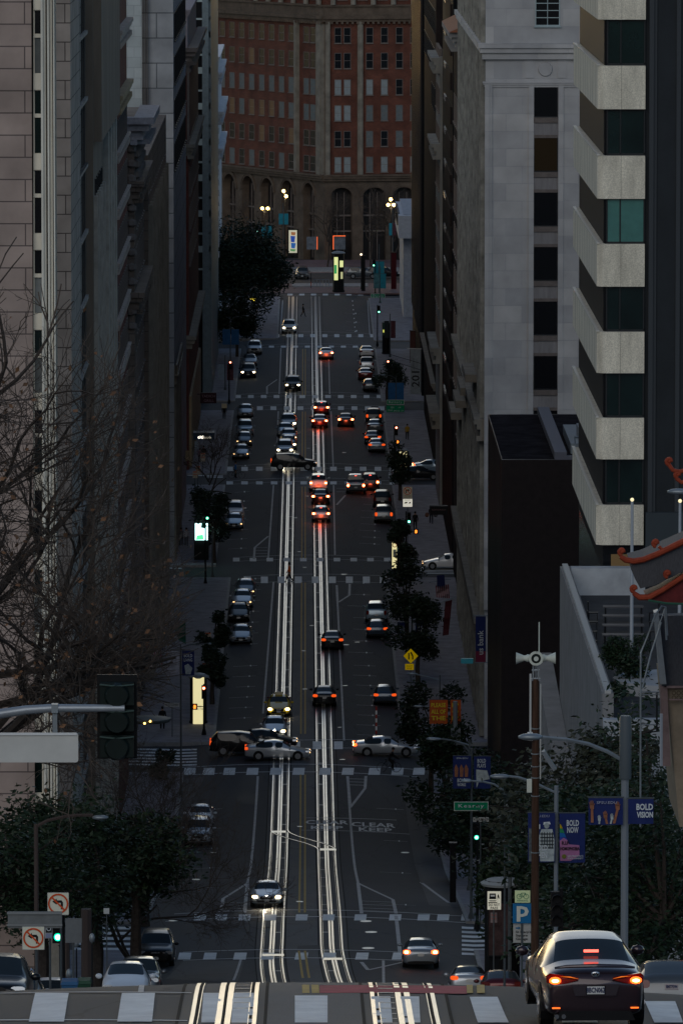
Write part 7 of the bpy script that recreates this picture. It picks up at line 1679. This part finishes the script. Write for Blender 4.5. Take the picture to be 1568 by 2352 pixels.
for x, Y, y0, lb in ((1451, 284, 1152, 'tall pale flagpole on the terrace with gilt ball'), (1561, 285, 1155, 'second pale flagpole partly behind the pagoda roof')):
    X = lpx(x, Y); t = thing('flagpole', lb, 'flagpole', (X, Y, zt-1.2)); mb = MB(); mb.tube([(X, Y, zt-1.2), (X, Y, ZZ(y0, Y))], [.085, .06], 8); mb.build('pole', FPM, t, smooth=True); mb = MB(); mb.ball((X, Y, ZZ(y0-4, Y)), .08, 8); mb.build('gilt_ball', glow('gilt_glow', (1, .85, .5), .9), t)
# pagoda roofs
RDB = mat('vermilion_beam', (.26, .045, .02), .55, noise=.25, nscale=5); RTL = mat('grey_roof_tile', (.06, .06, .065), .7, noise=.3, nscale=6, stretch=(6, 1, 1)); MRT = mat('maroon_eave', (.1, .015, .015), .6, noise=.3, nscale=6)
def scroll(t, x, y, Y, r, d=1):
    mb = MB(); pts = []
    for k in range(11):
        a = pi*1.5-k*.5*d; rr_ = r*(1-.06*k); pts.append(P(x+cos(a)*rr_, y-sin(a)*rr_, Y))
    mb.tube(pts, .055, 7); mb.ball(P(x, y, Y), r*.62/S(Y), 8, 0, (1, .8, 1)); mb.build('scroll', RDB, t, smooth=2)
YG = 200
def pbody(t, name, m, pts, Y, d): mb = MB(); mb.prism([tuple(P(x, y, Y)) for x, y in pts], (0, d, 0)); mb.build(name, m, t)
t = thing('pagoda_gate_roof', 'vermilion and grey double eave pagoda roof corner at the right edge', 'pagoda roof', (P(1568, 1400, YG).x, YG, prof(YG)))
pbody(t, 'upper_slope', RTL, [(1448, 1292), (1480, 1284), (1530, 1262), (1620, 1222), (1640, 1300), (1568, 1314), (1500, 1345), (1470, 1352), (1458, 1330)], YG, 2.5)
mb = MB(); mb.tube([P(x, y, YG-.1) for x, y in ((1424, 1278), (1436, 1286), (1455, 1289), (1478, 1285), (1510, 1272), (1568, 1244), (1640, 1210))], [.07, .09, .09, .09, .09, .1, .1], 8); mb.build('ridge_beam', RDB, t, smooth=True)
mb = MB(); mb.tube([P(x, y, YG-.2) for x, y in ((1454, 1362), (1468, 1372), (1490, 1372), (1520, 1356), (1568, 1325), (1640, 1280))], [.07, .09, .09, .08, .08, .08], 8); mb.build('lower_ridge_beam', RDB, t, smooth=True)
pbody(t, 'eave_slope', MRT, [(1485, 1376), (1520, 1362), (1640, 1290), (1640, 1388), (1520, 1384)], YG-.1, 2.2)
mb = MB(); mb.tube([P(x, y, YG-.25) for x, y in ((1488, 1379), (1530, 1386), (1640, 1390))], .035, 6); mb.build('eave_edge', mat('jade_trim', (.03, .09, .06), .5), t)
scroll(t, 1428, 1267, YG-.1, 9); scroll(t, 1506, 1247, YG-.1, 9); scroll(t, 1456, 1352, YG-.2, 9); scroll(t, 1533, 1318, YG-.25, 9)
mb = MB(); mb.tube([P(x, y, YG-.1) for x, y in ((1512, 1255), (1520, 1262), (1532, 1262))], .05, 6); mb.build('scroll_stem', RDB, t); mb = MB(); mb.box(P(1590, 0, YG).x, YG, prof(YG), P(1700, 0, YG).x, YG+2, ZZ(1300, YG)); mb.build('pillar', RDB, t)
t = thing('pagoda_tower_roof', 'small vermilion scroll eave poking in at the right edge above the white lamp', 'pagoda roof', (P(1580, 1100, 190).x, 190, prof(190)))
mb = MB(); mb.tube([P(x, y, 190) for x, y in ((1535, 1066), (1545, 1080), (1560, 1083), (1600, 1075))], .06, 8); mb.build('ridge_beam', RDB, t); scroll(t, 1537, 1059, 190, 9); mb = MB(); mb.tube([P(x, y, 190) for x, y in ((1552, 1098), (1565, 1108), (1600, 1100))], .06, 8); mb.build('lower_ridge_beam', RDB, t); scroll(t, 1556, 1090, 190, 8); mb = MB(); mb.box(P(1600, 0, 190).x, 190, prof(190), P(1680, 0, 190).x, 192, ZZ(1060, 190)); mb.build('wall', MRT, t)
t = thing('street_lamp', 'pale lamp head reaching in at the right edge above the pagoda roof', 'street lamp', (P(1640, 1200, 185).x, 185, prof(185))); cobra(t, 1530, 1590, 1129, 185); arm(t, [(1580, 1127), (1640, 1130)], 185, .05); mb = MB(); q = P(1640, 1130, 185); mb.tube([(q.x, 185, prof(185)), q], .1, 8); mb.build('pole', STEEL, t)
# grey roof building with skylight hood and tan wall
t = thing('tan_gallery_building', 'tan building with a dark slate roof, lattice band and steel ladder at the right edge', 'building', (P(1600, 1700, 206).x, 206, prof(206)))
pbody(t, 'roof', RTL, [(1508, 1415), (1640, 1412), (1640, 1578), (1520, 1576)], 206, .6); pbody(t, 'roof_verge', STEEL, [(1502, 1408), (1512, 1405), (1530, 1572), (1516, 1572)], 205.6, .7)
pbody(t, 'wall', mat('tan_render', (.25, .2, .14), .8, noise=.2), [(1530, 1580), (1660, 1580), (1660, 1900), (1560, 1900)], 206.2, 6); pbody(t, 'corner_post', mat('dusty_pink_post', (.2, .14, .13), .7, noise=.3), [(1516, 1575), (1532, 1580), (1540, 1760), (1520, 1760)], 206.0, .6)
for k in range(3):
    for j in range(2): ring(t, 'lattice_ring', mat('lattice_brown', (.07, .05, .03), .7), 1547+k*11, 1592+j*11, 4.2, 1.6, 206, .06)
mb = MB(); pbox(mb, 1530, 1576, 1640, 1581, 205.9, .1); pbox(mb, 1536, 1606, 1640, 1609, 205.9, .1); mb.build('moulding', mat('dusty_pink_post', (.2, .14, .13)), t)
for pts in (((1470, 1900), (1471, 1500), (1505, 1412), (1520, 1392), (1528, 1395), (1532, 1460)), ((1512, 1440), (1526, 1398), (1530, 1470)), ((1475, 1580), (1495, 1500), (1518, 1430))):
    mb = MB(); mb.tube([P(x, y, 205) for x, y in pts], .03, 6); mb.build('ladder_rail', STEEL, t)
for y in (1590, 1596, 1665): mb = MB(); mb.tube([P(1472, y, 205), P(1514, y, 205)], .02, 5); mb.build('guard_rail', STEEL, t)
mb = MB(); mb.tube([P(1508, 1595, 205), P(1508, 1680, 205)], .03, 5); mb.build('guard_post', DARK, t); mb = MB(); mb.tube([P(1518, 1640, 204.9), P(1518, 1760, 204.9)], .05, 6); mb.build('drain_pipe', FPM, t)

# ---------------- people ----------------
HAIR = mat('dark_hair', (.01, .008, .007), .7)
def person(label, x, y, cols, pose='walk', head='away', scale=1.0, hold=None, group='people on foot', at=None):
    """cols: jacket, trousers; x,y = feet in the picture"""
    if at is None: g_ = G(x, y, .0); off = .15 if abs(g_.x) > 8.3 or (508 < g_.y < 632 and abs(g_.x) > 7) else 0; loc = Vector((g_.x, g_.y, gz(g_.x, g_.y)+off))
    else: loc = Vector(at)
    rz = {'away': pi, 'us': 0, 'left': -pi/2, 'right': pi/2}[head]
    t = thing('person', label, 'person', tuple(loc), rz, group)
    H = 1.72*scale; sw = {'walk': .32, 'stand': .05, 'ride': 0}[pose]
    # joints (front is -Y)
    if pose == 'ride':
        V = [(0, 0, .98), (0, -.12, 1.22), (0, -.24, 1.42), (0, -.28, 1.52), (0, -.32, 1.68), (.1, -.02, .95), (.12, -.36, .75), (.12, -.16, .34), (-.1, -.02, .95), (-.12, -.28, .62), (-.12, -.3, .2), (.2, -.26, 1.38), (.25, -.4, 1.15), (.24, -.6, 1.03), (-.2, -.26, 1.38), (-.25, -.4, 1.15), (-.24, -.6, 1.03), (.12, -.28, .3), (-.12, -.42, .17)]
    else:
        V = [(0, 0, .93), (0, 0, 1.15), (0, .01, 1.38), (0, 0, 1.48), (0, -.02, 1.63), (.1, 0, .9), (.11, -sw*.55, .5), (.11, -sw*.9, .08), (-.1, 0, .9), (-.11, sw*.25, .5), (-.11, sw*1.1, .1), (.19, .01, 1.36), (.24, sw*.3, 1.1), (.24, sw*.2, .86), (-.19, .01, 1.36), (-.24, -sw*.3, 1.1), (-.24, -sw*.6, .88), (.12, -sw*.9-.16, .04), (-.12, sw*1.1-.15, .05)]
    E = [(0, 1), (1, 2), (2, 3), (3, 4), (0, 5), (5, 6), (6, 7), (7, 17), (0, 8), (8, 9), (9, 10), (10, 18), (2, 11), (11, 12), (12, 13), (2, 14), (14, 15), (15, 16)]
    rad = [.15, .14, .16, .06, .1, .1, .075, .05, .1, .075, .05, .075, .05, .04, .075, .05, .04, .045, .045]
    # hands: palm, four fingers and thumb, relaxed
    for w_, s in ((13, 1), (16, -1)):
        d = (Vector(V[w_])-Vector(V[w_-1])).normalized(); b = len(V); p = Vector(V[w_])+d*.08
        V.append(tuple(p)); E.append((w_, b)); rad.append(.033)
        for k in range(4):
            f = p+Vector((0, -.03+.02*k, 0))+d*.03; g2 = f+d*(.06+.008*(1.5-abs(k-1.5)))+Vector((-s*.015, 0, 0)); i = len(V); V += [tuple(f), tuple(g2)]; E += [(b, i), (i, i+1)]; rad += [.011, .008]
        i = len(V); V.append(tuple(p+Vector((0, -.055, 0))+d*.01)); E.append((b, i)); rad.append(.01)
    me = bpy.data.meshes.new('body'); me.from_pydata([tuple(Vector(v)*scale) for v in V], E, []); o = bpy.data.objects.new('b', me); COL.objects.link(o)
    sk_ = o.modifiers.new('s', 'SKIN'); ss = o.modifiers.new('u', 'SUBSURF'); ss.levels = 1; ss.render_levels = 1
    for i, sv in enumerate(me.skin_vertices[0].data): sv.radius = (rad[i]*scale*(1.15 if i in (1, 2) else 1), rad[i]*scale*(.75 if i in (0, 1, 2) else 1)); sv.use_root = (i == 0)
    dg = bpy.context.evaluated_depsgraph_get(); me2 = bpy.data.meshes.new_from_object(o.evaluated_get(dg)); bpy.data.objects.remove(o)
    me2.name = 'body'; J, T = cols; me2.materials.clear()
    for m_ in (SKIN, J, T, TRIM): me2.materials.append(m_)
    for p in me2.polygons:
        c = p.center/scale; arm_ = abs(c.x) > .17
        p.material_index = 3 if c.z < .1 and pose != 'ride' else 0 if c.z > 1.46 else (1 if c.z > .92 else (0 if arm_ and c.z < .9 and pose != 'ride' else 2)); p.use_smooth = True
    if pose == 'ride':
        for p in me2.polygons: c = p.center; p.material_index = 0 if c.z > 1.52 else (1 if c.z > 1.0 or c.y < -.45 and c.z > .9 else 2)
    bo = bpy.data.objects.new('body', me2); COL.objects.link(bo); bo.parent = t
    hv = Vector(V[4])*scale; mb = MB(); mb.ball(hv+Vector((0, .02, .045)), .115*scale, 10, 0, (.85, 1, 1)); hh = mb.build('hair', HAIR, t, smooth=2, local=True)
    mb = MB(); mb.ball(hv+Vector((0, -.105*scale, .0)), .022, 6); mb.build('nose', SKIN, t, local=True)
    for s in (1, -1):
        mb = MB(); mb.ball(hv+Vector((s*.035, -.092*scale, .03)), .012, 6); mb.build('eye', INKD, t, local=True); mb = MB(); mb.ball(hv+Vector((s*.098, .01, .0)), .025, 6, 0, (.4, .8, 1.2)); mb.build('ear', SKIN, t, local=True)
    mb = MB(); mb.box(hv.x-.025, hv.y-.1, hv.z-.055, hv.x+.025, hv.y-.085, hv.z-.045); mb.build('mouth', mat('lips', (.2, .06, .05), .6), t, local=True)
    return t, V
def cl(n, c): return mat('cloth_'+n, c, .85, noise=.2)
NV, BKC, GYC = cl('navy', (.015, .018, .03)), cl('black', (.01, .01, .011)), cl('grey', (.08, .08, .09))
person('pedestrian in an orange and dark jacket striding across the tracks', 664, 1337, (cl('orange', (.5, .1, .02)), NV), 'walk', 'left', 1.0)
person('dark coated pedestrian crossing near the far end of the tracks', 696, 727, (BKC, BKC), 'walk', 'right')
person('walker in a mustard yellow jacket on the right pavement', 935, 1013, (cl('mustard', (.3, .18, .02)), BKC), 'walk', 'away')
person('dark figure walking beside the green signal on the right', 953, 1222, (BKC, BKC), 'walk', 'away', 1.05)
person('walker carrying bags under the dark awning on the right', 990, 1206, (BKC, NV), 'walk', 'us')
person('dark figure standing beneath the oval canopy on the left', 373, 1683, (BKC, BKC), 'stand', 'away', 1.05)
person('dark clothed walker on the left pavement below the bank canopy', 468, 1066, (BKC, BKC), 'walk', 'away', 1.05)
person('shorter walker in a pinkish top beside the dark clothed one', 459, 1065, (cl('pink', (.2, .12, .16)), NV), 'walk', 'away', .85)
person('person carrying a cream box on the left pavement', 515, 966, (BKC, BKC), 'walk', 'us')
person('dark coated walker left of the bright screen', 404, 1262, (BKC, BKC), 'walk', 'us'); person('walker in a pale jacket left of the bright screen', 428, 1258, (cl('pale', (.3, .3, .33)), GYC), 'walk', 'us'); person('walker in dark clothes between two others near the bright screen', 416, 1258, (GYC, BKC), 'walk', 'us')
q = G(515, 966); t = thing('carried_box', 'cream box held by a person on the left pavement', 'box', (q.x, q.y-.35, 1.15)); mb = MB(); mb.box(q.x-.3, q.y-.5, 1.12, q.x+.3, q.y-.25, 1.62); mb.build('carton', mat('cream_carton', (.5, .42, .28), .7), t)
q = G(990, 1206)
for s in (-1, 1):
    t = thing('shopping_bag', ('left', 'right')[s > 0]+' bag held by the walker under the dark awning', 'bag', (q.x+s*.42, q.y, .4), group='carried bags'); mb = MB(); mb.lathe((q.x+s*.42, q.y, .42), [(.12, 0), (.2, .15), (.17, .35), (.04, .45)], 8); mb.build('bag', mat('bag_brown', (.12, .06, .04), .8) if s < 0 else GYC, t)
# bicycle + riders
def bicycle(label, X, Y, z, rz):
    t = thing('bicycle', label, 'bicycle', (X, Y, z), rz); 
    for yc in (-.53, .53):
        mb = MB(); mb.tube([(0, yc+.34*cos(a*pi/10), .35+.34*sin(a*pi/10)) for a in range(21)], .018, 5, cap=False); w = mb.build('wheel', TYRE, t, local=True)
        mb = MB()
        for a in range(8): mb.tube([(0, yc, .35), (0, yc+.33*cos(a*pi/4), .35+.33*sin(a*pi/4))], .003, 3)
        mb.build('spokes', STEEL, w, local=True)
    mb = MB()
    for p, q_ in (((0, .53, .35), (0, .1, .32)), ((0, .53, .35), (0, .2, .85)), ((0, .1, .32), (0, .22, .9)), ((0, .1, .32), (0, -.36, .85)), ((0, .2, .8), (0, -.38, .9)), ((0, -.38, .95), (0, -.53, .35))): mb.tube([p, q_], .02, 5)
    mb.build('frame', DARK, t, local=True); mb = MB(); mb.tube([(-.26, -.5, 1.0), (0, -.4, 1.0), (.26, -.5, 1.0)], .015, 5); mb.build('handlebar', DARK, t, local=True); mb = MB(); mb.ball((0, .22, .93), .1, 8, 0, (.8, 1.3, .3)); mb.build('saddle', BLACK, t, local=True); return t
q = G(893, 1774); bicycle('bicycle ridden past the crossing silver sedan', q.x, q.y, gz(q.x, q.y), pi/2); person('cyclist in dark clothes riding to the right', 0, 0, (BKC, BKC), 'ride', 'right', 1.0, at=(q.x-.0, q.y, gz(q.x, q.y)))
q = G(541, 1099); bicycle('bicycle beside the person in the blue jacket', q.x+.1, q.y, gz(q.x, q.y), pi/2); person('person in a bright blue jacket with a bicycle at the left junction', 0, 0, (cl('blue', (.02, .12, .3)), BKC), 'stand', 'right', 1.0, at=(q.x, q.y+.35, gz(q.x, q.y)))
